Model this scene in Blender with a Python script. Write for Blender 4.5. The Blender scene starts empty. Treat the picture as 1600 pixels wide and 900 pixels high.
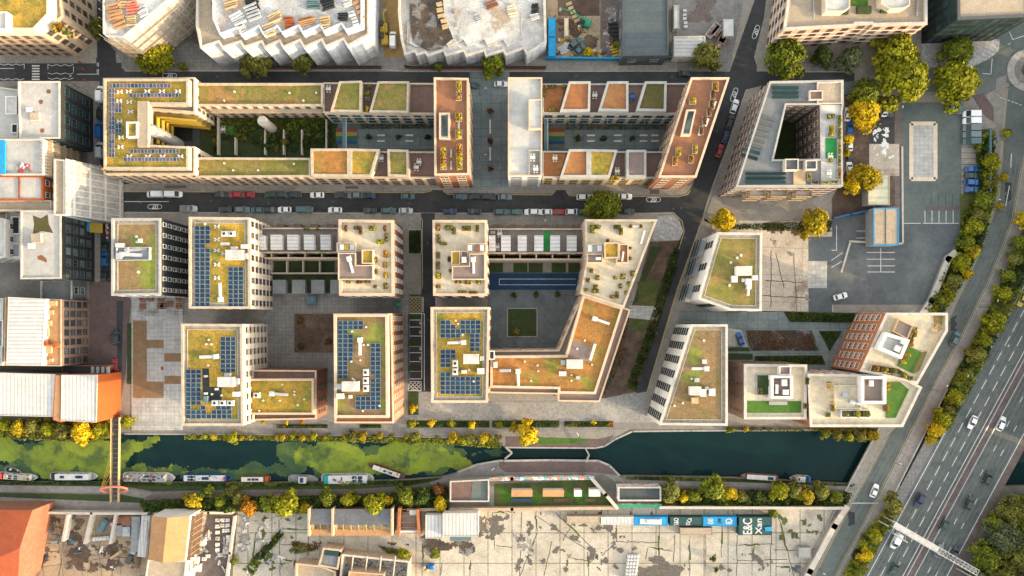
import bpy, math, random
from mathutils import Vector, Matrix, noise
random.seed(7)
R=math.radians
sc=bpy.context.scene
COL=sc.collection
# ---------------------------------------------------------------- survey grid -> metres
H=213.0; S=0.2; NX,NY=800.0,500.0
def P(x,y,h=0.0):
    k=S*(H-h)/H
    return Vector(((x-NX)*k,-(y-NY)*k,h))
def K(h=0.0): return S*(H-h)/H
ORD=['first','second','third','fourth','fifth','sixth','seventh','eighth','ninth','tenth','eleventh','twelfth','thirteenth','fourteenth','fifteenth','sixteenth','seventeenth','eighteenth','nineteenth','twentieth','twenty-first','twenty-second','twenty-third','twenty-fourth','twenty-fifth','twenty-sixth','twenty-seventh','twenty-eighth','twenty-ninth','thirtieth']
WL={}
def tag(o,label=None,cat=None,group=None,kind=None):
    if label: o['label']=label
    if cat: o['category']=cat
    if group: o['group']=group
    if kind: o['kind']=kind
    return o
def empty(name,loc,label=None,cat=None,group=None):
    o=bpy.data.objects.new(name,None); COL.objects.link(o)
    o.empty_display_size=.5
    o.location=loc; WL[o]=Vector(loc)
    return tag(o,label,cat,group)
def kids(o): return [c for c in o.children]
def copy_tree(o,parent=None):
    c=o.copy(); COL.objects.link(c); c.parent=parent
    for ch in kids(o): copy_tree(ch,c)
    return c
def ccw(p):
    a=sum(p[i].x*p[(i+1)%len(p)].y-p[(i+1)%len(p)].x*p[i].y for i in range(len(p)))
    return p if a>0 else list(reversed(p))
def inset(p,d):
    n=len(p); out=[]
    for i in range(n):
        a,b,c=p[i-1],p[i],p[(i+1)%n]
        d1=Vector((b.x-a.x,b.y-a.y)); d2=Vector((c.x-b.x,c.y-b.y))
        if d1.length<1e-6 or d2.length<1e-6: out.append(b.copy()); continue
        d1.normalize(); d2.normalize()
        n1=Vector((-d1.y,d1.x)); n2=Vector((-d2.y,d2.x))
        den=1+n1.dot(n2)
        m=(n1+n2)/max(den,.25)*d
        out.append(Vector((b.x+m.x,b.y+m.y,b.z)))
    return out
def inside(x,y,p):
    r=False; n=len(p); j=n-1
    for i in range(n):
        if (p[i].y>y)!=(p[j].y>y) and x<(p[j].x-p[i].x)*(y-p[i].y)/(p[j].y-p[i].y)+p[i].x: r=not r
        j=i
    return r
def atz(p,z): return [Vector((q.x,q.y,z)) for q in p]
class MB:
    def __init__(s): s.v=[]; s.f=[]; s.m=[]
    def face(s,pts,m=0):
        b=len(s.v); s.v+= [tuple(q) for q in pts]; s.f.append(tuple(range(b,b+len(pts)))); s.m.append(m); return s
    def prism(s,p,z0,z1,m=0,mt=None,top=True,bot=False):
        p=ccw(list(p)); n=len(p)
        for i in range(n):
            a,b=p[i],p[(i+1)%n]
            s.face([(a.x,a.y,z0),(b.x,b.y,z0),(b.x,b.y,z1),(a.x,a.y,z1)],m)
        if top: s.face([(q.x,q.y,z1) for q in p],m if mt is None else mt)
        if bot: s.face([(q.x,q.y,z0) for q in reversed(p)],m)
        return s
    def ring(s,p,q,m=0):
        n=len(p)
        for i in range(n):
            j=(i+1)%n; s.face([p[i],p[j],q[j],q[i]],m)
        return s
    def box(s,c,d,rz=0,m=0,bev=0,mt=None):
        hx,hy=d[0]/2,d[1]/2; co,si=math.cos(rz),math.sin(rz)
        def T(x,y,z): return Vector((c[0]+x*co-y*si,c[1]+x*si+y*co,c[2]+z))
        base=[T(-hx,-hy,0),T(hx,-hy,0),T(hx,hy,0),T(-hx,hy,0)]
        z1=c[2]+d[2]
        if bev>0:
            b=min(bev,hx*.6,hy*.6,d[2]*.5)
            tp=[T(-hx+b,-hy+b,d[2]),T(hx-b,-hy+b,d[2]),T(hx-b,hy-b,d[2]),T(-hx+b,hy-b,d[2])]
            md=atz(base,z1-b)
            s.ring(base,md,m); s.ring(md,tp,m); s.face(tp,m if mt is None else mt)
        else: s.prism(base,c[2],z1,m,mt)
        return s
    def bar(s,a,b,r,m=0,n=6,r2=None):
        a=Vector(a); b=Vector(b); d=(b-a)
        if d.length<1e-5: return s
        d.normalize(); u=d.orthogonal().normalized(); w=d.cross(u); r2=r if r2 is None else r2
        A=[a+(u*math.cos(t)+w*math.sin(t))*r for t in [2*math.pi*i/n for i in range(n)]]
        B=[b+(u*math.cos(t)+w*math.sin(t))*r2 for t in [2*math.pi*i/n for i in range(n)]]
        s.ring(A,B,m); s.face(B,m); s.face(list(reversed(A)),m); return s
    def disc(s,c,r,z1,m=0,n=14,z0=None):
        p=[Vector((c[0]+r*math.cos(2*math.pi*i/n),c[1]+r*math.sin(2*math.pi*i/n),z1)) for i in range(n)]
        if z0 is None: s.face(p,m)
        else: s.prism(p,z0,z1,m)
        return s
    def mesh(s,name,mats,org=(0,0,0)):
        me=bpy.data.meshes.new(name)
        ox,oy,oz=org
        me.from_pydata([(x-ox,y-oy,z-oz) for x,y,z in s.v],[],s.f)
        for m in (mats if isinstance(mats,(list,tuple)) else [mats]): me.materials.append(m)
        me.polygons.foreach_set('material_index',s.m); me.update()
        return me
    def build(s,name,mats,parent=None,label=None,cat=None,group=None,kind=None,org=None):
        if not s.v: return None
        if parent is not None: org=WL[parent]
        elif org is None:
            n=len(s.v); org=Vector((sum(q[0] for q in s.v)/n,sum(q[1] for q in s.v)/n,min(q[2] for q in s.v)))
        o=bpy.data.objects.new(name,s.mesh(name,mats,org)); COL.objects.link(o)
        if parent is not None: o.parent=parent; WL[o]=Vector(org)
        else: o.location=org; WL[o]=Vector(org)
        return tag(o,label,cat,group,kind)
# ---------------------------------------------------------------- materials (all procedural)
MATS={}
def M(name,c1,c2=None,scale=.6,rough=.85,c3=None,s3=.06,t3=(.5,.65),metal=0,spec=.3,grid=None,ridge=None,bump=0,fine=.12,isl=None,obj=None,trans=0,lo=.38,hi=.62,mid=.11):
    m=bpy.data.materials.new(name); m.use_nodes=True; MATS[name]=m
    nt=m.node_tree; N=nt.nodes; L=nt.links; b=N['Principled BSDF']
    b.inputs['Roughness'].default_value=rough; b.inputs['Metallic'].default_value=metal
    b.inputs['Specular IOR Level'].default_value=spec
    g=N.new('ShaderNodeNewGeometry')
    def col(c): 
        r=N.new('ShaderNodeRGB'); r.outputs[0].default_value=(*c,1); return r.outputs[0]
    def nz(sc_,det=5,ro=.6):
        n=N.new('ShaderNodeTexNoise'); n.inputs['Scale'].default_value=sc_; n.inputs['Detail'].default_value=det; n.inputs['Roughness'].default_value=ro
        L.new(g.outputs['Position'],n.inputs['Vector']); return n.outputs['Fac']
    def mr(v,a,c,x=0,y=1):
        n=N.new('ShaderNodeMapRange'); n.inputs[1].default_value=a; n.inputs[2].default_value=c; n.inputs[3].default_value=x; n.inputs[4].default_value=y
        L.new(v,n.inputs[0]); return n.outputs[0]
    def mix(f,a,c,bt='MIX'):
        n=N.new('ShaderNodeMix'); n.data_type='RGBA'; n.blend_type=bt
        if isinstance(f,float): n.inputs[0].default_value=f
        else: L.new(f,n.inputs[0])
        L.new(a,n.inputs[6]); L.new(c,n.inputs[7]); return n.outputs[2]
    c=col(c1)
    if c2: c=mix(mr(nz(scale),lo,hi),c,col(c2))
    if c3: c=mix(mr(nz(s3,6,.65),*t3),c,col(c3))
    if isl:
        ad=N.new('ShaderNodeMath'); ad.operation='MULTIPLY_ADD'; ad.use_clamp=True; ad.inputs[1].default_value=.62
        L.new(g.outputs['Random Per Island'],ad.inputs[0]); L.new(mr(nz(.42,3,.5),.36,.68,-.06,.62),ad.inputs[2]); c=mix(ad.outputs[0],c,col(isl))
    if obj:
        oi=N.new('ShaderNodeObjectInfo'); c=mix(oi.outputs['Random'],c,col(obj))
    if grid:   # joints: (cell x, cell y, colour, width, rotation degrees[, offset])
        mp=N.new('ShaderNodeMapping'); mp.inputs['Rotation'].default_value[2]=R(grid[4]); L.new(g.outputs['Position'],mp.inputs[0])
        bt=N.new('ShaderNodeTexBrick'); bt.offset=grid[5] if len(grid)>5 else 0.0
        bt.inputs['Scale'].default_value=1; bt.inputs['Brick Width'].default_value=grid[0]; bt.inputs['Row Height'].default_value=grid[1]
        bt.inputs['Mortar Size'].default_value=grid[3]; bt.inputs['Mortar Smooth'].default_value=.2
        bt.inputs['Color1'].default_value=(1,1,1,1); bt.inputs['Color2'].default_value=(.86,.86,.86,1); bt.inputs['Mortar'].default_value=(1,1,1,1)
        L.new(mp.outputs[0],bt.inputs[0])
        c=mix(1.0,c,bt.outputs['Color'],'MULTIPLY'); c=mix(bt.outputs['Fac'],c,col(grid[2]))
    if ridge:  # corrugation: (pitch, angle, colour)
        sx=N.new('ShaderNodeMapping'); sx.inputs['Rotation'].default_value[2]=R(ridge[1]); L.new(g.outputs['Position'],sx.inputs[0])
        wv=N.new('ShaderNodeTexWave'); wv.inputs['Scale'].default_value=.314/ridge[0]; wv.inputs['Distortion'].default_value=0; L.new(sx.outputs[0],wv.inputs[0])
        c=mix(mr(wv.outputs['Fac'],.6,1.0),c,col(ridge[2]))
    if fine>0 and mid>0:
        f=mr(nz(.75,4,.6),.3,.7,1-mid,1+mid*.8); f2=mr(nz(.045,4,.6),.35,.65,1-mid*.6,1+mid*.6)
        for q_ in (f,f2):
            vv=N.new('ShaderNodeCombineColor'); [L.new(q_,vv.inputs[i]) for i in range(3)]
            c=mix(1.0,c,vv.outputs[0],'MULTIPLY')
    if fine>0:
        f=mr(nz(2.6,8,.75),.25,.75,1-fine*1.6,1+fine)
        vv=N.new('ShaderNodeCombineColor'); [L.new(f,vv.inputs[i]) for i in range(3)]
        c=mix(1.0,c,vv.outputs[0],'MULTIPLY')
    L.new(c,b.inputs['Base Color'])
    if bump:
        bp=N.new('ShaderNodeBump'); bp.inputs['Strength'].default_value=bump; bp.inputs['Distance'].default_value=.3
        L.new(nz(scale*3,8,.7),bp.inputs['Height']); L.new(bp.outputs[0],b.inputs['Normal'])
    if trans:
        t=N.new('ShaderNodeBsdfTranslucent'); L.new(c,t.inputs[0]); ms=N.new('ShaderNodeMixShader'); ms.inputs[0].default_value=trans
        L.new(b.outputs[0],ms.inputs[1]); L.new(t.outputs[0],ms.inputs[2]); L.new(ms.outputs[0],N['Material Output'].inputs[0])
    return m
m=M
# ground
m('ground',(.20,.185,.165),(.14,.135,.125),.15,c3=(.10,.095,.075),s3=.05)
m('asphalt',(.040,.042,.044),(.054,.055,.056),.25,c3=(.030,.031,.033),s3=.09,fine=.25)
m('asphalt_track',(.085,.098,.092),(.122,.135,.126),.25,fine=.2)
m('asphalt_patch',(.045,.047,.048),(.033,.034,.036),.5,fine=.2)
m('asphalt_old',(.105,.120,.125),(.080,.092,.098),.12,c3=(.15,.155,.15),s3=.05,fine=.2)
m('asphalt_teal',(.102,.122,.113),(.128,.146,.135),.1,c3=(.070,.094,.09),s3=.04,fine=.15)
m('asphalt_brown',(.105,.090,.085),(.082,.074,.072),.3,fine=.2)
m('motorway',(.118,.132,.122),(.145,.156,.144),.05,c3=(.072,.098,.094),s3=.16,fine=.12)
m('pave',(.30,.275,.235),(.24,.222,.195),.4,grid=(.9,.6,(.16,.155,.15),.03,0,.5),fine=.2,c3=(.35,.315,.26),s3=.05)
m('pave_dark',(.25,.24,.22),(.19,.185,.175),.3,grid=(1.2,1.2,(.10,.10,.105),.04,0),fine=.2)
m('pave_light',(.48,.47,.44),(.38,.375,.36),.35,grid=(1.3,1.3,(.24,.24,.235),.05,0),fine=.18)
m('pave_teal',(.20,.24,.235),(.16,.195,.195),.25,grid=(3.2,2.6,(.07,.09,.095),.05,0),fine=.15)
m('pave_blue',(.14,.16,.165),(.11,.127,.134),.25,grid=(1.5,1.5,(.085,.10,.12),.03,0),fine=.15)
m('cobble',(.40,.385,.36),(.24,.235,.225),1.3,c3=(.47,.45,.42),s3=.12,grid=(.7,.35,(.2,.195,.18),.05,12,.5),fine=.3)
m('mosaic',(.50,.49,.47),(.33,.32,.32),.9,grid=(2.1,1.3,(.25,.24,.24),.06,28,.5),fine=.3)
m('brick_pave',(.17,.115,.105),(.13,.095,.09),.3,grid=(.6,.3,(.10,.075,.07),.03,0,.5),fine=.25)
m('brown_tile',(.26,.165,.085),(.22,.14,.075),.4,grid=(1.3,1.3,(.2,.13,.07),.03,0))
m('kerb',(.36,.35,.32),(.28,.27,.25),.8)
m('concrete_yard',(.53,.475,.385),(.42,.375,.30),.16,c3=(.30,.265,.21),s3=.16,t3=(.58,.74),grid=(7.5,9.5,(.13,.12,.08),.13,0),fine=.35)
m('concrete_warm',(.44,.33,.21),(.34,.26,.175),.16,c3=(.20,.15,.11),s3=.12,t3=(.54,.66),grid=(6,7,(.14,.11,.08),.1,-8),fine=.35)
m('concrete_pale',(.56,.49,.40),(.45,.385,.31),.2,c3=(.30,.22,.165),s3=.14,t3=(.55,.66),grid=(15,8.5,(.3,.25,.2),.1,2),fine=.35)
m('slab_white',(.60,.585,.55),(.40,.39,.37),.16,c3=(.36,.29,.22),s3=.11,t3=(.55,.64),fine=.35)
m('slab_grey',(.37,.37,.365),(.52,.515,.505),.14,c3=(.42,.30,.20),s3=.15,t3=(.58,.66),fine=.4)
m('soil',(.115,.075,.052),(.075,.052,.040),.4,c3=(.16,.115,.08),s3=.15,fine=.4)
m('soil_yellow',(.33,.22,.085),(.26,.17,.07),.4,fine=.35)
m('soil_black',(.045,.04,.036),(.10,.072,.05),.35,c3=(.22,.21,.2),s3=.2,t3=(.55,.62),fine=.5)
m('grass',(.055,.085,.020),(.085,.105,.025),.5,c3=(.11,.10,.035),s3=.12,fine=.4)
m('lawn',(.045,.12,.012),(.065,.15,.016),.5,fine=.25)
m('lawn_dark',(.028,.052,.015),(.042,.066,.018),.6,c3=(.05,.05,.02),s3=.2,fine=.4)
m('astro',(.02,.20,.045),(.025,.23,.05),.5,fine=.12)
m('path_grey',(.24,.225,.21),(.19,.18,.17),.4,fine=.3)
m('towpath',(.135,.105,.095),(.17,.14,.125),.3,fine=.35)
m('gravel_pale',(.34,.30,.24),(.25,.22,.18),.9,fine=.4)
m('gravel',(.14,.125,.105),(.10,.09,.075),1.5,fine=.5)
m('line_white',(.74,.74,.72),(.60,.60,.58),1.2,fine=.2)
m('line_yellow',(.50,.37,.13),(.42,.32,.13),1.0,fine=.2)
m('line_red',(.45,.05,.06),None)
# water
w=M('water',(.006,.026,.026),(.005,.020,.022),.08,rough=.07,spec=.12,fine=0,bump=.02)
m('duckweed',(.205,.265,.024),(.145,.200,.026),.10,c3=(.060,.100,.030),s3=.20,t3=(.50,.66),fine=.25)
m('duckweed_thin',(.075,.125,.036),(.035,.075,.035),.2,fine=.3)
# roofs
m('sedum',(.46,.275,.038),(.30,.215,.036),.16,c3=(.20,.185,.03),s3=.17,t3=(.52,.60),fine=.45,mid=.22)
m('sedum_orange',(.39,.168,.042),(.29,.148,.038),.16,c3=(.24,.20,.035),s3=.14,t3=(.53,.60),fine=.4,mid=.22)
m('sedum_brown',(.26,.165,.080),(.20,.145,.055),.13,c3=(.19,.21,.035),s3=.09,t3=(.52,.58),fine=.4,mid=.2)
m('sedum_green',(.16,.155,.030),(.23,.175,.050),.16,c3=(.30,.175,.06),s3=.12,t3=(.53,.60),fine=.4,mid=.22)
m('sedum_dark',(.075,.068,.018),(.095,.080,.025),.2,fine=.35)
m('roof_rust',(.31,.125,.047),(.25,.105,.043),.2,c3=(.33,.165,.06),s3=.09,fine=.3)
m('deck_brown',(.19,.115,.092),(.15,.095,.08),.25,ridge=(.45,0,(.13,.085,.07)),fine=.2)
m('deck_grey',(.235,.195,.165),(.19,.16,.14),.25,ridge=(.45,0,(.15,.125,.11)),fine=.2)
m('deck_terra',(.31,.14,.072),(.25,.115,.062),.12,ridge=(.45,90,(.22,.10,.058)),fine=.15)
m('roof_cream',(.62,.535,.385),(.56,.48,.345),.14,grid=(1.2,1.2,(.58,.50,.36),.025,0),fine=.15)
m('roof_pale',(.49,.485,.455),(.44,.435,.41),.1,grid=(2.2,1.8,(.46,.465,.45),.04,0),fine=.1,c3=(.62,.58,.5),s3=.04)
m('roof_grey',(.43,.41,.375),(.37,.355,.33),.12,c3=(.29,.285,.28),s3=.1,t3=(.58,.72),fine=.15)
m('roof_bluegrey',(.185,.19,.19),(.15,.157,.16),.12,grid=(2.4,2.4,(.135,.14,.145),.03,22),fine=.12)
m('roof_tan',(.40,.32,.23),(.35,.285,.21),.15,fine=.3)
m('roof_brownflat',(.225,.165,.14),(.195,.15,.13),.2,fine=.15)
m('roof_dark',(.075,.095,.105),(.085,.108,.118),.15,grid=(30,.7,(.06,.078,.088),.03,0),fine=.15)
m('roof_darksolid',(.055,.070,.072),(.07,.085,.085),.3,fine=.3)
m('corr_white',(.54,.53,.505),(.49,.48,.455),.2,ridge=(1.1,0,(.34,.335,.325)),fine=.1)
m('corr_white_h',(.54,.535,.515),(.49,.48,.465),.2,ridge=(1.1,90,(.36,.355,.345)),fine=.12)
m('corr_grey',(.26,.28,.285),(.22,.235,.24),.2,ridge=(.5,0,(.17,.18,.185)),fine=.12)
m('corr_cream',(.55,.53,.38),(.50,.48,.35),.2,ridge=(3,90,(.42,.41,.30)),fine=.1)
m('slate',(.175,.18,.19),(.14,.145,.155),.4,ridge=(.4,90,(.12,.125,.13)),fine=.3)
m('tile_red',(.34,.075,.028),(.30,.068,.026),.3,fine=.2)
m('tile_reddark',(.20,.055,.045),(.14,.045,.04),.8,fine=.3,ridge=(1.2,0,(.09,.035,.03)))
m('orange',(.36,.078,.016),(.32,.072,.016),.2,fine=.08)
m('tan_roof',(.42,.225,.10),(.37,.20,.095),.3,fine=.15)
# walls
m('w_cream',(.62,.51,.375),(.56,.46,.34),.2,fine=.08)
m('w_white',(.66,.63,.58),(.58,.555,.515),.2,fine=.06)
m('w_stone',(.50,.45,.38),(.45,.405,.345),.3,fine=.1)
m('w_brick',(.27,.115,.066),(.21,.092,.057),.6,fine=.25)
m('w_brown',(.20,.125,.095),(.16,.105,.085),.5,fine=.2)
m('w_buff',(.46,.34,.23),(.40,.30,.21),.4,fine=.2)
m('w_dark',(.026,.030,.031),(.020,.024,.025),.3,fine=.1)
m('w_slate',(.085,.10,.105),(.07,.082,.088),.3,fine=.1)
m('w_grey',(.30,.305,.305),(.26,.265,.265),.3,fine=.12)
m('w_teal',(.10,.17,.19),(.085,.145,.165),.3,fine=.1)
m('w_yellow',(.27,.185,.05),(.22,.155,.05),.4,fine=.08)
m('w_orangebrick',(.40,.145,.055),(.33,.12,.05),.5,fine=.2)
m('sheet',(.74,.75,.76),(.58,.60,.63),.35,ridge=(2.2,90,(.5,.52,.54)),rough=.6,fine=.15,bump=.5)
m('sheet_wrap',(.66,.67,.69),(.47,.50,.55),.35,rough=.55,fine=.2,bump=.9,ridge=(2.4,0,(.45,.46,.48)))
m('netting',(.40,.385,.355),(.29,.28,.265),.5,grid=(1.9,1.9,(.55,.52,.46),.14,0),fine=.3)
m('par_stone',(.48,.40,.295),(.38,.32,.24),.5,fine=.15)
m('par_white',(.52,.475,.405),(.44,.40,.345),.5,fine=.15)
m('par_grey',(.38,.37,.34),(.33,.325,.305),.3,fine=.1)
m('par_pink',(.56,.425,.30),(.50,.38,.27),.3,fine=.08)
m('glass',(.012,.018,.020),None,rough=.22,spec=.3,fine=0,obj=(.085,.095,.09))
m('glass_pale',(.16,.20,.20),(.02,.032,.034),.25,rough=.2,spec=.35,fine=0,obj=(.015,.025,.027))
m('glass_teal',(.006,.022,.023),None,rough=.25,spec=.2,fine=0,obj=(.025,.065,.065))
# small stuff
m('white',(.54,.53,.515),(.47,.465,.45),.8,rough=.5,fine=.04)
m('offwhite',(.62,.58,.52),(.55,.52,.47),.8,fine=.08)
m('metal',(.42,.43,.44),(.36,.37,.38),.6,rough=.45,metal=.3,fine=.1)
m('gantry',(.42,.42,.41),(.35,.35,.345),.8,rough=.5,fine=.1)
m('play_r',(.22,.085,.05),(.18,.075,.05),.5)
m('play_y',(.36,.26,.07),(.32,.23,.07),.5)
m('play_g',(.03,.16,.09),(.03,.13,.08),.5)
m('play_b',(.025,.085,.18),(.025,.075,.16),.5)
m('steel_dark',(.075,.08,.085),None,rough=.5,fine=.1)
m('black',(.015,.016,.018),None,rough=.4,fine=0)
m('rubber',(.02,.02,.02),None,rough=.8,fine=0)
m('wood',(.22,.135,.08),(.17,.105,.065),1.2,ridge=(.2,0,(.13,.085,.055)),fine=.2)
m('wood_pale',(.46,.33,.185),(.40,.29,.165),1.0,fine=.15)
m('bark',(.085,.062,.045),(.06,.045,.035),1.5,fine=.3)
m('blue',(.015,.13,.36),(.015,.11,.31),.5,rough=.5,fine=.1)
m('blue_bright',(.01,.26,.52),(.015,.22,.45),.5,rough=.5,fine=.08)
m('blue_court',(.010,.045,.10),(.01,.036,.082),.3,fine=.1)
m('yellow',(.48,.32,.04),(.42,.28,.04),.6,rough=.6,fine=.1)
m('red',(.42,.025,.03),None,rough=.4,fine=.05)
m('coral',(.62,.16,.10),None,rough=.5,fine=.06)
m('teal',(.02,.26,.25),(.02,.22,.22),.5,rough=.5,fine=.1)
m('green_m',(.02,.28,.14),(.02,.22,.12),.5,rough=.4,fine=.05)
m('green_dk',(.012,.055,.055),(.015,.065,.062),.4,rough=.6,fine=.12)
m('rust',(.26,.095,.045),(.17,.07,.04),.8,fine=.25)
m('rubble',(.36,.33,.29),(.15,.135,.12),1.6,c3=(.5,.47,.43),s3=.5,t3=(.5,.6),fine=.5,bump=.6)
m('clutter',(.42,.42,.40),(.10,.09,.085),1.4,c3=(.38,.22,.10),s3=.6,t3=(.55,.62),fine=.4)
m('graffiti_a',(.50,.10,.18),(.12,.35,.42),.9,c3=(.70,.66,.62),s3=.5,t3=(.45,.52),fine=.1,lo=.46,hi=.54)
m('graffiti_b',(.10,.28,.30),(.62,.60,.58),.8,c3=(.55,.20,.08),s3=.5,t3=(.52,.58),fine=.1,lo=.46,hi=.54)
def solar(name,a,b_):
    m_=M(name,a,None,rough=.3,spec=.25,fine=0,obj=b_); return m_
solar('pv',(.007,.026,.055),(.014,.048,.085)); solar('pv_mix',(.008,.040,.09),(.115,.09,.125))
# paint for cars
PAINT={k:M('paint_'+k,c,None,rough=.3,spec=.6,fine=.03) for k,c in dict(white=(.76,.78,.79),silver=(.42,.46,.48),grey=(.13,.17,.18),dark=(.022,.032,.036),teal=(.05,.115,.125),navy=(.012,.028,.085),blue=(.012,.10,.33),red=(.34,.015,.025),green=(.012,.05,.04),yellow=(.45,.36,.02)).items()}
# foliage
FOL={}
for k,(a,b_) in dict(green=((.022,.040,.006),(.27,.30,.022)),dark=((.012,.026,.007),(.085,.125,.020)),olive=((.040,.044,.010),(.27,.265,.050)),grey=((.030,.042,.020),(.17,.205,.090)),lime=((.040,.054,.004),(.40,.39,.016)),gold=((.085,.072,.005),(.60,.45,.016)),amber=((.12,.065,.008),(.55,.25,.020)),rustleaf=((.085,.040,.014),(.22,.10,.025)),bright=((.17,.125,.005),(.85,.62,.016)),hedge=((.012,.024,.007),(.085,.115,.020))).items():
    FOL[k]=M('leaf_'+k,a,None,rough=.7,spec=.2,isl=b_,fine=.0,trans=.3)
# ---------------------------------------------------------------- prototypes
def local(name,mb,mats,parent):
    o=bpy.data.objects.new(name,mb.mesh(name,mats)); COL.objects.link(o); o.parent=parent; return o
def leaf(mb,c,nrm,s):
    u=nrm.orthogonal().normalized(); w=nrm.cross(u); a=random.random()*6.283
    p=u*math.cos(a)+w*math.sin(a); q=nrm.cross(p)
    mb.face([c-p*s-q*s*.6,c+p*s*.2-q*s*.9,c+p*s+q*s*.5,c-p*s*.3+q*s*.95])
def rdir():
    while True:
        v=Vector((random.uniform(-1,1),random.uniform(-1,1),random.uniform(-1,1)))
        if .05<v.length<1: return v.normalized()
def crown_mesh(r,hh,nl,per,ls,seed):
    random.seed(seed); mb=MB()
    lobes=[(Vector((0,0,hh*.72)),r*.55)]
    for i in range(nl):
        a=i*2.4+random.uniform(-.6,.6); t=math.sqrt((i+.6)/nl)
        ov=1+.16*math.sin(2*a+seed)+.10*math.sin(3*a+2*seed)
        rr=r*.80*t*ov*random.uniform(.82,1.14); z=hh*(.26+.58*(1-t*t)*random.uniform(.65,1.15)+.10*random.random())
        lobes.append((Vector((rr*math.cos(a),rr*math.sin(a),z)),r*random.uniform(.13,.33)))
    for c,lr in lobes:
        n=int(per*(lr/(r*.3))**2)
        for k in range(n):
            d=rdir()
            if d.z<-.45: d.z=-d.z*.5; d.normalize()
            p=c+Vector((d.x*lr,d.y*lr,d.z*lr*.85))*random.uniform(.66,1.20)
            nn=(d*1.1+rdir()*.9+Vector((0,0,.25))).normalized()
            leaf(mb,p,nn,ls*random.uniform(.6,1.25))
    return mb.mesh('crown',[FOL['green']])
def trunk_mesh(r,hh,seed):
    random.seed(seed); mb=MB(); t=max(.09,r*.06)
    mb.bar((0,0,-.1),(0,0,hh*.5),t,0,8,t*.7); mb.bar((0,0,hh*.5),(.1*r*.3,0,hh*.75),t*.7,0,6,t*.3)
    for i in range(5):
        a=i*1.256+random.random(); mb.bar((0,0,hh*(.28+.05*i)),(r*.55*math.cos(a),r*.55*math.sin(a),hh*(.55+.05*i)),t*.5,0,5,t*.15)
    return mb.mesh('trunk',[MATS['bark']])
CR={'L':[(7.0,crown_mesh(7,8.5,30,150,.42,s),trunk_mesh(7,8.5,s)) for s in (1,2,3)],
    'M':[(4.0,crown_mesh(4,6,20,110,.34,s),trunk_mesh(4,6,s)) for s in (11,12,13)],
    'S':[(1.8,crown_mesh(1.8,2.6,11,60,.24,s),trunk_mesh(1.8,2.6,s)) for s in (21,22,23)],
    'T':[(.8,crown_mesh(.8,1.0,7,22,.17,s),trunk_mesh(.8,1.0,s)) for s in (31,32)]}
random.seed(5)
def tree(x,y,rpx,kind,label,name='tree',cat='tree',group=None,z=0.0,hs=1.0,parts=True,zc=None):
    r=rpx*S
    cl='L' if r>5 else 'M' if r>2.4 else 'S' if r>1.1 else 'T'
    R0,cm,tm=random.choice(CR[cl]); s=r/R0
    hc={'L':6,'M':4,'S':1.6,'T':.6}[cl]*s*hs if zc is None else zc
    p=P(x,y,z+hc); p.z=z
    rz=random.random()*6.28
    root=empty(name,p,label,cat,group); root.rotation_euler=(0,0,rz)
    c=bpy.data.objects.new('crown',cm); COL.objects.link(c); c.parent=root; c.scale=(s*random.uniform(.93,1.07),s*random.uniform(.93,1.07),s*hs)
    c.material_slots[0].link='OBJECT'; c.material_slots[0].material=FOL[kind]
    t=bpy.data.objects.new('trunk',tm); COL.objects.link(t); t.parent=root; t.scale=(s,s,s*hs)
    return root
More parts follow.
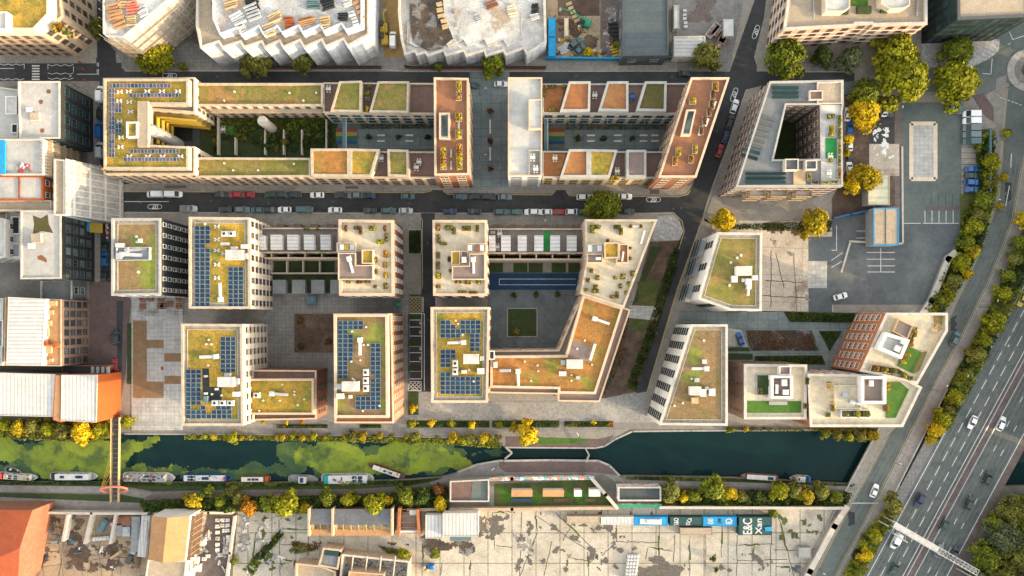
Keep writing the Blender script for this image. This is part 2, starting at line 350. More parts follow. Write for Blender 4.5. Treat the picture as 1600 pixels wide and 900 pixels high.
# cars: +x is the front
def loft(mb,secs,m=0,caps=True):
    for a,b in zip(secs,secs[1:]):
        n=len(a)
        for i in range(n): j=(i+1)%n; mb.face([a[i],b[i],b[j],a[j]],m)
    if caps: mb.face(list(secs[0]),m); mb.face(list(reversed(secs[-1])),m)
def car_proto(kind):
    root=bpy.data.objects.new('car',None); COL.objects.link(root)
    van=kind in('van','pickup')
    L_,W,Z=(5.2,1.95,2.15) if kind=='van' else (5.1,1.9,1.75) if kind=='pickup' else (4.7,1.86,1.66) if kind=='suv' else (4.35,1.78,1.47)
    hw=W/2; sill=.28; belt=.92 if not van else 1.15
    def sec(x,w,zb,zt,rd):   # rounded cross-section, counter-clockwise seen from the front
        return [Vector((x,-w+.06,zb)),Vector((x,w-.06,zb)),Vector((x,w,zb+.18)),Vector((x,w,zt-rd)),Vector((x,w-rd,zt)),Vector((x,-w+rd,zt)),Vector((x,-w,zt-rd)),Vector((x,-w,zb+.18))]
    f=L_/2
    mb=MB()
    loft(mb,[sec(-f,hw*.82,sill+.1,belt-.08,.12),sec(-f+.16,hw*.95,sill,belt,.1),sec(-f+.9,hw,sill,belt+.02,.08),sec(0,hw,sill,belt+.02,.08),sec(f-1.2,hw,sill,belt-.02,.08),sec(f-.45,hw*.96,sill,belt-.10,.14),sec(f-.12,hw*.84,sill+.03,belt-.2,.14),sec(f,hw*.66,sill+.12,belt-.32,.1)],0)
    # roof shell
    if kind=='van': xr,xf,xb=f-1.75,f-.85,-f+.10
    elif kind=='pickup': xr,xf,xb=f-2.2,f-1.3,.15
    elif kind=='suv': xr,xf,xb=f-2.0,f-1.3,-f+.28
    else: xr,xf,xb=f-2.05,f-1.25,-f+.45
    xt=xb+(.12 if van else .45)
    tw=hw*.80 if not van else hw*.9
    b0=belt+.01
    top=[Vector((xt,-tw,Z-.05)),Vector((xt+.15,-tw+.1,Z)),Vector((xr-.15,-tw+.1,Z)),Vector((xr,-tw,Z-.06)),Vector((xr,tw,Z-.06)),Vector((xr-.15,tw-.1,Z)),Vector((xt+.15,tw-.1,Z)),Vector((xt,tw,Z-.05))]
    mb.face([top[1],top[2],top[5],top[6]],0); mb.face([top[0],top[3],top[2],top[1]],0); mb.face([top[7],top[6],top[5],top[4]],0); mb.face([top[0],top[1],top[6],top[7]],0); mb.face([top[3],top[4],top[5],top[2]],0)
    for sy in(-1,1):  # pillars
        mb.bar((xb,sy*hw*.93,b0),(xt,sy*tw,Z-.05),.07,0,4); mb.bar((xf,sy*hw*.93,b0),(xr,sy*tw,Z-.06),.05,0,4); mb.bar(((xb+xf)/2,sy*hw*.95,b0),((xt+xr)/2,sy*tw,Z-.05),.05,0,4)
        mb.box((xf-.05,sy*(hw+.08),belt),(.12,.2,.14),0,0,.03)
    if kind=='van':
        for sy in(-1,1): mb.face([Vector((xb+.0,sy*hw*.97,b0)),Vector((xr-.4,sy*hw*.97,b0)),Vector((xr-.4,sy*tw,Z-.05)),Vector((xt,sy*tw,Z-.05))],0)
        mb.face([Vector((xb-.01,-hw*.95,b0)),Vector((xb-.01,hw*.95,b0)),Vector((xt-.01,tw,Z-.05)),Vector((xt-.01,-tw,Z-.05))],0)
        for i in range(4): mb.box((xt+.5+i*.75,0,Z),(.08,tw*1.5,.03),0,0)
    body=local('body',mb,[PAINT['white']],root)
    if kind=='pickup':
        bm_=MB(); bm_.box((-f+1.25,0,belt),(2.35,W*.94,.04),0,1)
        for sy in(-1,1): bm_.box((-f+1.25,sy*hw*.93,belt),(2.4,.08,.5),0,0)
        bm_.box((-f+.1,0,belt),(.08,W*.9,.5),0,0); bm_.box((.02,0,belt),(.08,W*.9,.9),0,0)
        for i in range(4): bm_.box((-f+.5+i*.5,0,belt+.04),(.3,W*.6,.22),.2*i,1,.05)
        local('load_bed',bm_,[MATS['metal'],MATS['w_grey']],root)
    g=MB(); g.face([Vector((xf,-hw*.88,b0)),Vector((xf,hw*.88,b0)),Vector((xr,tw*.96,Z-.07)),Vector((xr,-tw*.96,Z-.07))]); local('windscreen',g,[MATS['glass']],root)
    if kind!='van':
        g=MB(); g.face([Vector((xb,hw*.88,b0)),Vector((xb,-hw*.88,b0)),Vector((xt,-tw*.96,Z-.06)),Vector((xt,tw*.96,Z-.06))]); local('rear_window',g,[MATS['glass']],root)
    for sy in(-1,1):
        g=MB(); x0,x1=(xb+.1,xf-.1) if kind!='van' else (xr-.3,xf-.1); t0=xt+.1 if kind!='van' else xr-.3
        q=[Vector((x0,sy*hw*.93,b0)),Vector((x1,sy*hw*.93,b0)),Vector((xr-.05,sy*tw*1.0,Z-.08)),Vector((t0,sy*tw*1.0,Z-.08))]
        g.face(q if sy<0 else q[::-1]); local('side_window',g,[MATS['glass']],root)
        h_=MB(); h_.box((f-.22,sy*hw*.62,belt-.34),(.26,.36,.14),0,0,.04); local('headlight',h_,[MATS['white']],root)
        t_=MB(); t_.box((-f+.06,sy*hw*.68,belt-.26),(.14,.3,.16),0,0,.03); local('tail_light',t_,[MATS['red']],root)
        for wx in(-f+.85,f-.9):
            w_=MB(); w_.bar((wx,sy*(hw-.20),.32),(wx,sy*(hw+.01),.32),.32,0,10); wo=local('wheel',w_,[MATS['rubber']],root); w_=MB(); w_.bar((wx,sy*(hw-.02),.32),(wx,sy*(hw+.03),.32),.20,0,8); local('rim',w_,[MATS['metal']],wo)
    return root
ROOF={}
CARS={k:car_proto(k) for k in('hatch','suv','van','pickup')}
USED=set()
def car(x,y,ang,col,kind,label,group=None,z=.03):
    pr=CARS[kind]
    if kind in USED: o=copy_tree(pr)
    else: o=pr; USED.add(kind)
    o.name={'hatch':'parked_car','suv':'parked_car','van':'van','pickup':'pickup_truck'}[kind] if group!='cars driving on the roads' else {'van':'van'}.get(kind,'car')
    p=P(x,y,1.0); o.location=(p.x,p.y,z); o.rotation_euler=(0,0,R(ang))
    for k in('group',):
        if k in o: del o[k]
    tag(o,label,{'van':'van','pickup':'pickup truck'}.get(kind,'car'),group)
    for c in o.children:
        if c.name.split('.')[0]=='body': c.material_slots[0].link='OBJECT'; c.material_slots[0].material=PAINT[col]
    return o
# windows
WC={}
def win_mesh(w,h,fr,gl,sty=0):
    k=(round(w,2),round(h,2),fr,gl,sty)
    if k in WC: return WC[k]
    mb=MB(); t=.10; b=min(.12,w*.12)
    o_=[(-w/2,0,0),(w/2,0,0),(w/2,0,h),(-w/2,0,h)]
    o2=[(x,-t,z) for x,y,z in o_]; i2=[(-w/2+b,-t,b),(w/2-b,-t,b),(w/2-b,-t,h-b),(-w/2+b,-t,h-b)]; i3=[(x,-.02,z) for x,y,z in i2]
    mb.ring(o_,o2,0); mb.ring(o2,i2,0); mb.ring(i2,i3,0); mb.face(i3,1)
    if sty!=2 and w>1.3: mb.box((0,-.055,b),(.07,.06,h-2*b),0,0)
    if sty==1:  # projecting sill/balcony slab with rail
        mb.box((0,-.62,-.16),(w+.3,1.1,.14),0,0); mb.box((0,-1.15,-.02),(w+.3,.05,1.0),0,2)
        for s_ in(-1,1): mb.box((s_*(w/2+.12),-.62,-.02),(.05,1.05,1.0),0,2)
    else: mb.box((0,-.09,-.10),(w+.1,.16,.09),0,0)
    me=mb.mesh('window',[MATS[fr],MATS[gl],MATS['steel_dark']]); WC[k]=me; return me
def windows(root,edges,spec,limit=100):
    """edges: list of (a,b,z0,z1) wall stretches; spec: dict(sp,w,h,fl,fr,gl,sty,first)"""
    items=[]; cam=Vector((0,0,H))
    for a,b,z0,z1 in edges:
        d=Vector((b.x-a.x,b.y-a.y,0)); ln=d.length
        if ln<spec['w']+.8: continue
        d.normalize(); nrm=Vector((d.y,-d.x,0))
        nc=max(1,int((ln-.6)/spec['sp'])); fl=spec['fl']; nr=int((z1-z0-.4)/fl)
        for i in range(nc):
            for j in range(nr):
                s_=(i+.5)*ln/nc; z=z0+(z1-z0-nr*fl)*.5+j*fl+(fl-spec['h'])*.45
                p=Vector((a.x+d.x*s_,a.y+d.y*s_,z)); v=(cam-p); vis=nrm.dot(v.normalized())
                items.append((-vis,len(items),p,math.atan2(d.y,d.x),d))
    items.sort()
    st=MB(); me=win_mesh(spec['w'],spec['h'],spec.get('fr','w_white'),spec.get('gl','glass'),spec.get('sty',0))
    for n,(v,_,p,an,d) in enumerate(items):
        if n<limit:
            o=bpy.data.objects.new('window',me); COL.objects.link(o); o.parent=root
            o.location=p-WL[root]; o.rotation_euler=(0,0,an)
        else:
            w,h=spec['w'],spec['h']; nrm=Vector((d.y,-d.x,0))*.06
            st.face([p-d*w/2+nrm,p+d*w/2+nrm,p+d*w/2+nrm+Vector((0,0,h)),p-d*w/2+nrm+Vector((0,0,h))])
    if st.v: st.build('window',[MATS[spec.get('gl','glass')]],root,kind='stuff')
W1=dict(sp=3.0,w=1.5,h=1.9,fl=3.1,fr='w_white')
def wspec(**k): d=dict(W1); d.update(k); return d
def building(name,label,poly,h,wall,roof,par='par_stone',pw=.36,ph=.7,z0=0.0,win=None,hole=None,band=None,cat='building',group=None,limit=100,root=None,line=None,skip=()):
    """outline given at roof height; walls drop to z0"""
    p=ccw([P(x,y,h) for x,y in poly])
    if root is None:
        c=sum(p,Vector())/len(p); root=empty(name,(c.x,c.y,z0),label,cat,group); wn='wall'; rn='roof'
    else: wn='upper_wall'; rn='upper_roof'
    mb=MB(); n=len(p); q=inset(p,pw); lo=h-ph
    mb.ring(atz(p,z0),atz(p,h-.25),0)
    pe=inset(p,-.06); mb.ring(atz(p,h-.25),atz(pe,h-.25),1); mb.ring(atz(pe,h-.25),atz(pe,h),1)
    if not hole: mb.ring(atz(pe,h),atz(q,h),1)
    else: mb.ring(atz(pe,h),atz(q,h),1)
    mb.ring(atz(q,h),atz(q,lo-.05),1)
    if band:
        bm,bh,fl=band; z=z0+fl
        while z<h-1:
            e=inset(p,-.12); mb.ring(atz(p,z),atz(e,z),2); mb.ring(atz(e,z),atz(e,z+bh),2); mb.ring(atz(e,z+bh),atz(p,z+bh),2); z+=fl
    mats=[MATS[wall],MATS[par]]+([MATS[band[0]]] if band else [])
    rf=MB(); edges=[(p[i],p[(i+1)%n],z0,h) for i in range(n)]
    if hole:
        hp=ccw([P(x,y,h) for x,y in hole]); hq=inset(hp,-pw)   # light well: inner walls face inwards
        k=len(hp)
        rv=list(reversed(hp)); mb.ring(atz(rv,z0),atz(rv,h),0); mb.ring(atz(list(reversed(hq)),h),atz(rv,h),1) if False else None
        for i in range(k):
            j=(i+1)%k; mb.face([hq[i],hp[i],hp[j],hq[j]][::-1],1); mb.face([atz(hq,lo-.05)[i],atz(hq,lo-.05)[j],hq[j],hq[i]],1)
        edges+=[(hp[(i+1)%k],hp[i],z0,h) for i in range(k)]
        # bridge the roof ring with a keyed polygon
        a=atz(q,lo); b=list(reversed(atz(hq,lo)))
        i0,j0=min(((i,j) for i in range(len(a)) for j in range(len(b))),key=lambda t:(a[t[0]]-b[t[1]]).length)
        rf.face(a[i0:]+a[:i0]+[a[i0]]+b[j0:]+b[:j0]+[b[j0]])
    else: rf.face(atz(q,lo))
    if line:  # thin pale safety line / drip edge set in from the parapet
        l1=inset(q,line[0]); l2=inset(q,line[0]+.16); rf.ring(atz(l1,lo+.12),atz(l2,lo+.12),1); rf.ring(atz(l1,lo),atz(l1,lo+.12),1); rf.ring(atz(l2,lo+.12),atz(l2,lo),1); rf.ring(atz(q,lo+.03),atz(inset(q,line[0]*.9),lo+.03),2)
    mb.build(wn,mats,root); ROOF[root]=rf.build(rn,[MATS[roof]]+([MATS[line[1]],MATS['gravel_pale']] if line else []),root)
    if win: windows(root,[e for i,e in enumerate(edges) if i not in skip],win,limit)
    root_h[root]=lo
    return root
root_h={}
def block(root,name,poly,z0,z1,wall,roof,pw=.3,ph=.35,mats3=None,label=None):
    """raised block standing on a roof: one mesh with rim and sunk top"""
    p=ccw([P(x,y,z1) for x,y in poly]); q=inset(p,pw); mb=MB()
    mb.ring(atz(p,z0),atz(p,z1),0); mb.ring(atz(p,z1),atz(q,z1),0); mb.ring(atz(q,z1),atz(q,z1-ph),0); mb.face(atz(q,z1-ph),1)
    return mb.build(name,[MATS[wall],MATS[roof]],root,label)
def rect(x0,y0,x1,y1): return [(x0,y0),(x1,y0),(x1,y1),(x0,y1)]
PVM={}
def on_roof(root): return ROOF.get(root,root)
def panels(root,x0,y0,nx,ny,px,py,z,mat='pv',fx=.96,fy=.90,skip=()):
    w,d=px*K(z)*fx,py*K(z)*fy; k=(round(w,2),round(d,2),mat)
    if k not in PVM:
        mb=MB(); t=math.sin(R(7))*d
        base=[Vector((-w/2,-d/2,.18)),Vector((w/2,-d/2,.18)),Vector((w/2,d/2,.18+t)),Vector((-w/2,d/2,.18+t))]
        up=[q+Vector((0,0,.05)) for q in base]; i=.03
        inn=[Vector((q.x*(1-2*i/w),q.y*(1-2*i/d),q.z)) for q in up]
        mb.ring(base,up,1); mb.ring(up,inn,1); mb.face(inn,0); mb.face(base[::-1],1)
        for s in(-1,1): mb.bar((s*w*.35,d*.4,-.02),(s*w*.35,d*.4,.2+t*.9),.03,1,4); mb.bar((s*w*.35,-d*.4,-.02),(s*w*.35,-d*.4,.18),.03,1,4)
        PVM[k]=mb.mesh('solar_panel',[MATS[mat],MATS['white']])
    for j in range(ny):
        for i in range(nx):
            if (i,j) in skip: continue
            o=bpy.data.objects.new('solar_panel',PVM[k]); COL.objects.link(o); o.parent=on_roof(root)
            o.location=P(x0+(i+.5)*px,y0+(j+.5)*py,z)-WL[root]
def unit(root,name,x,y,w,d,hh,z,mat='white',ang=0,top=None):
    """roof plant box: plinth, casing, lid with overhang and a grille"""
    c=P(x,y,z+hh); k=K(z+hh); w*=k; d*=k; a=R(ang); mb=MB()
    mb.box((c.x,c.y,z),(w*.9,d*.9,hh*.2),a,2); mb.box((c.x,c.y,z+hh*.2),(w,d,hh*.7),a,0); mb.box((c.x,c.y,z+hh*.9),(w+.08,d+.08,hh*.1),a,0,.04,1 if top else None)
    return mb.build(name,[MATS[mat],MATS[top or mat],MATS['metal']],on_roof(root))
def fan_unit(root,x,y,z,s=1.0,ang=0):
    c=P(x,y,z+1.2); mb=MB(); mb.box((c.x,c.y,z+.15),(2.1*s,1.7*s,1.05*s),R(ang),0,.15); mb.box((c.x,c.y,z),(1.6*s,1.3*s,.16),R(ang),1)
    mb.disc((c.x,c.y),.55*s,z+.15+1.05*s+.10,0,14,z+.1+1.05*s); mb.disc((c.x,c.y),.45*s,z+.15+1.05*s+.115,1,12)
    return mb.build('fan_unit',[MATS['white'],MATS['black']],on_roof(root))
def duct(root,x0,y0,x1,y1,z,w=.7,mat='white',head=True):
    """long roof duct on feet with a bigger cowl at the first end"""
    a,b=P(x0,y0,z+.7),P(x1,y1,z+.7); d=b-a; an=math.atan2(d.y,d.x); c=(a+b)/2; mb=MB()
    mb.box((c.x,c.y,z+.3),(d.length,w,.45),an,0,.12)
    n=max(2,int(d.length/1.6))
    for i in range(n): t=(i+.5)/n; q=a+d*t; mb.box((q.x,q.y,z),(.12,w*.8,.32),an,1)
    if head: mb.box((a.x,a.y,z),(1.4,1.4,1.0),an,0,.2)
    return mb.build('duct',[MATS[mat],MATS['metal']],on_roof(root))
def vent(root,x,y,z,r=.3):
    c=P(x,y,z+.5); mb=MB(); mb.disc((c.x,c.y),r*.7,z+.4,0,8,z); mb.disc((c.x,c.y),r,z+.55,0,10,z+.38); return mb.build('vent',[MATS['white']],on_roof(root))
def quadvent(root,x,y,z):
    c=P(x,y,z+.5); mb=MB()
    mb.box((c.x,c.y,z),(1.1,.25,.2),0,0)
    for s in(-1,1):
        for t in(-1,1): mb.box((c.x+s*.55,c.y+t*.3,z),(.5,.35,.35),.4*s*t,0,.08)
    return mb.build('cable_junction',[MATS['white']],on_roof(root))
# sheets of ground
LV=[.0]
def flat(name,poly,z,mat,label=None,cat=None,kind='structure',thick=0.0,group=None):
    p=ccw([P(x,y) for x,y in poly]); mb=MB()
    if thick: mb.prism(p,z-thick,z,0)
    else: mb.face(atz(p,z))
    return mb.build(name,[MATS[mat] if isinstance(mat,str) else mat],None,label,cat,group,kind)
def ragged(name,poly,z,mat,cell=.8,thr=.0,sc=.12,seed=0,label=None,cat=None,kind='stuff',edge=3.0):
    p=[P(x,y) for x,y in poly]; mb=MB()
    x0,x1=min(q.x for q in p),max(q.x for q in p); y0,y1=min(q.y for q in p),max(q.y for q in p)
    def dist(x,y):
        d=1e9
        for i in range(len(p)):
            a,b=p[i],p[(i+1)%len(p)]; ab=Vector((b.x-a.x,b.y-a.y)); ap=Vector((x-a.x,y-a.y))
            t=max(0,min(1,ap.dot(ab)/max(ab.length_squared,1e-9))); d=min(d,(ap-ab*t).length)
        return d
    nx,ny=int((x1-x0)/cell)+1,int((y1-y0)/cell)+1
    def ok(i,j):
        x,y=x0+(i+.5)*cell,y0+(j+.5)*cell
        if not inside(x,y,p): return False
        n=noise.fractal(Vector((x*sc,y*sc,seed*7.3)),1.0,2.0,5)
        return n+min(1,dist(x,y)/edge)*.9-.55>thr
    G=[[ok(i,j) for j in range(ny)] for i in range(nx)]
    def V(i,j):
        h=noise.noise_vector(Vector((i*1.7+seed,j*1.3,3.1)))*cell*.4
        return (x0+i*cell+h.x,y0+j*cell+h.y,z)
    for i in range(nx):
        for j in range(ny):
            if G[i][j]: mb.face([V(i,j),V(i+1,j),V(i+1,j+1),V(i,j+1)])
    return mb.build(name,[MATS[mat]],None,label,cat,None,kind)
def leafmass(name,poly,h0,h1,n,kinds,label,cat='shrubs',ls=.3,kind='stuff',z=0.0):
    """a mass of foliage nobody could count"""
    p=[P(x,y) for x,y in poly]; mb=MB(); x0,x1=min(q.x for q in p),max(q.x for q in p); y0,y1=min(q.y for q in p),max(q.y for q in p); c=0; t=0
    while c<n and t<n*30:
        t+=1; x,y=random.uniform(x0,x1),random.uniform(y0,y1)
        if not inside(x,y,p): continue
        q=noise.fractal(Vector((x*.22,y*.22,1.7)),1,2,3); hh=h0+(h1-h0)*max(0,min(1,.5+q*.9)); c+=1
        zz=z+hh*random.uniform(.35,1.0); k=int(max(0,min(len(kinds)-1,(noise.noise(Vector((x*.13,y*.13,9)))*.5+.5)*len(kinds))))
        nn=(rdir()+Vector((0,0,.9))).normalized(); u=len(mb.f); leaf(mb,Vector((x,y,zz)),nn,ls*random.uniform(.6,1.3)); mb.m[u]=k
    return mb.build(name,[FOL[k] for k in kinds],None,label,cat,None,kind)
def line_mb(mb,pts,w,z,closed=False):
    q=[P(x,y) for x,y in pts]
    for a,b in zip(q,q[1:]):
        d=b-a; d.z=0
        if d.length<1e-4: continue
        d.normalize(); s=Vector((-d.y,d.x,0))*w/2
        mb.face([Vector((*(a-s).xy,z)),Vector((*(b-s).xy,z)),Vector((*(b+s).xy,z)),Vector((*(a+s).xy,z))])
    return mb
def lines(name,segs,w,z,mat,kind='structure'):
    mb=MB()
    for s in segs: line_mb(mb,s,w,z)
    return mb.build(name,[MATS[mat]],None,kind=kind)
def text_mb(txt,cx,cy,z,size,ang,mat,parent,name='lettering',sx=1.0,font_bold=True,fit=None):
    cu=bpy.data.curves.new('t','FONT'); cu.body=txt; cu.size=size; cu.align_x='CENTER'; cu.align_y='CENTER'; cu.offset=size*.018 if font_bold else 0
    o=bpy.data.objects.new('t',cu); COL.objects.link(o); bpy.context.view_layer.update()
    me=bpy.data.meshes.new_from_object(o.evaluated_get(bpy.context.evaluated_depsgraph_get())); bpy.data.objects.remove(o)
    if fit: xs_=[v.co.x for v in me.vertices]; ys_=[v.co.y for v in me.vertices]; me.transform(Matrix.Translation((-(max(xs_)+min(xs_))/2,-(max(ys_)+min(ys_))/2,0))); me.transform(Matrix.Diagonal((fit[0]/(max(xs_)-min(xs_)),fit[1]/(max(ys_)-min(ys_)),1,1)))
    c=P(cx,cy,z)
    me.transform(Matrix.Translation((c.x,c.y,z))@Matrix.Rotation(R(ang),4,'Z')@Matrix.Diagonal((sx,1,1,1)))
    me.transform(Matrix.Translation(-WL[parent] if parent else (0,0,0))); me.materials.clear(); me.materials.append(MATS[mat])
    n=bpy.data.objects.new(name,me); COL.objects.link(n)
    if parent: n.parent=parent
    return n
# ================================================================ SETTING
# land either side of the canal (slabs standing in the water), as far as the horizon
F=12000
flat('ground',[(-F,-F),(F,-F),(F,672),(1392,671),(1230,672),(1080,673),(988,674),(960,687),(945,697),(930,700),(790,699),(775,692),(755,689),(700,684),(560,681),(400,679),(195,678),(-F,678)],0,'ground',thick=4)
flat('ground',[(-F,F),(-F,753),(0,753),(200,754),(420,754),(560,752),(640,749),(690,745),(715,738),(745,726),(780,720),(860,719),(935,720),(952,727),(968,743),(1050,744),(1150,746),(1240,751),(1330,756),(1400,759),(F,770),(F,F)],0,'ground',thick=4)
flat('water',[(-F,600),(F,600),(F,860),(-F,860)],-1.6,'water')
flat('canal_bed',[(-F,600),(F,600),(F,860),(-F,860)],-3.5,'soil_black')
DW='bright green duckweed covering the canal water '
ragged('duckweed',[(-30,684),(235,680),(262,683),(240,694),(222,712),(205,722),(186,752),(60,750),(20,725),(-30,720)],-1.57,'duckweed',.4,-.14,.10,1,DW+'around the footbridge','duckweed')
ragged('duckweed',[(418,706),(440,697),(520,690),(600,689),(680,692),(720,706),(735,720),(742,732),(700,742),(640,752),(560,749),(500,746),(450,738),(426,724)],-1.57,'duckweed',.4,-.13,.10,2,DW+'around the drifting red narrowboat','duckweed')
ragged('duckweed',[(-20,690),(190,686),(200,720),(320,727),(430,715),(480,748),(470,756),(-20,756)],-1.585,'duckweed_thin',.4,.06,.13,3,'thin dark duckweed along the moored boats','duckweed')
ragged('duckweed',[(195,715),(300,728),(420,728),(420,752),(195,752)],-1.575,'duckweed',.4,.26,.25,4,'scattered green duckweed flecks by the moored narrowboats','duckweed')
ragged('duckweed',[(424,694),(640,684),(760,695),(800,710),(770,716),(720,735),(690,745),(600,750),(440,752)],-1.58,'duckweed_thin',.5,-.12,.12,5,'thin dark duckweed near the lock mouth','duckweed')
ragged('duckweed',[(0,700),(0,684),(80,690),(70,704)],-1.565,'duckweed_thin',.7,-.1,.15,6,'dark weed patch on the canal at the left','duckweed')
# bank copings
def coping(name,pts,w=.5,z=.16):
    mb=MB()
    for a,b in zip(pts,pts[1:]):
        A,B=P(*a),P(*b); d=B-A; mb.box(((A.x+B.x)/2,(A.y+B.y)/2,-.3),(d.length+.2,w,z+.3),math.atan2(d.y,d.x))
    return mb.build(name,[MATS['kerb']],kind='structure')
coping('canal_edge',[(195,678),(400,679),(560,681),(700,684),(755,689)],.4)
coping('canal_edge',[(790,699),(930,700),(945,697),(960,687),(988,674),(1080,673),(1230,672),(1340,671)],.5)
coping('canal_edge',[(715,738),(745,726),(780,720),(860,719),(935,720),(952,727),(968,743)],.6)
# ---- north side sheets
flat('courtyard',rect(120,-60,1660,672)[:2]+[(1400,668),(985,670),(955,688),(930,698),(790,697),(700,683),(205,677),(160,670)],.015,'pave')
Z1=.03
road=lambda p,mat='asphalt',z=Z1,n='road': flat(n,p,z,mat)
road([(-60,99),(158,99),(160,127),(-60,127)])
road([(152,-60),(180,-60),(178,40),(182,98),(196,112),(1140,112),(1200,-60),(1205,-60),(1182,112),(1330,112),(1330,150),(1165,150),(1112,292),(1098,337),(1058,450),(1010,614),(992,614),(1040,450),(1064,362),(1060,338),(1050,333),(186,331),(186,345),(176,470),(160,470),(160,140),(150,127)],z=.026)
road([(1140,113),(1335,113),(1335,140),(1140,140)],z=.030)
road([(157,98),(190,98),(190,480),(157,480)],z=.034)
road([(140,440),(192,440),(205,470),(196,585),(186,640),(140,600)],'brick_pave',z=.038)
road([(182,470),(193,470),(190,600),(184,600)],'asphalt',z=.042)
road([(658,333),(679,333),(679,648),(659,648)],z=.038)
road([(638,455),(680,455),(680,610),(638,610)],z=.034)
road([(1300,130),(1400,120),(1560,70),(1700,-20),(1760,120),(1640,260),(1560,150),(1400,140),(1300,150)],'asphalt_teal',z=.042)
road([(1545,40),(1600,-60),(1700,-60),(1700,200),(1560,200)],'asphalt_teal',z=.048)
PAVE=[]
def pavement(p,mat='pave',z=.13): return flat('pavement',p,z,mat,thick=.13)
# pavements, each a slab with a kerb step
pavement([(-60,80),(128,80),(140,62),(152,65),(152,90),(128,99),(-60,99)],'pave')
pavement([(-60,127),(150,127),(156,140),(156,160),(28,135),(-60,140)],'pave')
pavement([(178,68),(190,98),(200,110),(330,110),(380,108),(600,108),(600,90),(330,80),(300,66),(230,70),(190,56),(176,-30)],'pave_dark')
pavement([(636,112),(855,112),(1058,111),(1058,96),(855,95),(636,104)],'pave')
pavement([(1060,96),(1140,60),(1156,-60),(1166,-60),(1158,20),(1140,108),(1130,112),(1060,112)],'pave_dark')
pavement([(1183,105),(1178,90),(1198,10),(1204,-60),(1222,-60),(1216,50),(1205,112),(1190,112)],'pave')
pavement([(1205,98),(1335,98),(1335,112),(1205,112)],'pave_dark')
pavement([(1440,64),(1545,60),(1562,62),(1560,80),(1545,92),(1520,104),(1440,106)],'mosaic')
pavement([(192,288),(196,297),(1068,297),(1080,288),(1090,262),(1060,275),(700,280),(300,284)],'pave',.12)
pavement([(192,290),(192,299),(660,300),(672,297),(676,290)],'pave',.132)
pavement([(690,290),(692,297),(700,302),(862,303),(868,296),(868,288)],'pave',.134)
pavement([(884,288),(884,297),(890,305),(1060,306),(1072,303),(1082,290),(1085,280)],'pave',.134)
pavement([(195,333),(196,331),(655,333),(658,338),(658,460),(632,460),(630,352),(195,352)],'pave',.12)
pavement([(680,336),(684,333),(1052,333),(1062,345),(1068,362),(1060,375),(1025,378),(1010,352),(680,352)],'pave',.12)
flat('plaza',[(1027,338),(1052,336),(1063,348),(1067,362),(1062,375),(1018,376)],.14,'mosaic')
pavement([(1166,140),(1190,134),(1160,190),(1130,310),(1112,350),(1100,345),(1118,292),(1137,225),(1150,185)],'pave',.12)
pavement([(1100,340),(1112,350),(1090,420),(1072,480),(1062,480),(1022,640),(1004,640),(1012,614),(1060,450)],'pave',.12)
pavement([(144,127),(156,127),(157,345),(150,345),(144,300)],'pave_dark',.12)
flat('plaza',rect(734,110,796,297),.14,'pave_teal')
# yellow no-parking lines and kerb lines
lines('road_marking',[[(186,299.5),(660,301),(672,299),(676,296)],[(692,298),(700,303.5),(862,304.5),(868,298)],[(884,298),(890,306),(1060,307.5),(1074,304),(1084,290)],[(1010,333),(1052,332),(1066,346),(1069,362),(1041,452),(992,616)],[(1100,338),(1058,452),(1010,615)],[(656,334),(660,345),(660,448),(655,457),(640,459)],[(681,334),(680,345)]],.22,.045,'line_yellow')
lines('kerb',[[(196,332),(655,333.5)],[(684,333.5),(1050,333.5)],[(196,111),(600,109),(636,112),(1058,111.5)],[(1182,108),(1205,112.5),(1335,112.5)],[(1113,292),(1138,225),(1152,180),(1166,140)]],.3,.15,'kerb')
# white markings
wl=[]
for i in range(6): wl.append([(50,103+i*4.2),(62,103+i*4.2)])
lines('zebra_crossing',wl,.42,.05,'line_white')
def zig(x0,x1,y,n): return [(x0+(x1-x0)*i/n,y+(1.1 if i%2 else -1.1)) for i in range(n+1)]
lines('road_marking',[zig(0,38,101,6),zig(0,38,124,6),zig(75,115,102,6),zig(75,115,123,6),zig(75,115,115,6),[(0,107),(22,107)],[(38,100),(38,108)],[(75,100),(75,108)],[(115,104),(115,112)],[(120,116),(155,116)],[(193,315),(264,315)],[(192,301),(192,308)],[(192,310),(192,314)],[(192,318),(192,322)],[(192,325),(192,330)],[(152,98),(152,104)],[(152,108),(152,116)],[(154,98),(154,104)],[(154,108),(154,116)]],.16,.05,'line_white')
def oval(x,y,a,w=11,h=3.6,t='20'):
    pts=[]
    for i in range(25):
        u=2*math.pi*i/24; c,s_=math.cos(u),math.sin(u)
        xx=(abs(c)**.6)*math.copysign(1,c)*w; yy=(abs(s_)**.7)*math.copysign(1,s_)*h
        pts.append((x+xx*math.cos(R(a))+yy*math.sin(R(a)),y-xx*math.sin(R(a))+yy*math.cos(R(a))))
    mb=line_mb(MB(),pts,.16,.056)
    o=mb.build('speed_roundel',[MATS['line_white']],kind='structure')
    t_=text_mb(t,x,y,.056,2.0,a+0,'line_white',None,'speed_number',1.0); t_['kind']='structure'
oval(242,323,0); oval(265,118,0); oval(1021,312,0); oval(1147,148,70); oval(1181,50,70); oval(1591,251,80); oval(1352,767,68); oval(1413,684,66)
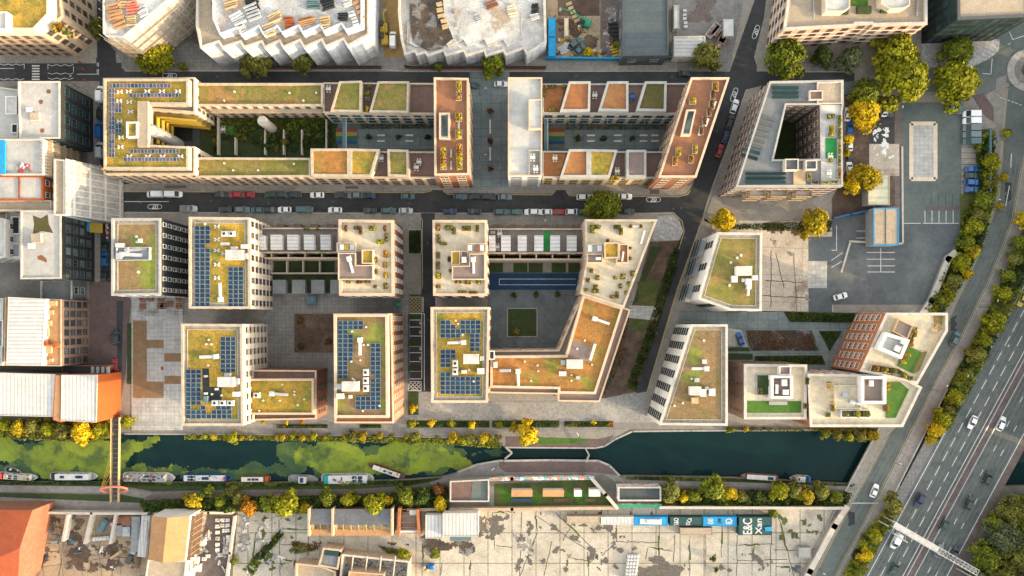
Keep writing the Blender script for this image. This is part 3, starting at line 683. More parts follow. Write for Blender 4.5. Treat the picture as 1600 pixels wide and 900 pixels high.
# box hatch and bays on the short service street
hx=[]
def hatch(x0,y0,x1,y1,s):
    n=int((x1-x0+y1-y0)/s)
    for i in range(1,n):
        t=i*s
        a=(x0+min(t,x1-x0),y0+max(0,t-(x1-x0))); b=(x0+max(0,t-(y1-y0)),y0+min(t,y1-y0)); hx.append([a,b])
        hx.append([(x0+x1-a[0],a[1]),(x0+x1-b[0],b[1])])
    hx.append([(x0,y0),(x1,y0),(x1,y1),(x0,y1),(x0,y0)])
hatch(640,464,659,488,6); lines('road_marking',hx,.16,.05,'line_yellow'); hx=[]
hatch(638,596,658,610,6); hatch(632,428,638,460,6)
lines('road_marking',hx,.16,.05,'line_white')
bays=[[(638,490),(663,490),(663,610)]]+[[(638,y),(659,y)] for y in(500,511,525,541,551,565,580,592)]+[[(638,490),(638,592)],[(659,490),(659,592)],[(661,464),(661,488)]]
for y in(505,519,545,560): bays+= [[(655,y),(657,y+2),(658,y-1),(655,y-2)]]
lines('parking_bay',bays,.2,.05,'line_white')
for i,(y0,y1) in enumerate([(491,499),(531,541),(571,580)]):
    flat('lawn',rect(639,y0,658,y1),.06,'lawn_dark',['small grass bed at the top of the parking bays','small grass bed midway along the parking bays','small grass bed at the bottom of the parking bays'][i],'grass bed',kind='stuff')
# courtyards behind the blocks
flat('courtyard',rect(312,176,528,246),.06,'lawn_dark')
flat('courtyard',rect(528,180,690,240),.06,'pave_blue'); flat('courtyard',rect(560,202,690,232),.07,'pave_teal')
flat('courtyard',rect(850,180,1066,240),.06,'pave_blue'); flat('courtyard',rect(882,203,1060,232),.07,'pave_teal')
for x0,x1 in((525,558),(857,882)):
    for i,mn in enumerate(('play_r','play_y','play_g','play_b')): flat('play_mat',rect(x0,200+i*6.5,x1,206+i*6.5),.075,mn)
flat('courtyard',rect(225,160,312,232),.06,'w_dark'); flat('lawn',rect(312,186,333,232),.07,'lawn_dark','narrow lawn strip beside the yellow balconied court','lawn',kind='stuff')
for i,(a,b) in enumerate([(345,370),(372,415),(418,445),(447,472),(474,510)]):
    flat('lawn',rect(a,220,b,243),.08,'lawn_dark','small back garden lawn, '+ORD[i]+' from the left in the upper block','lawn',kind='stuff')
flat('courtyard',rect(400,400,536,462),.06,'pave_dark')
for i,x in enumerate((428,452,476,501)): flat('lawn',rect(x,408,x+22,426),.08,'lawn_dark','shaded back lawn, '+ORD[i]+' from the left under the grey terrace','lawn',kind='stuff')
flat('lawn',rect(423,429,530,458),.075,'lawn_dark','shaded common lawn with four grey stores','lawn',kind='stuff')
flat('courtyard',rect(412,455,640,600),.05,'pave_dark'); flat('courtyard',rect(425,466,520,585),.055,'pave_dark')
flat('plant_bed',rect(460,490,524,551),.10,'soil','square brown plant bed in the paved courtyard','plant bed',kind='structure',thick=.1)
flat('courtyard',rect(762,425,912,560),.06,'pave_blue')
flat('court',rect(764,427,906,453),.08,'blue_court')
lines('court_line',[[(780,436),(900,436)],[(780,445),(900,445)],[(780,436),(780,445)]],.12,.09,'line_white')
flat('lawn',rect(793,482,839,526),.14,'lawn_dark','square dark lawn in the middle of the blue grey court','lawn',kind='stuff',thick=.1)
lines('edging',[[(793,482),(839,482),(839,526),(793,526),(793,482)]],.25,.17,'kerb')
for i,x in enumerate((764,802,826,862,888)): flat('lawn',rect(x,411,x+22,426),.085,'lawn_dark','shaded garden strip, '+ORD[i]+' from the left above the blue court','lawn',kind='stuff')
# plaza by the left blocks
flat('plaza',rect(206,462,286,672),.14,'pave_light')
for r_ in((208,501,230,622),(230,531,256,544),(257,552,283,565),(257,587,283,600),(230,596,256,622)): flat('plaza',rect(*r_),.15,'brown_tile')
flat('plant_bed',rect(199,505,206,600),.16,'lawn_dark',thick=.1)
flat('lawn',rect(251.5,573,256,578),.155,'rust','small rusty drain square set in the plaza','drain',kind='structure')
flat('pavement',[(206,655),(540,652),(630,654),(640,668),(640,676),(206,676)],.05,'pave')
lines('steps',[[(208,y),(284,y)] for y in(659,661,663,665)],.25,.16,'kerb')
# promenade
flat('promenade',[(640,612),(680,612),(760,628),(930,628),(945,622),(1010,612),(1030,640),(1030,660),(960,660),(640,657)],.06,'cobble')
flat('path',[(640,657),(1035,660),(1140,665),(1320,668),(1320,671),(988,671),(700,676),(560,678),(206,676),(206,668),(640,668)],.055,'path_grey')
for i,r_ in enumerate([(432,663,512,669),(562,663,596,669),(636,657,765,668),(769,657,874,668),(882,658,958,667)]):
    flat('lawn',rect(*r_),.12,'lawn_dark',['dark hedge bed under the low green roofed block','dark hedge bed below the panel roofed block','long planted bed with small yellow trees on the promenade','planted bed by the lock on the promenade','short planted bed near the basin'][i],'plant bed',kind='stuff',thick=.1)
flat('plant_bed',rect(638,612,654,648),.14,'lawn_dark',thick=.1)
flat('plant_bed',rect(638,359,659,397),.25,'lawn_dark',thick=.2); lines('edging',[rect(638,359,659,397)+[(638,359)]],.3,.28,'kerb')
# pocket park beside the slanted block
flat('park',[(1016,378),(1062,376),(1041,450),(994,612),(945,622),(930,622),(960,540),(990,470)],.07,'soil')
flat('lawn',[(1018,385),(1035,385),(1012,430),(998,470),(988,478)],.085,'lawn_dark','dark lawn wedge at the top of the pocket park','lawn',kind='stuff')
flat('lawn',[(996,440),(1030,438),(1022,478),(1000,478)],.09,'grass','small lawn by the paved crossing in the pocket park','lawn',kind='stuff')
flat('lawn',[(988,498),(1012,500),(1006,518),(984,514)],.09,'grass','small lawn below the paved crossing in the pocket park','lawn',kind='stuff')
flat('path',[(982,477),(1031,479),(1026,501),(976,496)],.12,'pave_light')
lines('edging',[[(1060,378),(1039,450),(990,612)]],.35,.14,'rust')
# east paths
flat('courtyard',[(1062,484),(1345,488),(1350,600),(1050,600)],.05,'pave_teal')
flat('path',[(1136,512),(1158,516),(1168,541),(1138,541)],.06,'pave_light')
for i,p_ in enumerate([[(1165,516),(1268,516),(1280,548),(1172,548)],[(1279,517),(1316,517),(1296,549)],[(1224,487),(1340,489),(1336,504),(1234,503)],[(1135,543),(1170,543),(1172,549),(1135,549)],[(1180,556),(1284,555),(1290,570),(1180,568)],[(1136,552),(1176,553),(1176,562),(1136,562)]]):
    flat('plant_bed',p_,.10,'soil_black' if i==0 else 'lawn_dark','planted bed between the east paths','plant bed',kind='structure',thick=.06)
# waste ground and car park
flat('yard',[(1112,345),(1300,345),(1302,487),(1185,487),(1112,470)],.05,'concrete_pale')
flat('yard',rect(1263,370,1300,490),.06,'asphalt_old'); flat('yard',rect(1262,408,1292,450),.066,'pave_light')
ragged('weeds',[(1180,345),(1300,350),(1300,372),(1200,372)],.07,'soil',.7,.1,.2,21,'brown weeds along the top of the waste ground','weeds')
ragged('rubble',[(1203,362),(1215,362),(1217,390),(1252,392),(1252,400),(1205,398)],.08,'rubble',.5,-.05,.3,22,'broken wall line on the waste ground','rubble')
ragged('weeds',[(1256,360),(1264,360),(1266,487),(1256,487)],.07,'rubble',.5,-.1,.3,23,'grey rubble strip across the waste ground','rubble')
flat('car_park',[(1405,160),(1502,160),(1502,305),(1499,376),(1489,386),(1450,476),(1300,476),(1300,342),(1362,332),(1405,320)],.06,'asphalt_teal')
flat('car_park',[(1300,345),(1362,338),(1410,350),(1498,350),(1498,376),(1489,386),(1450,476),(1300,476)],.066,'asphalt_old')
flat('yard',[(1318,150),(1405,150),(1405,345),(1300,345),(1300,310),(1330,250)],.055,'soil')
flat('yard',rect(1358,158,1397,260),.07,'asphalt'); flat('yard',rect(1398,158,1409,330),.07,'towpath')
ragged('peeling_paint',rect(1360,190,1396,255),.085,'line_white',.35,.22,.5,30,'flaking white paint on the dark asphalt strip','peeling paint')
flat('yard',rect(1358,225,1405,275),.078,'concrete_pale')
flat('helipad',rect(1423,193,1462,280),.09,'pave_light'); lines('edging',[[(1423.5,280),(1423.5,193),(1461.5,193),(1461.5,280),(1423.5,280)]],1.2,.1,'w_cream')
lines('edging',[[(1409,229),(1410,380),(1404,381)],[(1326,377),(1360,379)],[(1328,378),(1314,426)]],.6,.3,'w_stone')
flat('verge',[(1499,303),(1522,303),(1522,340),(1500,345)],.09,'grass'); flat('verge',rect(1446,323,1499,328),.12,'brick_pave')
lines('parking_bay',[[(1445+11*i,329),(1445+11*i,349)] for i in range(5)]+[[(1354,394.5),(1398,394.5)],[(1354,405),(1398,405)],[(1355,415.5),(1398,415.5)],[(1355,425),(1398,425)],[(1376,387),(1376,425)],[(1338,361),(1360,361)],[(1338,372),(1360,372)],[(1299,407),(1316,395)],[(1299,418),(1316,408)],[(1307,352),(1307,391),(1299,391)],[(1410,349),(1498,349)]],.16,.08,'line_white')
lines('parking_bay',[[(1446,i),(1446,i)] for i in ()]+[[(1455+11*i,304),(1455+11*i,322)] for i in range(4)]+[[(1501,230+9*i),(1524,230+9*i)] for i in range(8)],.14,.08,'asphalt')
# ---- roads on the right
RL=[(1600,40),(1574,130),(1566,225),(1560,307),(1532,387),(1507,445),(1480,500),(1437,590),(1405,660),(1390,675),(1360,732),(1330,787),(1250,940)]
RR=[(1680,60),(1640,130),(1612,200),(1597,262),(1582,345),(1560,405),(1542,447),(1497,537),(1462,600),(1424,675),(1375,772),(1285,940)]
def off(l,d): return [(x+d,y+d*.42) for x,y in l]
flat('pavement',off(RL[1:],-17)+list(reversed(off(RR,17))),.06,'pave',thick=.7)
flat('road',RL+list(reversed(RR)),.075,'asphalt_teal')
lines('road_marking',[off(RL[1:],1.2),off(RR[1:],-1.5)],.16,.09,'line_yellow')
lines('kerb',[off(RL[1:],-1),off(RR,1)],.3,.14,'kerb')
lines('bridge_parapet',[off(RL[6:],-17),off(RR[8:],17)],.5,.5,'kerb')
lines('road_marking',[[(1580,240),(1579,262)],[(1577,290),(1571,322)],[(1330,786),(1372,786)]],.2,.09,'line_white')
flat('road',[(1572,120),(1585,95),(1582,70),(1640,30),(1700,60),(1700,180),(1610,205),(1570,200)],.072,'asphalt_teal')
c=P(1606,110); mb=MB(); mb.disc((c.x,c.y),6.6,.22,0,36,.0); mb.disc((c.x,c.y),4.3,.30,1,30,.2); mb.disc((c.x,c.y),2.2,.36,2,20,.28)
mb.build('roundabout',[MATS['kerb'],MATS['pave_dark'],MATS['soil']],kind='structure')
flat('pavement',[(1540,148),(1555,140),(1564,170),(1566,225),(1558,225),(1552,180)],.13,'pave',thick=.1)
flat('pavement',[(1519,150),(1535,146),(1552,168),(1552,190),(1540,182)],.135,'brick_pave',thick=.1)
lines('road_marking',[[(1577,50),(1582,62),(1600,56)],[(1535,115),(1548,116),(1550,92)]]+[[(1562+i*6,152+i*2.2),(1566+i*6,153.6+i*2.2)] for i in range(6)],.18,.09,'line_white')
def mx(y,o): return 1541-.54*(y-675)+o
def mway(o0,o1,y0=-100,y1=1300): return [(mx(y0,o0),y0),(mx(y0,o1),y0),(mx(y1,o1),y1),(mx(y1,o0),y1)]
flat('motorway',mway(-88,74),.07,'motorway',thick=.8)
flat('verge',mway(-88,-70),.08,'pave_dark'); flat('verge',mway(62,74),.08,'towpath')
flat('central_reservation',mway(-7,8),.20,'towpath',thick=.12)
def dashes(o,y0,per,ln): 
    out=[]; y=y0-per*30
    while y<1200: out.append([(mx(y,o),y),(mx(y+ln,o),y+ln)]); y+=per
    return out
lines('road_marking',[[(mx(-100,-64),-100),(mx(1300,-64),1300)],[(mx(-100,-9),-100),(mx(1300,-9),1300)],[(mx(-100,9.5),-100),(mx(1300,9.5),1300)],[(mx(-100,60),-100),(mx(1300,60),1300)]],.22,.085,'line_white')
lines('road_marking',dashes(-44,683,22.5,15)+dashes(-25,690,23.5,15)+dashes(27,696,38,9)+dashes(42,703,38,9),.2,.085,'line_white')
lines('road_marking',[[(mx(y,-80),y),(mx(y,-67),y-3)] for y in range(455,560,12)],.2,.09,'line_white')
# barriers (one run of guard rail each, a thing)
for o,lab in((-5.5,'left steel guard rail of the motorway central reservation'),(6.5,'right steel guard rail of the motorway central reservation')):
    r=empty('guard_rail',P(mx(700,o),700),lab,'guard rail')
    mb=MB(); a,b=P(mx(-90,o),-90),P(mx(1250,o),1250); mb.bar(a+Vector((0,0,.85)),b+Vector((0,0,.85)),.14,0,6); mb.build('rail',[MATS['metal']],r)
    mb=MB(); n=70
    for i in range(n): q=a+(b-a)*(i/n); mb.bar(q,q+Vector((0,0,.85)),.06,0,4)
    mb.build('post',[MATS['metal']],r,kind='stuff')
# wooded strip between the roads
flat('verge',[(mx(450,-88),450),(mx(440,-88),440),(1640,330),(1614,330),(1562,440),(1516,537),(1480,605),(1447,665),(1462,672),(mx(670,-88),670)],.05,'grass')
flat('verge',[(1372,800),(1390,805),(1335,905),(1310,930),(1290,940),(1345,830)],.05,'grass')
flat('verge',[(1503,305),(1560,225),(1556,310),(1528,388),(1500,447),(1476,500),(1440,480),(1455,470),(1495,380)],.045,'grass')
flat('verge',[(1505,205),(1556,200),(1556,305),(1526,303),(1526,205)],.042,'grass')
# ---- south side sheets
flat('towpath',[(-60,757),(200,763),(240,773),(300,768),(400,765),(560,764),(640,759),(675,753),(675,760),(640,768),(560,771),(400,772),(300,776),(240,780),(200,772),(-60,770)],.03,'towpath')
flat('path',[(-60,757.5),(155,760),(200,764),(240,770),(225,778),(190,772),(150,770),(-60,768)],.04,'path_grey')
flat('verge',[(-60,752.5),(420,754.5),(640,750.5),(690,746),(680,752),(640,759),(560,764),(400,765),(240,768),(200,761),(-60,756.5)],.02,'lawn_dark')
flat('verge',[(-60,769),(190,773),(225,779),(225,786),(-60,774)],.035,'lawn_dark')
flat('path',[(-60,774),(190,783),(225,784),(225,790),(190,792),(-60,787)],.032,'path_grey')
flat('lock_side',[(672,753),(700,746),(745,727),(780,721),(935,721),(950,728),(966,743),(1000,745),(1000,755),(960,752),(945,742),(780,740),(740,745),(700,752),(672,760)],.05,'path_grey')
flat('lock_side',[(780,721),(935,721),(950,728),(966,743),(940,742),(925,738),(790,738),(780,730)],.06,'brick_pave')
flat('lock_side',[(790,682),(935,686),(960,680),(945,696),(930,699),(790,698)],.06,'brick_pave')
flat('lawn',[(840,684),(920,686),(915,692),(842,694)],.075,'lawn','small green lawn strip beside the lock','lawn',kind='stuff')
flat('path',[(925,738),(945,742),(965,752),(990,758),(1200,762),(1340,766),(1340,760),(1200,755),(1000,750),(960,742)],.07,'path_grey')
flat('verge',[(966,744),(1150,747),(1330,757),(1330,760),(1150,753),(975,750)],.045,'lawn_dark')
flat('verge',[(672,760),(560,772),(240,780),(225,800),(700,800),(700,760)],.028,'soil'); flat('verge',[(1030,762),(1330,768),(1330,792),(1030,790)],.028,'soil')
flat('yard',[(-60,796),(490,800),(490,905),(-60,960)],.04,'concrete_warm')
flat('yard',[(296,800),(480,800),(640,800),(780,792),(1320,792),(1250,940),(296,940)],.05,'concrete_yard')
flat('yard',[(325,800),(372,800),(360,940),(290,940)],.056,'towpath')
for i,(p_,mt,t,s,lab) in enumerate([([(370,800),(400,800),(395,860),(360,880)],'rubble',.0,.2,'heap of broken concrete by the stacked blocks'),([(385,890),(400,868),(425,840),(440,826),(444,836),(415,868),(395,900)],'grass',-1.2,.4,'long green weed strip across the broken yard'),([(650,835),(735,840),(745,860),(720,875),(668,872)],'soil_black',-.1,.15,'dark earth patch below the white shed'),([(735,800),(800,800),(800,830),(770,850),(740,845)],'gravel',.3,.3,'brown weedy patch right of the white shed'),([(585,850),(645,862),(640,880),(620,872)],'grass',-.2,.2,'green weeds around the ruined sheds'),([(796,825),(845,828),(838,870),(800,868)],'rubble',.15,.2,'pale rubble spread on the big yard'),([(920,860),(945,858),(942,895),(925,898)],'soil_black',.1,.15,'dark oily stain on the big yard'),([(1060,805),(1130,800),(1220,803),(1220,812),(1060,812)],'gravel',.55,.3,'dark damp stains behind the container row'),([(800,798),(960,798),(960,806),(800,806)],'soil',.28,.35,'weeds along the foot of the yard wall'),([(930,865),(1260,850),(1260,900),(930,900)],'gravel',.80,.3,'scattered weed spots on the big yard'),([(800,805),(1000,812),(1000,900),(800,900)],'gravel',.74,.3,'scattered weed spots between the slabs'),([(1205,795),(1300,795),(1280,850),(1205,850)],'grass',.62,.3,'weeds by the east end of the yard'),([(60,800),(235,800),(230,900),(40,900)],'soil',.52,.22,'scattered dark patches on the warm concrete yard'),([(450,840),(640,842),(640,856),(450,858)],'soil',.4,.25,'brown weeds between the open shed and the ruins'),([(390,800),(480,800),(480,900),(370,900)],'grass',.7,.3,'weeds in the joints of the left yard')]):  # warm yard entry only scatters darker patches over the concrete
    ragged('weeds',p_,.075+.003*i,mt,.42,t,s,40+i,lab,'weeds' if mt in('grass','soil') else 'ground patch',edge=2)

# cracks and weed lines in the slabs, patches and manholes in the roads
random.seed(33)
def wob(a,b,n=8,j=1.0):
    return [(a[0]+(b[0]-a[0])*i/n+(random.uniform(-j,j) if 0<i<n else 0),a[1]+(b[1]-a[1])*i/n+(random.uniform(-j,j) if 0<i<n else 0)) for i in range(n+1)]
ck=[wob(*q) for q in [((835,800),(840,830)),((838,806),(930,868)),((868,800),(932,862)),((895,818),(880,845)),((963,820),(963,846)),((963,846),(1030,848)),((1030,820),(1029,900)),((1054,836),(1052,878)),((1078,838),(1077,900)),((1103,836),(1102,890)),((1128,822),(1127,870)),((1152,836),(1151,900)),((1152,852),(1210,850)),((1152,876),(1230,874)),((1178,852),(1177,876)),((1205,836),(1204,900)),((1014,855),(1051,861)),((1012,856),(1009,874)),((918,862),(920,900)),((888,871),(918,876)),((887,871),(885,892)),((862,846),(850,900)),((840,832),(812,900)),((815,800),(812,900)),((1018,798),(1019,812)),((1145,795),(1146,812)),((985,798),(985,812)),((940,868),(960,850)),((400,832),(392,900)),((436,812),(438,900)),((441,826),(482,828)),((438,850),(476,853)),((440,874),(470,880)),((482,838),(481,868)),((662,836),(660,900)),((690,880),(688,900)),((735,875),(734,900)),((770,800),(772,860)),((772,800),(800,800)),((776,852),(800,856)),((1215,800),(1240,900)),((1210,860),(1270,858)),((1212,885),(1250,888))]]
lines('crack',ck,.22,.062,'soil_black'); lines('weed_line',[wob(q[0],q[-1],10,1.2)[2:7] for q in ck[::2]],.5,.066,'grass')
ck=[wob(*q) for q in [((80,835),(160,842)),((100,845),(92,900)),((60,860),(205,872)),((130,842),(124,880)),((158,842),(152,870)),((178,850),(175,900)),((78,812),(60,880)),((105,805),(90,850)),((170,846),(215,862))]]
lines('crack',ck,.2,.062,'soil_black')
ck=[wob(*q) for q in [((1212,395),(1225,450)),((1195,438),(1255,442)),((1205,392),(1204,480)),((1240,395),(1245,485)),((1190,462),(1262,466)),((1268,410),(1298,412))]]
lines('crack',ck,.25,.062,'soil_black')
for i,(x,y,w,h_) in enumerate([(300,317,60,4),(470,312,40,5),(690,318,30,7),(860,316,50,4),(1000,318,26,8),(1085,300,14,20),(1110,240,10,24),(1048,440,8,40),(1015,560,8,40),(560,120,60,5),(820,121,50,5),(168,320,8,30),(172,420,6,40),(1260,126,40,8),(1575,300,10,30),(1490,505,10,24),(1430,610,12,20),(1330,810,14,24)]):
    ragged('road_patch',rect(x-w/2,y-h_/2,x+w/2,y+h_/2),.052 if x<1300 else .088,'asphalt_patch',.5,-.3,.5,90+i,kind='structure',edge=.6)
mb=MB()
for x,y in[(220,317),(330,314),(420,318),(520,315),(640,318),(760,317),(950,318),(1064,325),(1052,326),(1074,298),(1120,205),(1070,372),(1026,520),(340,120),(480,119),(690,122),(900,118),(1050,120),(170,220),(172,300),(668,380),(669,500),(1180,82),(1240,125),(1420,230),(1440,350),(1350,440),(1400,430),(1560,330)]:
    c=P(x,y); mb.disc((c.x,c.y),.38,.056 if x<1300 else .09,0,10)
mb.build('manhole',[MATS['steel_dark']],kind='structure')
for x0,y0,x1,y1 in[(258,290,292,294),(540,291,560,295),(1015,296,1030,303)]: flat('paving_patch',rect(x0,y0,x1,y1),.145,'brick_pave')

lines('tyre_track',[[(mx(-100,o+d),-100),(mx(1300,o+d),1300)] for o in(-54,-34,-17,18,35,51) for d in(-3.4,3.4)],.75,.078,'asphalt_track')
lines('tyre_track',[[(a[0]*(1-t)+b[0]*t,a[1]*(1-t)+b[1]*t) for a,b in zip(RL[2:],RR[3:])] for t in(.2,.36,.64,.8)],.6,.082,'asphalt_track')
for i,(x,y,r_) in enumerate([(238,90,36),(1353,176,38),(1355,284,36),(1132,347,30),(1273,350,34),(825,682,28),(128,678,30),(1325,230,20),(941,326,36),(446,792,30),(1402,90,46),(1490,126,46)]):
    ragged('fallen_leaves',[(x+r_*math.cos(k*.63),y+r_*math.sin(k*.63)) for k in range(10)],.15,'leaf_gold',.3,.48,.9,120+i,'fallen yellow leaves on the ground under a tree','fallen leaves',edge=3)
# ================================================================ BUILDINGS
B=building
def zrect(r_,z): return r_
# ---- top left corner block with sedum roof
r=B('apartment_building','buff brick corner block with yellow sedum roof at the top left of the photo',[(-70,52),(62,53),(97,25),(86,-60),(-70,-60)],17,'w_buff','roof_tan','par_stone',win=wspec(sp=3.2,w=1.8,h=2.0,fr='w_brown',gl='glass'),limit=90)
block(r,'penthouse',[(-70,46),(52,46),(75,22),(75,-60),(-70,-60)],16.3,20.5,'w_cream','sedum',pw=.5); block(r,'stair_head',[(-4,18),(10,18),(10,46),(-4,46)],20,22.5,'w_white','roof_pale')
# ---- scaffolded white block
r=B('building_under_construction','unfinished block wrapped in pale scaffold with debris on a white roof slab',[(160,-60),(161,52),(166,57),(192,58),(268,-6),(306,-60)],19,'netting','slab_white','par_white',ph=.5)
for i,z in enumerate((3,6,9,12,15)):
    mb=MB(); p=ccw([P(x,y,19) for x,y in [(160,-60),(161,52),(166,57),(192,58),(268,-6),(306,-60)]]); a=inset(p,-.9); b=inset(p,-.1)
    mb.ring(atz(a,z),atz(b,z),0); mb.ring(atz(a,z),atz(a,z+.15),0); mb.ring(atz(a,z+1.0),atz(a,z+1.12),1); mb.build('scaffold_deck',[MATS['wood_pale'],MATS['metal']],r)
mb=MB(); a=inset(p,-.9)
for i in range(len(a)):
    u,v=a[i],a[(i+1)%len(a)]; n=max(1,int((v-u).length/2.4))
    for k in range(n): q=u+(v-u)*(k/n); mb.bar((q.x,q.y,0),(q.x,q.y,19.5),.05,0,4)
mb.build('scaffold_pole',[MATS['metal']],r,kind='stuff')
# ---- sheeted zigzag blocks
def teeth(xs,yb,rise,run,xe): 
    out=[]
    for x in xs: out+=[(x,yb),(x+run,yb-rise)]
    return out
zz=[(308,-60),(306,40),(313,75),(341,66),(347,75),(375,66),(381,75),(408,66),(413,75),(436,65),(442,75),(468,64),(475,75),(502,63),(508,74),(536,62),(543,73),(577,54),(577,-60)]
r=B('building_under_construction','large sawtooth block wrapped in white sheeting with a cluttered grey roof slab',zz,15,'sheet_wrap','roof_tan','par_white',pw=.6,ph=.9)
zi=[(330,-60),(332,30),(343,54),(371,44),(377,56),(404,42),(410,53),(433,42),(440,52),(466,41),(472,52),(500,40),(505,50),(533,38),(540,48),(566,40),(566,-60)]
block(r,'upper_storey',zi,14,17.5,'sheet_wrap','slab_grey',pw=.5,ph=.7)
zp=[(624,-60),(622,20),(626,60),(632,86),(648,81),(651,87),(664,83),(668,88),(693,80),(696,88),(724,80),(728,88),(756,80),(759,88),(786,80),(790,87),(818,76),(823,86),(854,66),(851,-60)]
r=B('building_under_construction','low sawtooth block with sheeted edge and rough white concrete slab',zp,8,'sheet_wrap','slab_white','par_white',pw=.7,ph=.8)
block(r,'slab_step',[(636,66),(650,74),(692,62),(700,72),(724,62),(730,72),(756,62),(762,72),(786,62),(792,72),(815,58),(815,20),(690,-60),(640,-60)],6.8,7.9,'slab_grey','slab_white',pw=.2,ph=.1)
z_=P(660,20,7.45).z
mb=MB(); q=ccw([P(x,y,8) for x,y in[(640,-30),(690,-30),(694,25),(708,60),(690,74),(668,78),(645,66),(640,30)]]); mb.prism(q,7.3,8.05,0); mb.build('soil_heap',[MATS['soil_black']],r)
# ---- dark industrial roof and shed
r=B('warehouse','dark blue grey flat roofed warehouse beside the demolition yard',[(973,-60),(1044,-60),(1044,86),(973,87)],8,'w_slate','roof_dark','steel_dark',ph=.3,win=wspec(sp=5,w=2.6,h=1.6,fl=4,fr='w_grey'),limit=30)
r=B('shed','white roofed site shed beside the large olive tree',[(1053,57),(1102,56),(1102,88),(1053,88)],4.5,'w_white','corr_white_h','par_white',ph=.15,win=wspec(sp=4,w=1.6,h=1.1,fl=4),limit=8)
# ---- white framed apartments, top right
r=B('apartment_building','white framed apartment block with terrace roof above the row of plane trees',[(1239,-60),(1224,47),(1336,41),(1338,38),(1362,38),(1364,40),(1449,38),(1449,-60)],14,'w_buff','roof_tan','par_white',pw=.8,ph=.9,win=wspec(sp=3.4,w=1.9,h=1.8,fl=2.6,fr='w_brick',gl='glass'),band=('w_white',.35,2.6),limit=95)
block(r,'penthouse',[(1290,-60),(1330,-60),(1328,12),(1318,18),(1290,18)],13,16,'w_cream','roof_pale'); block(r,'penthouse',[(1377,-60),(1424,-60),(1422,8),(1412,13),(1391,14),(1377,6)],13,16,'w_cream','roof_pale')
mb=MB(); [mb.prism([P(x,y,13.2) for x,y in rect(*q)],13.1,13.25,0) for q in((1330,-60,1356,9),)]; mb.build('roof_lawn',[MATS['lawn']],r)
for q in((1340,9,1362,20),(1312,11,1326,21),(1377,8,1388,19)): mb=MB(); mb.prism([P(x,y,14) for x,y in rect(*q)],13.1,14,0); mb.build('hedge_box',[MATS['lawn_dark']],r)
duct(r,1272,-10,1272,28,13.1,.4,'w_grey',False); duct(r,1435,-10,1433,24,13.1,.4,'w_grey',False)
r=B('office_building','dark glazed office block with a tan roof in the top right corner',[(1496,-60),(1497,30),(1616,25),(1616,-60)],17.5,'w_dark','roof_tan','steel_dark',pw=.7,ph=.5,win=wspec(sp=2.5,w=2.1,h=2.7,fl=3.3,fr='w_dark',gl='glass_teal',sty=2),limit=100)
# ================================================================ upper long block
r=B('apartment_building','stepped cream block with solar panels around a yellow balconied court',[(161,122),(304,121),(304,176),(232,170),(231,227),(304,229),(304,272),(162,272)],14,'w_cream','roof_brownflat','par_stone',pw=.4,ph=.6,win=wspec(sp=2.6,w=1.1,h=1.6,fl=2.8,fr='w_brown'),limit=95)
R1=r
block(r,'top_storey',[(162,123),(294,123),(294,163),(231,163),(231,226),(294,229),(294,264),(162,264)],13.3,16.2,'par_stone','sedum',pw=.6,ph=.5)
block(r,'spine_roof',[(215,158),(231,158),(231,229),(215,229)],15.6,17,'par_stone','roof_tan',pw=.1,ph=.05); block(r,'stair_head',[(197,190),(215,190),(215,215),(197,215)],15.6,17.6,'w_white','sedum',pw=.5)
# yellow access galleries curving round the inner court
for i,z in enumerate((11.2,8.4,5.6,2.8)):
    mb=MB(); A=[P(231.2,222,14),P(231.2,176,14),P(233,172,14),P(237,170.4,14),P(303,176.3,14)]; wd_=1.9
    Bp=[A[0]+Vector((wd_,0,0)),A[1]+Vector((wd_,-.6,0)),A[2]+Vector((wd_*.9,-1.3,0)),A[3]+Vector((.9,-wd_,0)),A[4]+Vector((0,-wd_,0))]
    for a,b,a2,b2 in zip(A,A[1:],Bp,Bp[1:]):
        f3=lambda v,zz:(v.x,v.y,zz)
        mb.face([f3(a,z),f3(b,z),f3(b2,z),f3(a2,z)],0); mb.face([f3(a2,z-.25),f3(b2,z-.25),f3(b2,z+1.1),f3(a2,z+1.1)],1)
        o2=(b2-a2).normalized(); o2=Vector((o2.y,-o2.x,0))*-.35
        mb.face([f3(a2,z+1.1),f3(b2,z+1.1),f3(b2+o2,z+1.1),f3(a2+o2,z+1.1)],1)
    mb.build('gallery',[MATS['w_yellow'],MATS['yellow']],r)
c=P(239,204,15.5); mb=MB(); mb.disc((c.x,c.y),1.7,15.5,0,24,0); mb.disc((c.x,c.y),1.4,15.6,1,24,15.4); mb.build('stair_tower',[MATS['w_grey'],MATS['roof_pale']],r)
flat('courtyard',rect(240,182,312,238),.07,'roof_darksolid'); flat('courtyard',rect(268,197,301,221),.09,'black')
panels(r,171,131,17,1,5.7,7,15.8,'pv_mix'); panels(r,203,146,14,1,5.5,6.5,15.8,'pv_mix'); panels(r,171,138.5,2,15,4.6,7.2,15.8,'pv_mix'); panels(r,181,162,2,2,5,7.2,15.8,'pv_mix'); panels(r,181,194,2,2,5,7.2,15.8)
panels(r,204,233.5,14,1,5.5,6.5,15.8,'pv_mix'); panels(r,194,246,16,1,5.5,6.5,15.8,'pv_mix')
for x,y in((186,143),(200,142.5),(229,142),(252,142),(277,142),(185,157),(201,159),(203,174),(186,189),(188,214),(187,229),(201,244),(230,244),(253,244),(281,244)): quadvent(r,x,y,15.8)
def wing(name,lab,poly,h,roof,**k): return B(name,lab,poly,h,k.pop('wall','w_cream'),roof,k.pop('par','par_stone'),win=k.pop('win',wspec(sp=2.8,w=1.5,h=1.8,fl=2.9,fr='w_brown')),limit=k.pop('limit',60),**k)
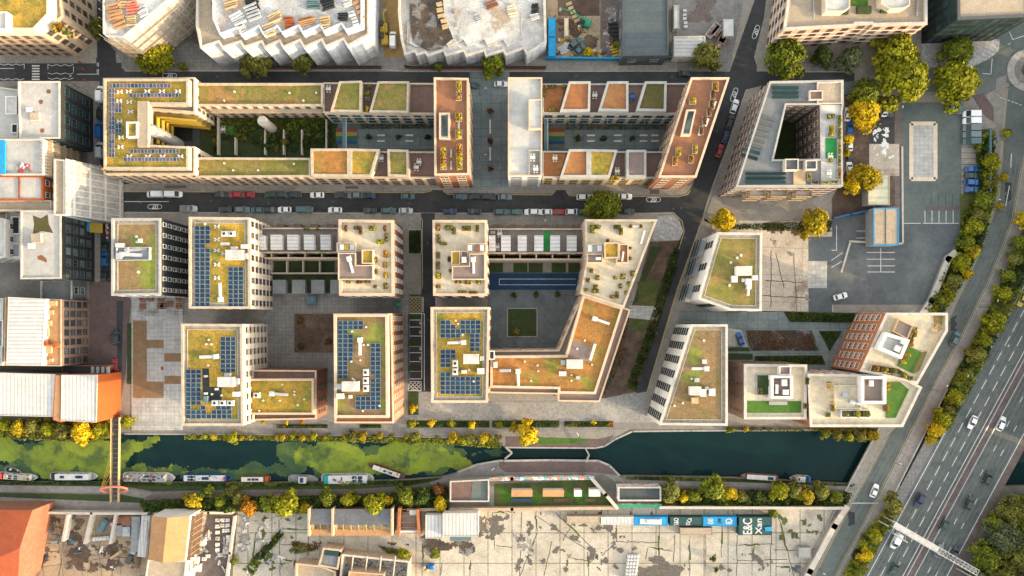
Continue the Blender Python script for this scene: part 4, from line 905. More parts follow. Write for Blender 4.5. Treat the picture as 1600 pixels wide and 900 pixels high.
r=wing('apartment_building','long low wing with a green sedum strip roof along the upper street',[(305,130),(504,130),(504,165),(470,165),(305,165)],12,'sedum_green',pw=.5)
for x,y in((366,143),(452,145),(494,145),(474,157),(350,157)): vent(r,x,y,11.4)
mb=MB(); mb.prism([P(x,y,9) for x,y in rect(330,165,504,177)],8.8,9,0); mb.build('balcony',[MATS['roof_tan']],r)
mb=MB(); q=P(409,188,9); mb.disc((q.x,q.y),1.5,8.6,0,18,0); mb.disc((q.x,q.y),1.3,8.7,1,18,8.5); mb.build('stair_tower',[MATS['w_stone'],MATS['roof_grey']],r)
r=wing('apartment_building','long low wing with a mossy sedum strip roof above the main street',[(305,246),(485,247),(485,276),(305,277)],12,'sedum_green',pw=.5)
for x,y in((350,255),(459,256),(403,266),(364,266)): vent(r,x,y,11.4)
r=wing('apartment_building','brown decked wing with two wedge shaped grass roofs by the upper street',[(505,129),(680,130),(680,178),(505,176)],11,'deck_brown',win=wspec(sp=3.4,w=2.4,h=1.9,fl=2.9,fr='w_teal',gl='glass_teal'))
block(r,'wedge_roof',[(530,127),(565,126),(564,175),(516,174)],10,13.5,'par_stone','sedum_green',pw=.6); block(r,'wedge_roof',[(590,127),(639,127),(638,176),(577,175)],10,13.5,'par_stone','sedum_green',pw=.6)
r=wing('apartment_building','wing with an orange and gold sedum wedge roof above the main street',[(485,236),(681,237),(681,278),(486,277)],11,'deck_brown',win=wspec(sp=3.6,w=2.3,h=2.0,fl=3.2,fr='w_brown'))
block(r,'wedge_roof',[(485,232),(546,232),(546,276),(486,275)],10,13.5,'par_stone','sedum_orange',pw=.7,label='orange sedum wedge roof'); block(r,'wedge_roof',[(546.2,232),(593,233),(580,276),(546.2,276)],10,13.5,'par_stone','sedum',pw=.7,label='gold sedum wedge roof'); block(r,'wedge_roof',[(605,233),(638,234),(639,277),(606,275)],10,13.5,'par_stone','sedum_green',pw=.7)
tower=dict(wall='w_brick',par='par_pink',win=wspec(sp=3.6,w=2.6,h=2.2,fl=3.3,fr='par_pink'),pw=.55)
r=wing('apartment_building','terracotta decked tower block at the left side of the tree planted plaza',[(678,121),(732,122),(733,273),(679,274)],19,'deck_terra',**tower); T1=r
block(r,'skylight_curb',[(686,176),(703,176),(703,218),(686,217)],18.3,19.6,'par_pink','w_white',pw=.5,ph=.5)
mb=MB(); mb.prism([P(x,y,19.4) for x,y in rect(690,181,699,212)],19.2,19.5,0); mb.build('skylight',[MATS['glass_pale']],r)
r=wing('apartment_building','flat pale roofed block at the right side of the tree planted plaza',[(794,121),(847,121),(847,275),(794,275)],16,'roof_pale',wall='w_white',par='par_pink',win=wspec(sp=4.2,w=3.2,h=1.6,fl=3.0,fr='w_grey'))
block(r,'plant_room',[(826,155),(847,155),(847,201),(826,201)],15.2,17.6,'par_pink','roof_pale'); block(r,'terrace',[(826,234),(845,234),(845,275),(826,275)],15.2,15.9,'roof_grey','pave_dark')
r=wing('apartment_building','brown terraced wing with three wedge roofs right of the pale block',[(848,131),(1078,130),(1064,178),(848,177)],11,'deck_brown',par='par_grey',win=wspec(sp=3.4,w=2.4,h=1.9,fl=2.9,fr='w_teal',gl='glass_teal'))
block(r,'wedge_roof',[(889,127),(923,127),(922,174),(875,174)],10,13.5,'par_grey','roof_rust',pw=.7); block(r,'wedge_roof',[(949,127),(982,127),(982,174),(935,173)],10,13.5,'par_grey','roof_rust',pw=.7); block(r,'wedge_roof',[(1008,127),(1042,127),(1041,174),(994,173)],10,13.5,'par_grey','sedum_dark',pw=.7,label='dark mossy wedge roof')
mb=MB(); mb.prism([P(x,y,10.5) for x,y in[(849,133),(884,133),(872,176),(849,176)]],10.3,10.5,0); mb.build('terrace',[MATS['roof_rust']],r)
r=wing('apartment_building','wing with a rust and gold wedge roof above the east end of the main street',[(848,236),(1046,237),(1030,278),(848,277)],11,'deck_brown',par='par_grey',win=wspec(sp=3.6,w=2.3,h=2.0,fl=3.2,fr='w_yellow'))
block(r,'wedge_roof',[(889,233),(920,233),(920,277),(875,277)],10,13.5,'par_grey','roof_rust',pw=.7,label='rust wedge roof'); block(r,'wedge_roof',[(920.2,233),(965,234),(953,277),(920.2,277)],10,13.5,'par_grey','sedum',pw=.7,label='gold wedge roof'); block(r,'wedge_roof',[(979,234),(1010,234),(1010,277),(979,277)],10,13.5,'par_grey','roof_brownflat',pw=.7,label='brown flat wedge roof')
mb=MB(); mb.prism([P(x,y,10.5) for x,y in[(849,238),(885,238),(874,276),(849,276)]],10.3,10.5,0); mb.build('terrace',[MATS['roof_rust']],r)
r=wing('apartment_building','slanted terracotta decked tower at the east end of the long block',[(1080,121),(1140,121),(1088,277),(1029,277)],18,'deck_terra',**tower); T2=r
block(r,'skylight_curb',[(1073,171),(1088,171),(1079,212),(1064,212)],17.3,18.6,'par_pink','w_white',pw=.45,ph=.5)
mb=MB(); mb.prism([P(x,y,18.4) for x,y in[(1076,175),(1085,175),(1077,207),(1068,207)]],18.2,18.5,0); mb.build('skylight',[MATS['glass_pale']],r)
# teal walkway frames over the play courts
for lab,xs,ye,x0,x1 in(('teal steel walkway frame over the left play court',(575,603,632,660),178,535,680),('teal steel walkway frame over the right play court',(888,920,948,978,1006,1036),180,850,1062)):
    e=empty('walkway',P((x0+x1)/2,185,0),lab,'walkway'); mb=MB()
    mb.prism([P(x,y,7) for x,y in rect(x0,ye,x1,ye+5)],6.7,7,0); mb.prism([P(x,y,7) for x,y in rect(x0,238,x1,243)],6.7,7,0); mb.prism([P(x,y,7) for x,y in rect(x0,ye,x0+6,243)],6.68,6.98,0); mb.build('deck',[MATS['w_teal']],e)
    for x in xs:
        mb=MB(); mb.bar(P(x,ye+5,7.1),P(x+2,ye+16,.2),.09,0,5); mb.build('strut',[MATS['w_white']],e)
    mb=MB(); mb.bar(P(x0,ye+5.5,8),P(x1,ye+5.5,8),.07,0,5); mb.bar(P(x0+6,ye+5.5,8),P(x0+6,238,8),.07,0,5); mb.build('handrail',[MATS['w_white']],e)
# ================================================================ slate roofed courtyard block, right
r=B('apartment_building','blue grey roofed courtyard block with a dark light well and a green terrace',[(1203,127),(1318,125),(1318,163),(1316,176),(1317,291),(1150,292)],17,'w_brown','roof_bluegrey','par_grey',pw=.5,ph=.5,win=wspec(sp=2.9,w=1.5,h=2.1,fl=3.1,fr='w_stone',gl='glass'),hole=[(1229,164),(1281,164),(1282,248),(1209,249)],band=('w_stone',.3,3.1),limit=100); E1=r
sl_mb=[]
for i in range(8):
    y=178+i*8.7; x=1187-i*3.9
    mb=MB(); q=ccw([P(a,b,17) for a,b in[(x,y),(x+25,y+7),(x+23.5,y+11.5),(x-1.5,y+4.5)]]); mb.prism(q,16.4,16.9,0); mb.build('roof_light',[MATS['glass_teal'] if i>5 else MATS['w_slate']],r)
for y in(134.5,142,149):
    mb=MB(); mb.prism([P(a,b,17) for a,b in rect(1208,y,1248,y+4.3)],16.4,16.95,0); mb.build('roof_light',[MATS['glass_teal']],r)
for y in(269,276,282):
    mb=MB(); mb.prism([P(a,b,17) for a,b in rect(1166,y,1228,y+4)],16.4,16.95,0); mb.build('roof_light',[MATS['glass_teal']],r)
block(r,'plant_room',[(1227,248),(1248,248),(1248,266),(1227,266)],16.3,18.6,'w_stone','w_slate'); block(r,'plant_room',[(1259,250),(1277,250),(1277,265),(1259,265)],16.3,18.6,'w_stone','w_slate')
mb=MB(); mb.prism([P(a,b,16.9) for a,b in rect(1240,264,1259,290)],16.4,16.9,0); mb.build('pergola',[MATS['wood_pale']],r)
mb=MB(); mb.prism([P(a,b,16.7) for a,b in rect(1283,164,1316,288)],16.4,16.7,0); mb.build('terrace',[MATS['roof_pale']],r)
mb=MB(); mb.prism([P(a,b,16.8) for a,b in rect(1290,216,1307,247)],16.7,16.8,0); mb.build('roof_lawn',[MATS['astro']],r)
block(r,'plant_room',[(1265,141),(1286,141),(1286,156),(1265,156)],16.3,17.6,'w_stone','w_brown')
block(r,'upper_terrace',[(1277,128),(1316,127),(1316,162),(1277,162)],16.2,17.1,'w_stone','roof_tan')
flat('courtyard',rect(1208,160,1290,262),.08,'lawn_dark')
# balconies on the sunny front
for i,(x,z) in enumerate([(1195,4),(1195,7.1),(1195,10.2),(1230,4),(1230,7.1),(1230,10.2),(1270,4),(1270,7.1),(1270,10.2)]):
    c=P(x,292,17); mb=MB(); mb.box((c.x,c.y-.9,z),(4.6,1.8,.16),0,0); mb.box((c.x,c.y-1.75,z+.16),(4.6,.06,1.0),0,1); [mb.box((c.x+s*2.27,c.y-.9,z+.16),(.06,1.7,1.0),0,1) for s in(-1,1)]; mb.build('balcony',[MATS['w_stone'],MATS['wood_pale']],r)
# ================================================================ left street
r=B('office_building','dark fronted office block with a plain grey roof beside the west street',[(28,127),(93,127),(93,216),(30,216)],16,'w_dark','roof_grey','par_white',pw=.35,ph=.5,win=wspec(sp=3.4,w=2.4,h=2.0,fl=3.2,fr='w_slate',gl='glass_teal'),limit=80)
unit(r,'roof_unit',44,171,7,7,1.2,15.5,'white'); unit(r,'roof_hatch',54,182,14,12,1.0,15.5,'w_cream',2,'roof_tan')
for x,y in((64,159),(76,143),(66,204)): mb=MB(); c=P(x,y,15.5); mb.disc((c.x,c.y),.7,15.52,0,7); mb.build('stain_patch',[MATS['rust']],r)
r=B('office_building','white block with boxed light wells at the left edge of the photo',[(-60,127),(28,140),(28,215),(-60,215)],13,'w_white','roof_pale','par_white',win=wspec(sp=3.4,w=2.0,h=1.7,fl=3.1),limit=20)
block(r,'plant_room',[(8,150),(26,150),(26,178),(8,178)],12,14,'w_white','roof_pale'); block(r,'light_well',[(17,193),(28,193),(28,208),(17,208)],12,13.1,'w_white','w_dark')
r=B('building_under_construction','cream roofed block with scaffold along its sunny side',[(0,217),(67,217),(67,273),(0,273)],17,'netting','roof_grey','par_white',ph=.6); L2=r
mb=MB()
for z in(3,6,9,12,15): mb.prism([P(67+1,y,0)*1.0 if False else Vector((P(67,y,17).x+o,P(67,y,17).y,z)) for o,y in((.05,217),(1.4,217),(1.4,273),(.05,273))],z,z+.15,0)
mb.build('scaffold_deck',[MATS['wood_pale']],r)
mb=MB(); q0=P(67,217,17); q1=P(67,273,17); n=11
for i in range(n+1):
    y=q0.y+(q1.y-q0.y)*i/n
    for o in(.1,1.4): mb.bar((q0.x+o,y,0),(q0.x+o,y,18.5),.05,0,4)
mb.build('scaffold_pole',[MATS['metal']],r,kind='stuff')
clu=MB()
for i in range(14):
    c=P(24+random.random()*20,255+random.random()*12,17); clu.box((c.x,c.y,16.4),(random.uniform(.3,1.2),random.uniform(.3,.9),random.uniform(.2,.6)),random.random()*3,random.randint(0,2),.05)
clu.build('site_clutter',[MATS['white'],MATS['red'],MATS['w_teal']],r)
mb=MB(); mb.prism([P(x,y,17) for x,y in rect(-20,219,8,272)],16.6,17.1,0); mb.build('tarpaulin',[MATS['blue_bright']],r)
r=B('building','low block with two grey roof bays and a bright orange end wall',[(-30,274),(66,275),(67,312),(-30,313)],16,'orange','roof_grey','orange',pw=.4,ph=.25,win=wspec(sp=3,w=1.6,h=1.7,fl=3,fr='w_white'),limit=20)
mb=MB(); mb.prism([P(x,y,16) for x,y in rect(28.5,276,31,311)],15.7,16.05,0); mb.build('roof_seam',[MATS['rust']],r)
r=B('building_under_construction','block hidden behind pale scaffold sheeting above the west street',[(84,248),(101,250),(101,336),(84,336)],17,'sheet','roof_tan','par_white',ph=.4)
mb=MB(); a=[P(101,y,17) for y in(248,336)]
for k in range(9):
    t=k/8; y=a[0].y+(a[1].y-a[0].y)*t; mb.bar((a[0].x+1.5,y,0),(a[0].x+1.5,y,16),.05,0,4)
mb.face([(a[0].x+.3,a[0].y,17.1),(a[1].x+.3,a[1].y,17.1),(a[1].x+7.5,a[1].y,.4),(a[0].x+7.5,a[0].y,.4)],1); mb.face([(a[0].x+.3,a[0].y,17.1),(a[0].x+7.5,a[0].y,.4),(a[0].x+.3,a[0].y,.4)],1); mb.face([(a[1].x+.3,a[1].y,17.1),(a[1].x+.3,a[1].y,.4),(a[1].x+7.5,a[1].y,.4)],1); mb.build('sheeting',[MATS['metal'],MATS['netting']],r)
r=B('building','cream roofed block with a mossy patch beside the blue hoarding',[(-30,313),(80,313),(80,329),(-30,329)],15,'w_cream','roof_tan','par_stone',win=wspec(sp=3,w=1.6,h=1.7,fl=3),limit=10)
r=B('office_building','grey flat roofed office with a ragged moss patch and dark glazed side',[(32,329),(95,329),(95,435),(32,436)],16,'w_dark','roof_grey','par_white',pw=.4,ph=.4,win=wspec(sp=3.1,w=2.2,h=2.0,fl=3.2,fr='w_slate',gl='glass_pale'),limit=80)
mb=MB(); pts=[P(x,y,16) for x,y in((50,336),(62,341),(73,335),(75,350),(82,364),(64,361),(50,365),(52,350))]; mb.face(atz(ccw(pts),15.63)); mb.build('moss_patch',[MATS['sedum_dark']],r)
mb=MB(); pts=[P(x,y,16) for x,y in((57,400),(64,398),(71,404),(72,410),(66,408),(58,405))]; mb.face(atz(ccw(pts),15.63)); mb.build('stain_patch',[MATS['rust']],r)
unit(r,'roof_unit',47,384,8,8,1.3,15.6,'white'); unit(r,'roof_hatch',56,372,15,14,1.2,15.6,'w_cream',3,'roof_tan')
r=B('office_building','white light well block left of the mossy grey office',[(-60,330),(8,342),(8,402),(-60,404)],14,'w_white','roof_pale','par_white',limit=10,win=wspec(sp=3,w=1.6,h=1.7,fl=3))
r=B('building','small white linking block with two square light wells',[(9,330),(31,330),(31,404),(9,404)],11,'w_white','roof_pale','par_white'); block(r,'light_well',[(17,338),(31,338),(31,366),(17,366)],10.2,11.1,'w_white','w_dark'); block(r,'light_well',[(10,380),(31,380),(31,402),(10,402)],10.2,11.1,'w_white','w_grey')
r=B('building','low grey annexe below the mossy roofed office',[(63,438),(112,437),(112,470),(63,470)],7,'w_slate','roof_bluegrey','par_grey',win=wspec(sp=3,w=2.2,h=1.9,fl=3.1,fr='w_grey',gl='glass_pale'),limit=20)
r=B('warehouse','white corrugated roofed hall with a golden timber terrace on its street side',[(8,465),(95,468),(95,572),(6,571)],13.5,'w_brown','tan_roof','par_stone',pw=.2,ph=.2,win=wspec(sp=2.6,w=1.8,h=1.9,fl=2.9,fr='w_dark',gl='glass_pale'),limit=80)
block(r,'main_roof',[(13,464),(71,467),(65,571),(10,570)],13.2,15.5,'w_white','corr_white_h',pw=.1,ph=.06)
for x,y,w,d in((82,474,12,8),(78,488,9,7),(75,505,9,8),(72,520,7,12),(76,545,8,14),(79,563,5,5)): unit(r,'terrace_table',x,y,w,d,.8,13.35,'wood_pale')
unit(r,'terrace_umbrella',71,537,6,6,2.0,13.35,'orange',20); unit(r,'terrace_umbrella',84,540,6,6,2.0,13.35,'orange',40)
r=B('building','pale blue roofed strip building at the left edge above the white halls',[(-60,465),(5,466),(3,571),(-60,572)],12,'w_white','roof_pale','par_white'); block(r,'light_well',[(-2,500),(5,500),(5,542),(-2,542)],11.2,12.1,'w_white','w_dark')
oh=dict(win=None)
r=B('warehouse','white corrugated roofed hall with an orange gable strip above the canal',[(-60,581),(86,585),(82,651),(-60,648)],12,'w_grey','corr_white','par_white',pw=.15,ph=.15); block(r,'gable_strip',[(86.3,586),(95,586),(94,660),(82.5,656)],0,12.3,'orange','tan_roof',pw=.15,ph=.05)
r=B('warehouse','white corrugated roofed hall with a blazing orange street wall beside the footbridge',[(96,586),(152,586),(150,660),(95,657)],12.5,'orange','corr_white','par_white',pw=.15,ph=.15,win=None)
r=B('shed','dark louvred lean-to behind the orange walled hall',[(97,571),(166,571),(160,585),(97,585)],6,'rust','w_dark','rust',pw=.2,ph=.2)
for i in range(4):
    mb=MB(); c=P(145+i*8,578,6); mb.box((c.x,c.y,5.8),(.9,2.0,.5),0,0,.06); mb.build('roof_vent',[MATS['w_grey']],r)
# hoardings
for x0,x1,mt,lab in((112,140,'blue_bright','blue hoarding panel below the sheeted scaffold'),(140,160,'yellow','yellow hoarding panel at the kerb below the sheeted scaffold')):
    e=empty('hoarding',P((x0+x1)/2,352,0),lab,'hoarding'); mb=MB(); mb.prism([P(x,y,4) for x,y in((x0,342 if mt!='yellow' else 348),(x1,345 if mt!='yellow' else 349),(x1,361 if mt!='yellow' else 364),(x0,359 if mt!='yellow' else 363))],3.8,4.1,0); mb.build('roof_panel',[MATS[mt]],e)
    mb=MB(); [mb.bar(P(x,y,0.1),P(x,y,4),.08,0,5) for x in(x0+1,x1-1) for y in(350,358)]; mb.build('post',[MATS['metal']],e)
# ================================================================ middle row
def green_roof(name,lab,poly,h,wall,roof='sedum',par='par_stone',win=None,**k): return B(name,lab,poly,h,wall,roof,par,pw=.62,ph=.55,win=win,line=(.85,'par_white'),**k)
r=green_roof('apartment_building','slim block with mossy roof and a silver plant enclosure beside the west street',[(174,341),(251,341),(251,461),(174,462)],18.5,'w_dark','sedum_brown','par_grey',win=wspec(sp=3.0,w=1.2,h=1.8,fl=2.9,fr='w_white',gl='glass_pale'),limit=95)
block(r,'plant_enclosure',[(181,386),(233,386),(233,406),(181,407)],17.9,19.3,'metal','w_grey',pw=.15,ph=1.1)
duct(r,198,391,230,388,18,.9,'metal'); duct(r,190,397,222,399,18,1.1,'white'); unit(r,'air_handler',186,383,12,6,1.5,18,'white'); unit(r,'roof_hatch',218,376,5,6,.9,18,'white'); unit(r,'air_handler',185,400,8,10,1.6,18,'metal')
for x,y in((213,370),(216,425),(214,378)): vent(r,x,y,17.9,.4)
GW=lambda **k: wspec(**dict(dict(sp=2.9,w=1.7,h=1.9,fl=2.95,fr='w_brown',gl='glass'),**k))
def cream_bands(): return ('w_white',.35,2.95)
r=green_roof('apartment_building','golden sedum roofed block with two solar fields at the left of the middle row',[(295,339),(390,340),(391,482),(295,482)],18.5,'w_cream',win=GW(),limit=95,band=cream_bands())
panels(r,305,353,3,4,8,7,18); panels(r,305,381,2,1,8,7,18); panels(r,305,388,3,13,8,7,18); panels(r,357,417,3,9,8,7,18)
fan_unit(r,350,365,18,.9); fan_unit(r,361,365,18,.9); unit(r,'air_handler',351,381,13,4,1,18); unit(r,'stair_head',365,398,26,15,2.4,18,'w_cream',0,'roof_pale'); unit(r,'roof_hatch',365,388,9,5,1.2,18); unit(r,'air_handler',381,385,10,6,1.6,18); unit(r,'air_handler',382,400,8,9,1.4,18,'metal'); duct(r,344,468,343,442,18,.8)
for x,y in((338,354),(338,374),(338,391),(338,413),(338,434),(350,396)): quadvent(r,x,y,18)
vent(r,320,350,18,.35)
# podium with terrace stores
def podium(lab,x0,x1,y0,ym,y1,boxes,wall='w_cream',bm='corr_white_h'):
    r=B('terrace_block',lab,rect(x0,y0,x1,ym),9.5,wall,'deck_grey','par_stone',pw=.35,ph=.9,win=wspec(sp=3.4,w=2,h=2,fl=3,fr='w_brown'),limit=40,cat='terrace block')
    for bx in boxes:
        mb=MB(); b_=rect(*bx); p=ccw([P(x,y,11) for x,y in b_]); mb.ring(atz(p,8.6),atz(p,11),0); mb.face([Vector((p[0].x,p[0].y,11)),Vector((p[1].x,p[1].y,11)),Vector((p[2].x,p[2].y,11.35)),Vector((p[3].x,p[3].y,11.35))],1); mb.ring(atz(p,11),[Vector((q.x,q.y,11+(.35 if i>1 else 0))) for i,q in enumerate(p)],0); mb.build('terrace_store',[MATS['w_white'],MATS[bm]],r)
    n=len(boxes)
    mb=MB(); a=P(x0,y1,7.5); b=P(x1,ym+4,7.5); mb.prism([P(x,y,7.5) for x,y in rect(x0,y1-2,x1,y1)],0,7.5,0); mb.build('rear_wall',[MATS['w_cream']],r)
    for i in range(n+1):
        x=x0+(x1-x0)*i/n; mb=MB(); mb.prism([P(xx,y,7.2) for xx,y in rect(x-1,ym+.8,x+1,y1-2.2)],0,7.2,0); mb.build('rear_fin',[MATS['w_cream']],r)
    for i in range(n):
        x=x0+(x1-x0)*(i+.3)/n; mb=MB(); mb.prism([P(xx,y,3) for xx,y in rect(x,y0-6,x+12,y0-.8)],.12,3,0); mb.build('entrance_porch',[MATS['w_brown']],r)
    return r
podium('brown decked terrace block with white stores between the two left blocks',398,529,356,395,404,[(402,368,414,390),(423,367,440,390),(449,367,466,390),(475,367,491,390),(501,367,517,390)])
for i,x in enumerate((427,457,487,517)):
    e=empty('garden_store',P(x+10,450,0),'grey roofed garden store on the shaded lawn, '+ORD[i]+' from the left','store',group='grey garden stores'); mb=MB(); p=ccw([P(a,b,2.5) for a,b in rect(x,438,x+19,458)]); mb.prism(p,0,2.4,0); mb.build('wall',[MATS['w_grey']],e); mb=MB(); mb.prism(inset(p,-.15),2.41,2.6,0); mb.build('roof',[MATS['corr_grey']],e)
r=B('apartment_building','cream terrace roofed brick block left of the service street',[(529,343),(615,344),(616,462),(530,462)],17,'w_brick','roof_cream','par_pink',pw=.8,ph=.7,win=GW(sp=3.0,w=1.4,fr='w_white',gl='glass_pale'),limit=95); C1=r
block(r,'penthouse',[(528,395),(556,395),(556,414),(583,414),(583,437),(528,437)],16.2,18.8,'par_pink','roof_brownflat'); block(r,'penthouse_store',[(526,379),(556,379),(556,394),(526,394)],16.2,18.2,'par_pink','roof_pale'); block(r,'stair_head',[(565,390),(583,390),(583,412),(565,412)],16.2,18.9,'par_pink','sedum'); block(r,'penthouse_store',[(557,393),(564,393),(564,413),(557,413)],16.2,18.0,'w_brown','roof_bluegrey')
duct(r,545,404,551,426,18.2,.7); unit(r,'roof_hatch',534,386,6,8,.8,17.7,'white'); unit(r,'roof_hatch',550,386,6,8,.8,17.7,'metal'); unit(r,'roof_hatch',541,386,6,8,.8,17.7,'sedum')
r=B('apartment_building','cream terrace roofed block right of the service street',[(676,344),(761,344),(761,462),(677,462)],17,'w_brick','roof_cream','par_pink',pw=.7,ph=.7,win=GW(sp=3.0,w=1.4,fr='w_white',gl='glass_pale'),limit=90); C2=r
block(r,'penthouse',[(706,415),(733,415),(733,396),(758,396),(758,437),(706,437)],16.2,18.8,'par_pink','roof_brownflat'); block(r,'stair_head',[(705,392),(719,392),(719,414),(705,414)],16.2,18.4,'par_pink','sedum'); block(r,'penthouse_store',[(720,392),(732,392),(732,414),(720,414)],16.2,18,'par_pink','roof_brownflat'); block(r,'penthouse_store',[(729,380),(760,380),(760,395),(729,395)],16.2,18.2,'par_pink','roof_pale')
duct(r,739,405,740,427,18.2,.7); unit(r,'air_handler',725,406,7,9,1.2,17.7,'white'); unit(r,'roof_hatch',734,387,6,9,.8,17.7); unit(r,'roof_hatch',753,387,6,9,.8,17.7); unit(r,'roof_hatch',745,388,6,8,.8,17.7,'rust')
r=podium('brown decked terrace block with white stores between the two cream roofed blocks',762,914,357,396,406,[(764,368,774,392),(783,368,798,392),(809,368,823,392),(835,368,849,392),(860,368,875,392),(886,368,901,392)])
mb=MB(); mb.prism([P(x,y,8.7) for x,y in rect(850,361,860,392)],8.62,8.72,0); mb.build('terrace_lawn',[MATS['astro']],r)
r=B('apartment_building','slanted cream roofed block with planters in front of the pocket park',[(914,343),(1027,343),(975,481),(907,459),(916,411)],17,'w_buff','roof_cream','par_stone',pw=.6,ph=.7,win=GW(sp=3.0,w=1.5,fr='w_stone'),limit=95); C3=r
block(r,'penthouse_store',[(917,381),(944,381),(944,395),(917,395)],16.2,17.8,'par_pink','roof_pale'); block(r,'penthouse',[(917,396),(942,396),(942,411),(917,411)],16.2,18.2,'par_pink','roof_brownflat'); block(r,'stair_head',[(944.5,379),(967,379),(967,403),(944.5,403)],16.2,19,'par_pink','sedum'); block(r,'penthouse',[(967.3,381),(982,381),(982,411),(963,411),(963,404),(967.3,404)],16.2,18.2,'par_pink','deck_terra')
unit(r,'roof_hatch',922,388,6,10,.8,17.4); unit(r,'roof_hatch',937,388,7,9,.8,17.4); unit(r,'air_handler',935,404,8,4,1,17.8); duct(r,972,408,974,393,17.8,.5,'white',False)
# lower sedum L block with setback terrace
r=B('apartment_building','orange sedum L shaped block stepping down to the promenade',[(909,462),(985,484),(937,628),(872,627),(872,616),(764,614),(764,548),(873,547)],13,'w_cream','roof_brownflat','par_pink',pw=.4,ph=.6,win=GW(sp=3.2,w=1.8,fr='w_buff'),limit=95); D1=r
block(r,'top_storey',[(911,461),(974,481),(931,616),(872,615),(872,608),(766,606),(766,556),(884,555)],12.3,15.8,'par_pink','sedum_orange',pw=.7,ph=.5)
Z=15.3
duct(r,929,498,952,506,Z,.8); duct(r,930,537,922,563,Z,.8,'white',False); unit(r,'stair_head',898,569,25,14,2.4,Z,'w_cream',0,'roof_pale'); unit(r,'roof_hatch',880,567,7,7,1.2,Z,'metal'); unit(r,'air_handler',879,584,11,7,1.4,Z); duct(r,809,580,810,603,Z,.8); unit(r,'air_handler',903,590,6,5,1,Z,'metal')
for x,y in((840,571),(893,586),(893,595),(914,532),(841,580),(902,545),(820,565),(830,595),(867,606),(925,570)): vent(r,x,y,Z,.3)
mb=MB(); q=ccw([P(x,y,15.8) for x,y in((896,531),(925,542),(919,566),(886,560))]); mb.face(atz(q,15.34)); mb.build('ballast_patch',[MATS['roof_brownflat']],r)
# ================================================================ lower row
r=green_roof('apartment_building','gold sedum roofed block with two solar fields beside the brown plaza strips',[(283,506),(378,507),(380,665),(284,665)],20,'w_cream',win=GW(),limit=95,band=cream_bands())
panels(r,345,526,3,8,8,7,19.5); panels(r,291,577,3,8,8,7,19.5); panels(r,291,633,1,1,8,7,19.5); panels(r,314,633,1,1,8,7,19.5); panels(r,291,640,4,1,8,7,19.5); panels(r,291,647,9,1,8,7,19.5); panels(r,331,640,4,1,8,7,19.5); panels(r,338,633,3,1,8,7,19.5)
duct(r,337,557,311,558,19.5,.9); unit(r,'stair_head',352,597,25,15,2.4,19.5,'w_cream',0,'roof_pale'); unit(r,'roof_hatch',355,586,9,5,1.2,19.5,'metal'); unit(r,'air_handler',368,596,9,9,1.5,19.5,'metal'); unit(r,'air_handler',368,616,10,7,1.5,19.5); [fan_unit(r,x,630,19.5,.9) for x in(335,347,359)]
mb=MB(); mb.face(atz(ccw([P(x,y,20) for x,y in((315,576),(325,576),(326,605),(345,605),(345,626),(316,628))]),19.5)); mb.build('ballast_patch',[MATS['w_dark']],r); unit(r,'air_handler',321,624,6,10,1.2,19.5,'w_teal'); [unit(r,'roof_hatch',x,y,5,3,.7,19.5) for x,y in((321,588),(321,615),(338,608))]
for x,y in((326,531),(322,538),(330,538),(331,616),(346,618),(325,571)): vent(r,x,y,19.5)
r=B('apartment_building','low gold sedum roofed block with brick flanks between two taller blocks',[(380,578),(494,579),(494,655),(382,657)],12,'w_brick','deck_brown','par_pink',pw=.4,ph=.6,win=GW(sp=3,w=1.3,fr='w_brown'),limit=60)
block(r,'top_storey',[(381,592),(490,592),(490,648),(382,648)],11.3,14,'par_pink','sedum',pw=.6,ph=.5); duct(r,424,615,450,617,13.5,.8); fan_unit(r,400,618,13.5,.9)
for x,y in((460,612),(460,617),(465,633),(437,626),(411,626),(405,642),(475,624),(441,601)): vent(r,x,y,13.5)
r=B('apartment_building','mossy roofed block with long solar rows and a copper red side wall',[(521,490),(612,490),(615,661),(523,661)],19,'w_brick','deck_terra','par_pink',pw=.4,ph=.6,win=GW(sp=2.7,w=1.5,fr='par_pink',gl='glass_pale'),limit=95)
block(r,'top_storey',[(521.5,491),(606,491),(607,653),(522,653)],18.3,21,'par_pink','sedum_brown',pw=.75,ph=.6); Z=20.45
panels(r,528,501,5,2,8,7,Z); panels(r,528,515,2,1,8,7,Z); panels(r,528,522,3,6,8,7,Z); panels(r,528,564,2,4,8,7,Z); panels(r,579,536,2,7,8,7,Z); panels(r,587,584,1,1,8,7,Z); panels(r,579,591,2,4,8,7,Z); panels(r,556,619,5,3,7.8,7,Z)
duct(r,562,531,562,555,Z,.8); [fan_unit(r,571,y,Z,.9,90) for y in(582,595,607)]; unit(r,'stair_head',547,604,26,15,2.4,Z,'w_cream',0,'roof_pale'); unit(r,'air_handler',529,604,9,8,1.5,Z,'metal'); unit(r,'air_handler',531,619,11,8,1.5,Z); unit(r,'roof_hatch',547,620,5,5,1,Z)
for x,y in((551,592),(554,594),(575,539),(568,539),(550,518),(563,563),(549,565),(572,511),(567,642),(593,634)): vent(r,x,y,Z)
r=green_roof('apartment_building','tall sedum roofed block covered in solar panels above the promenade',[(673,480),(765,480),(762,629),(674,629)],18.5,'w_cream',par='par_pink',win=GW(),limit=60)
Z=18
panels(r,688,500,2,1,8,7,Z); panels(r,688,507,3,1,8,7,Z); panels(r,719,500,4,2,8,7,Z); panels(r,688,514,8,1,7.9,7,Z); panels(r,688,521,4,1,8,7,Z); panels(r,734,521,2,4,8,7,Z); panels(r,688,546,3,2,8,7,Z); panels(r,688,560,2,2,8,7,Z); panels(r,688,581,2,1,8,7,Z); panels(r,688,588,8,4,7.8,7,Z)
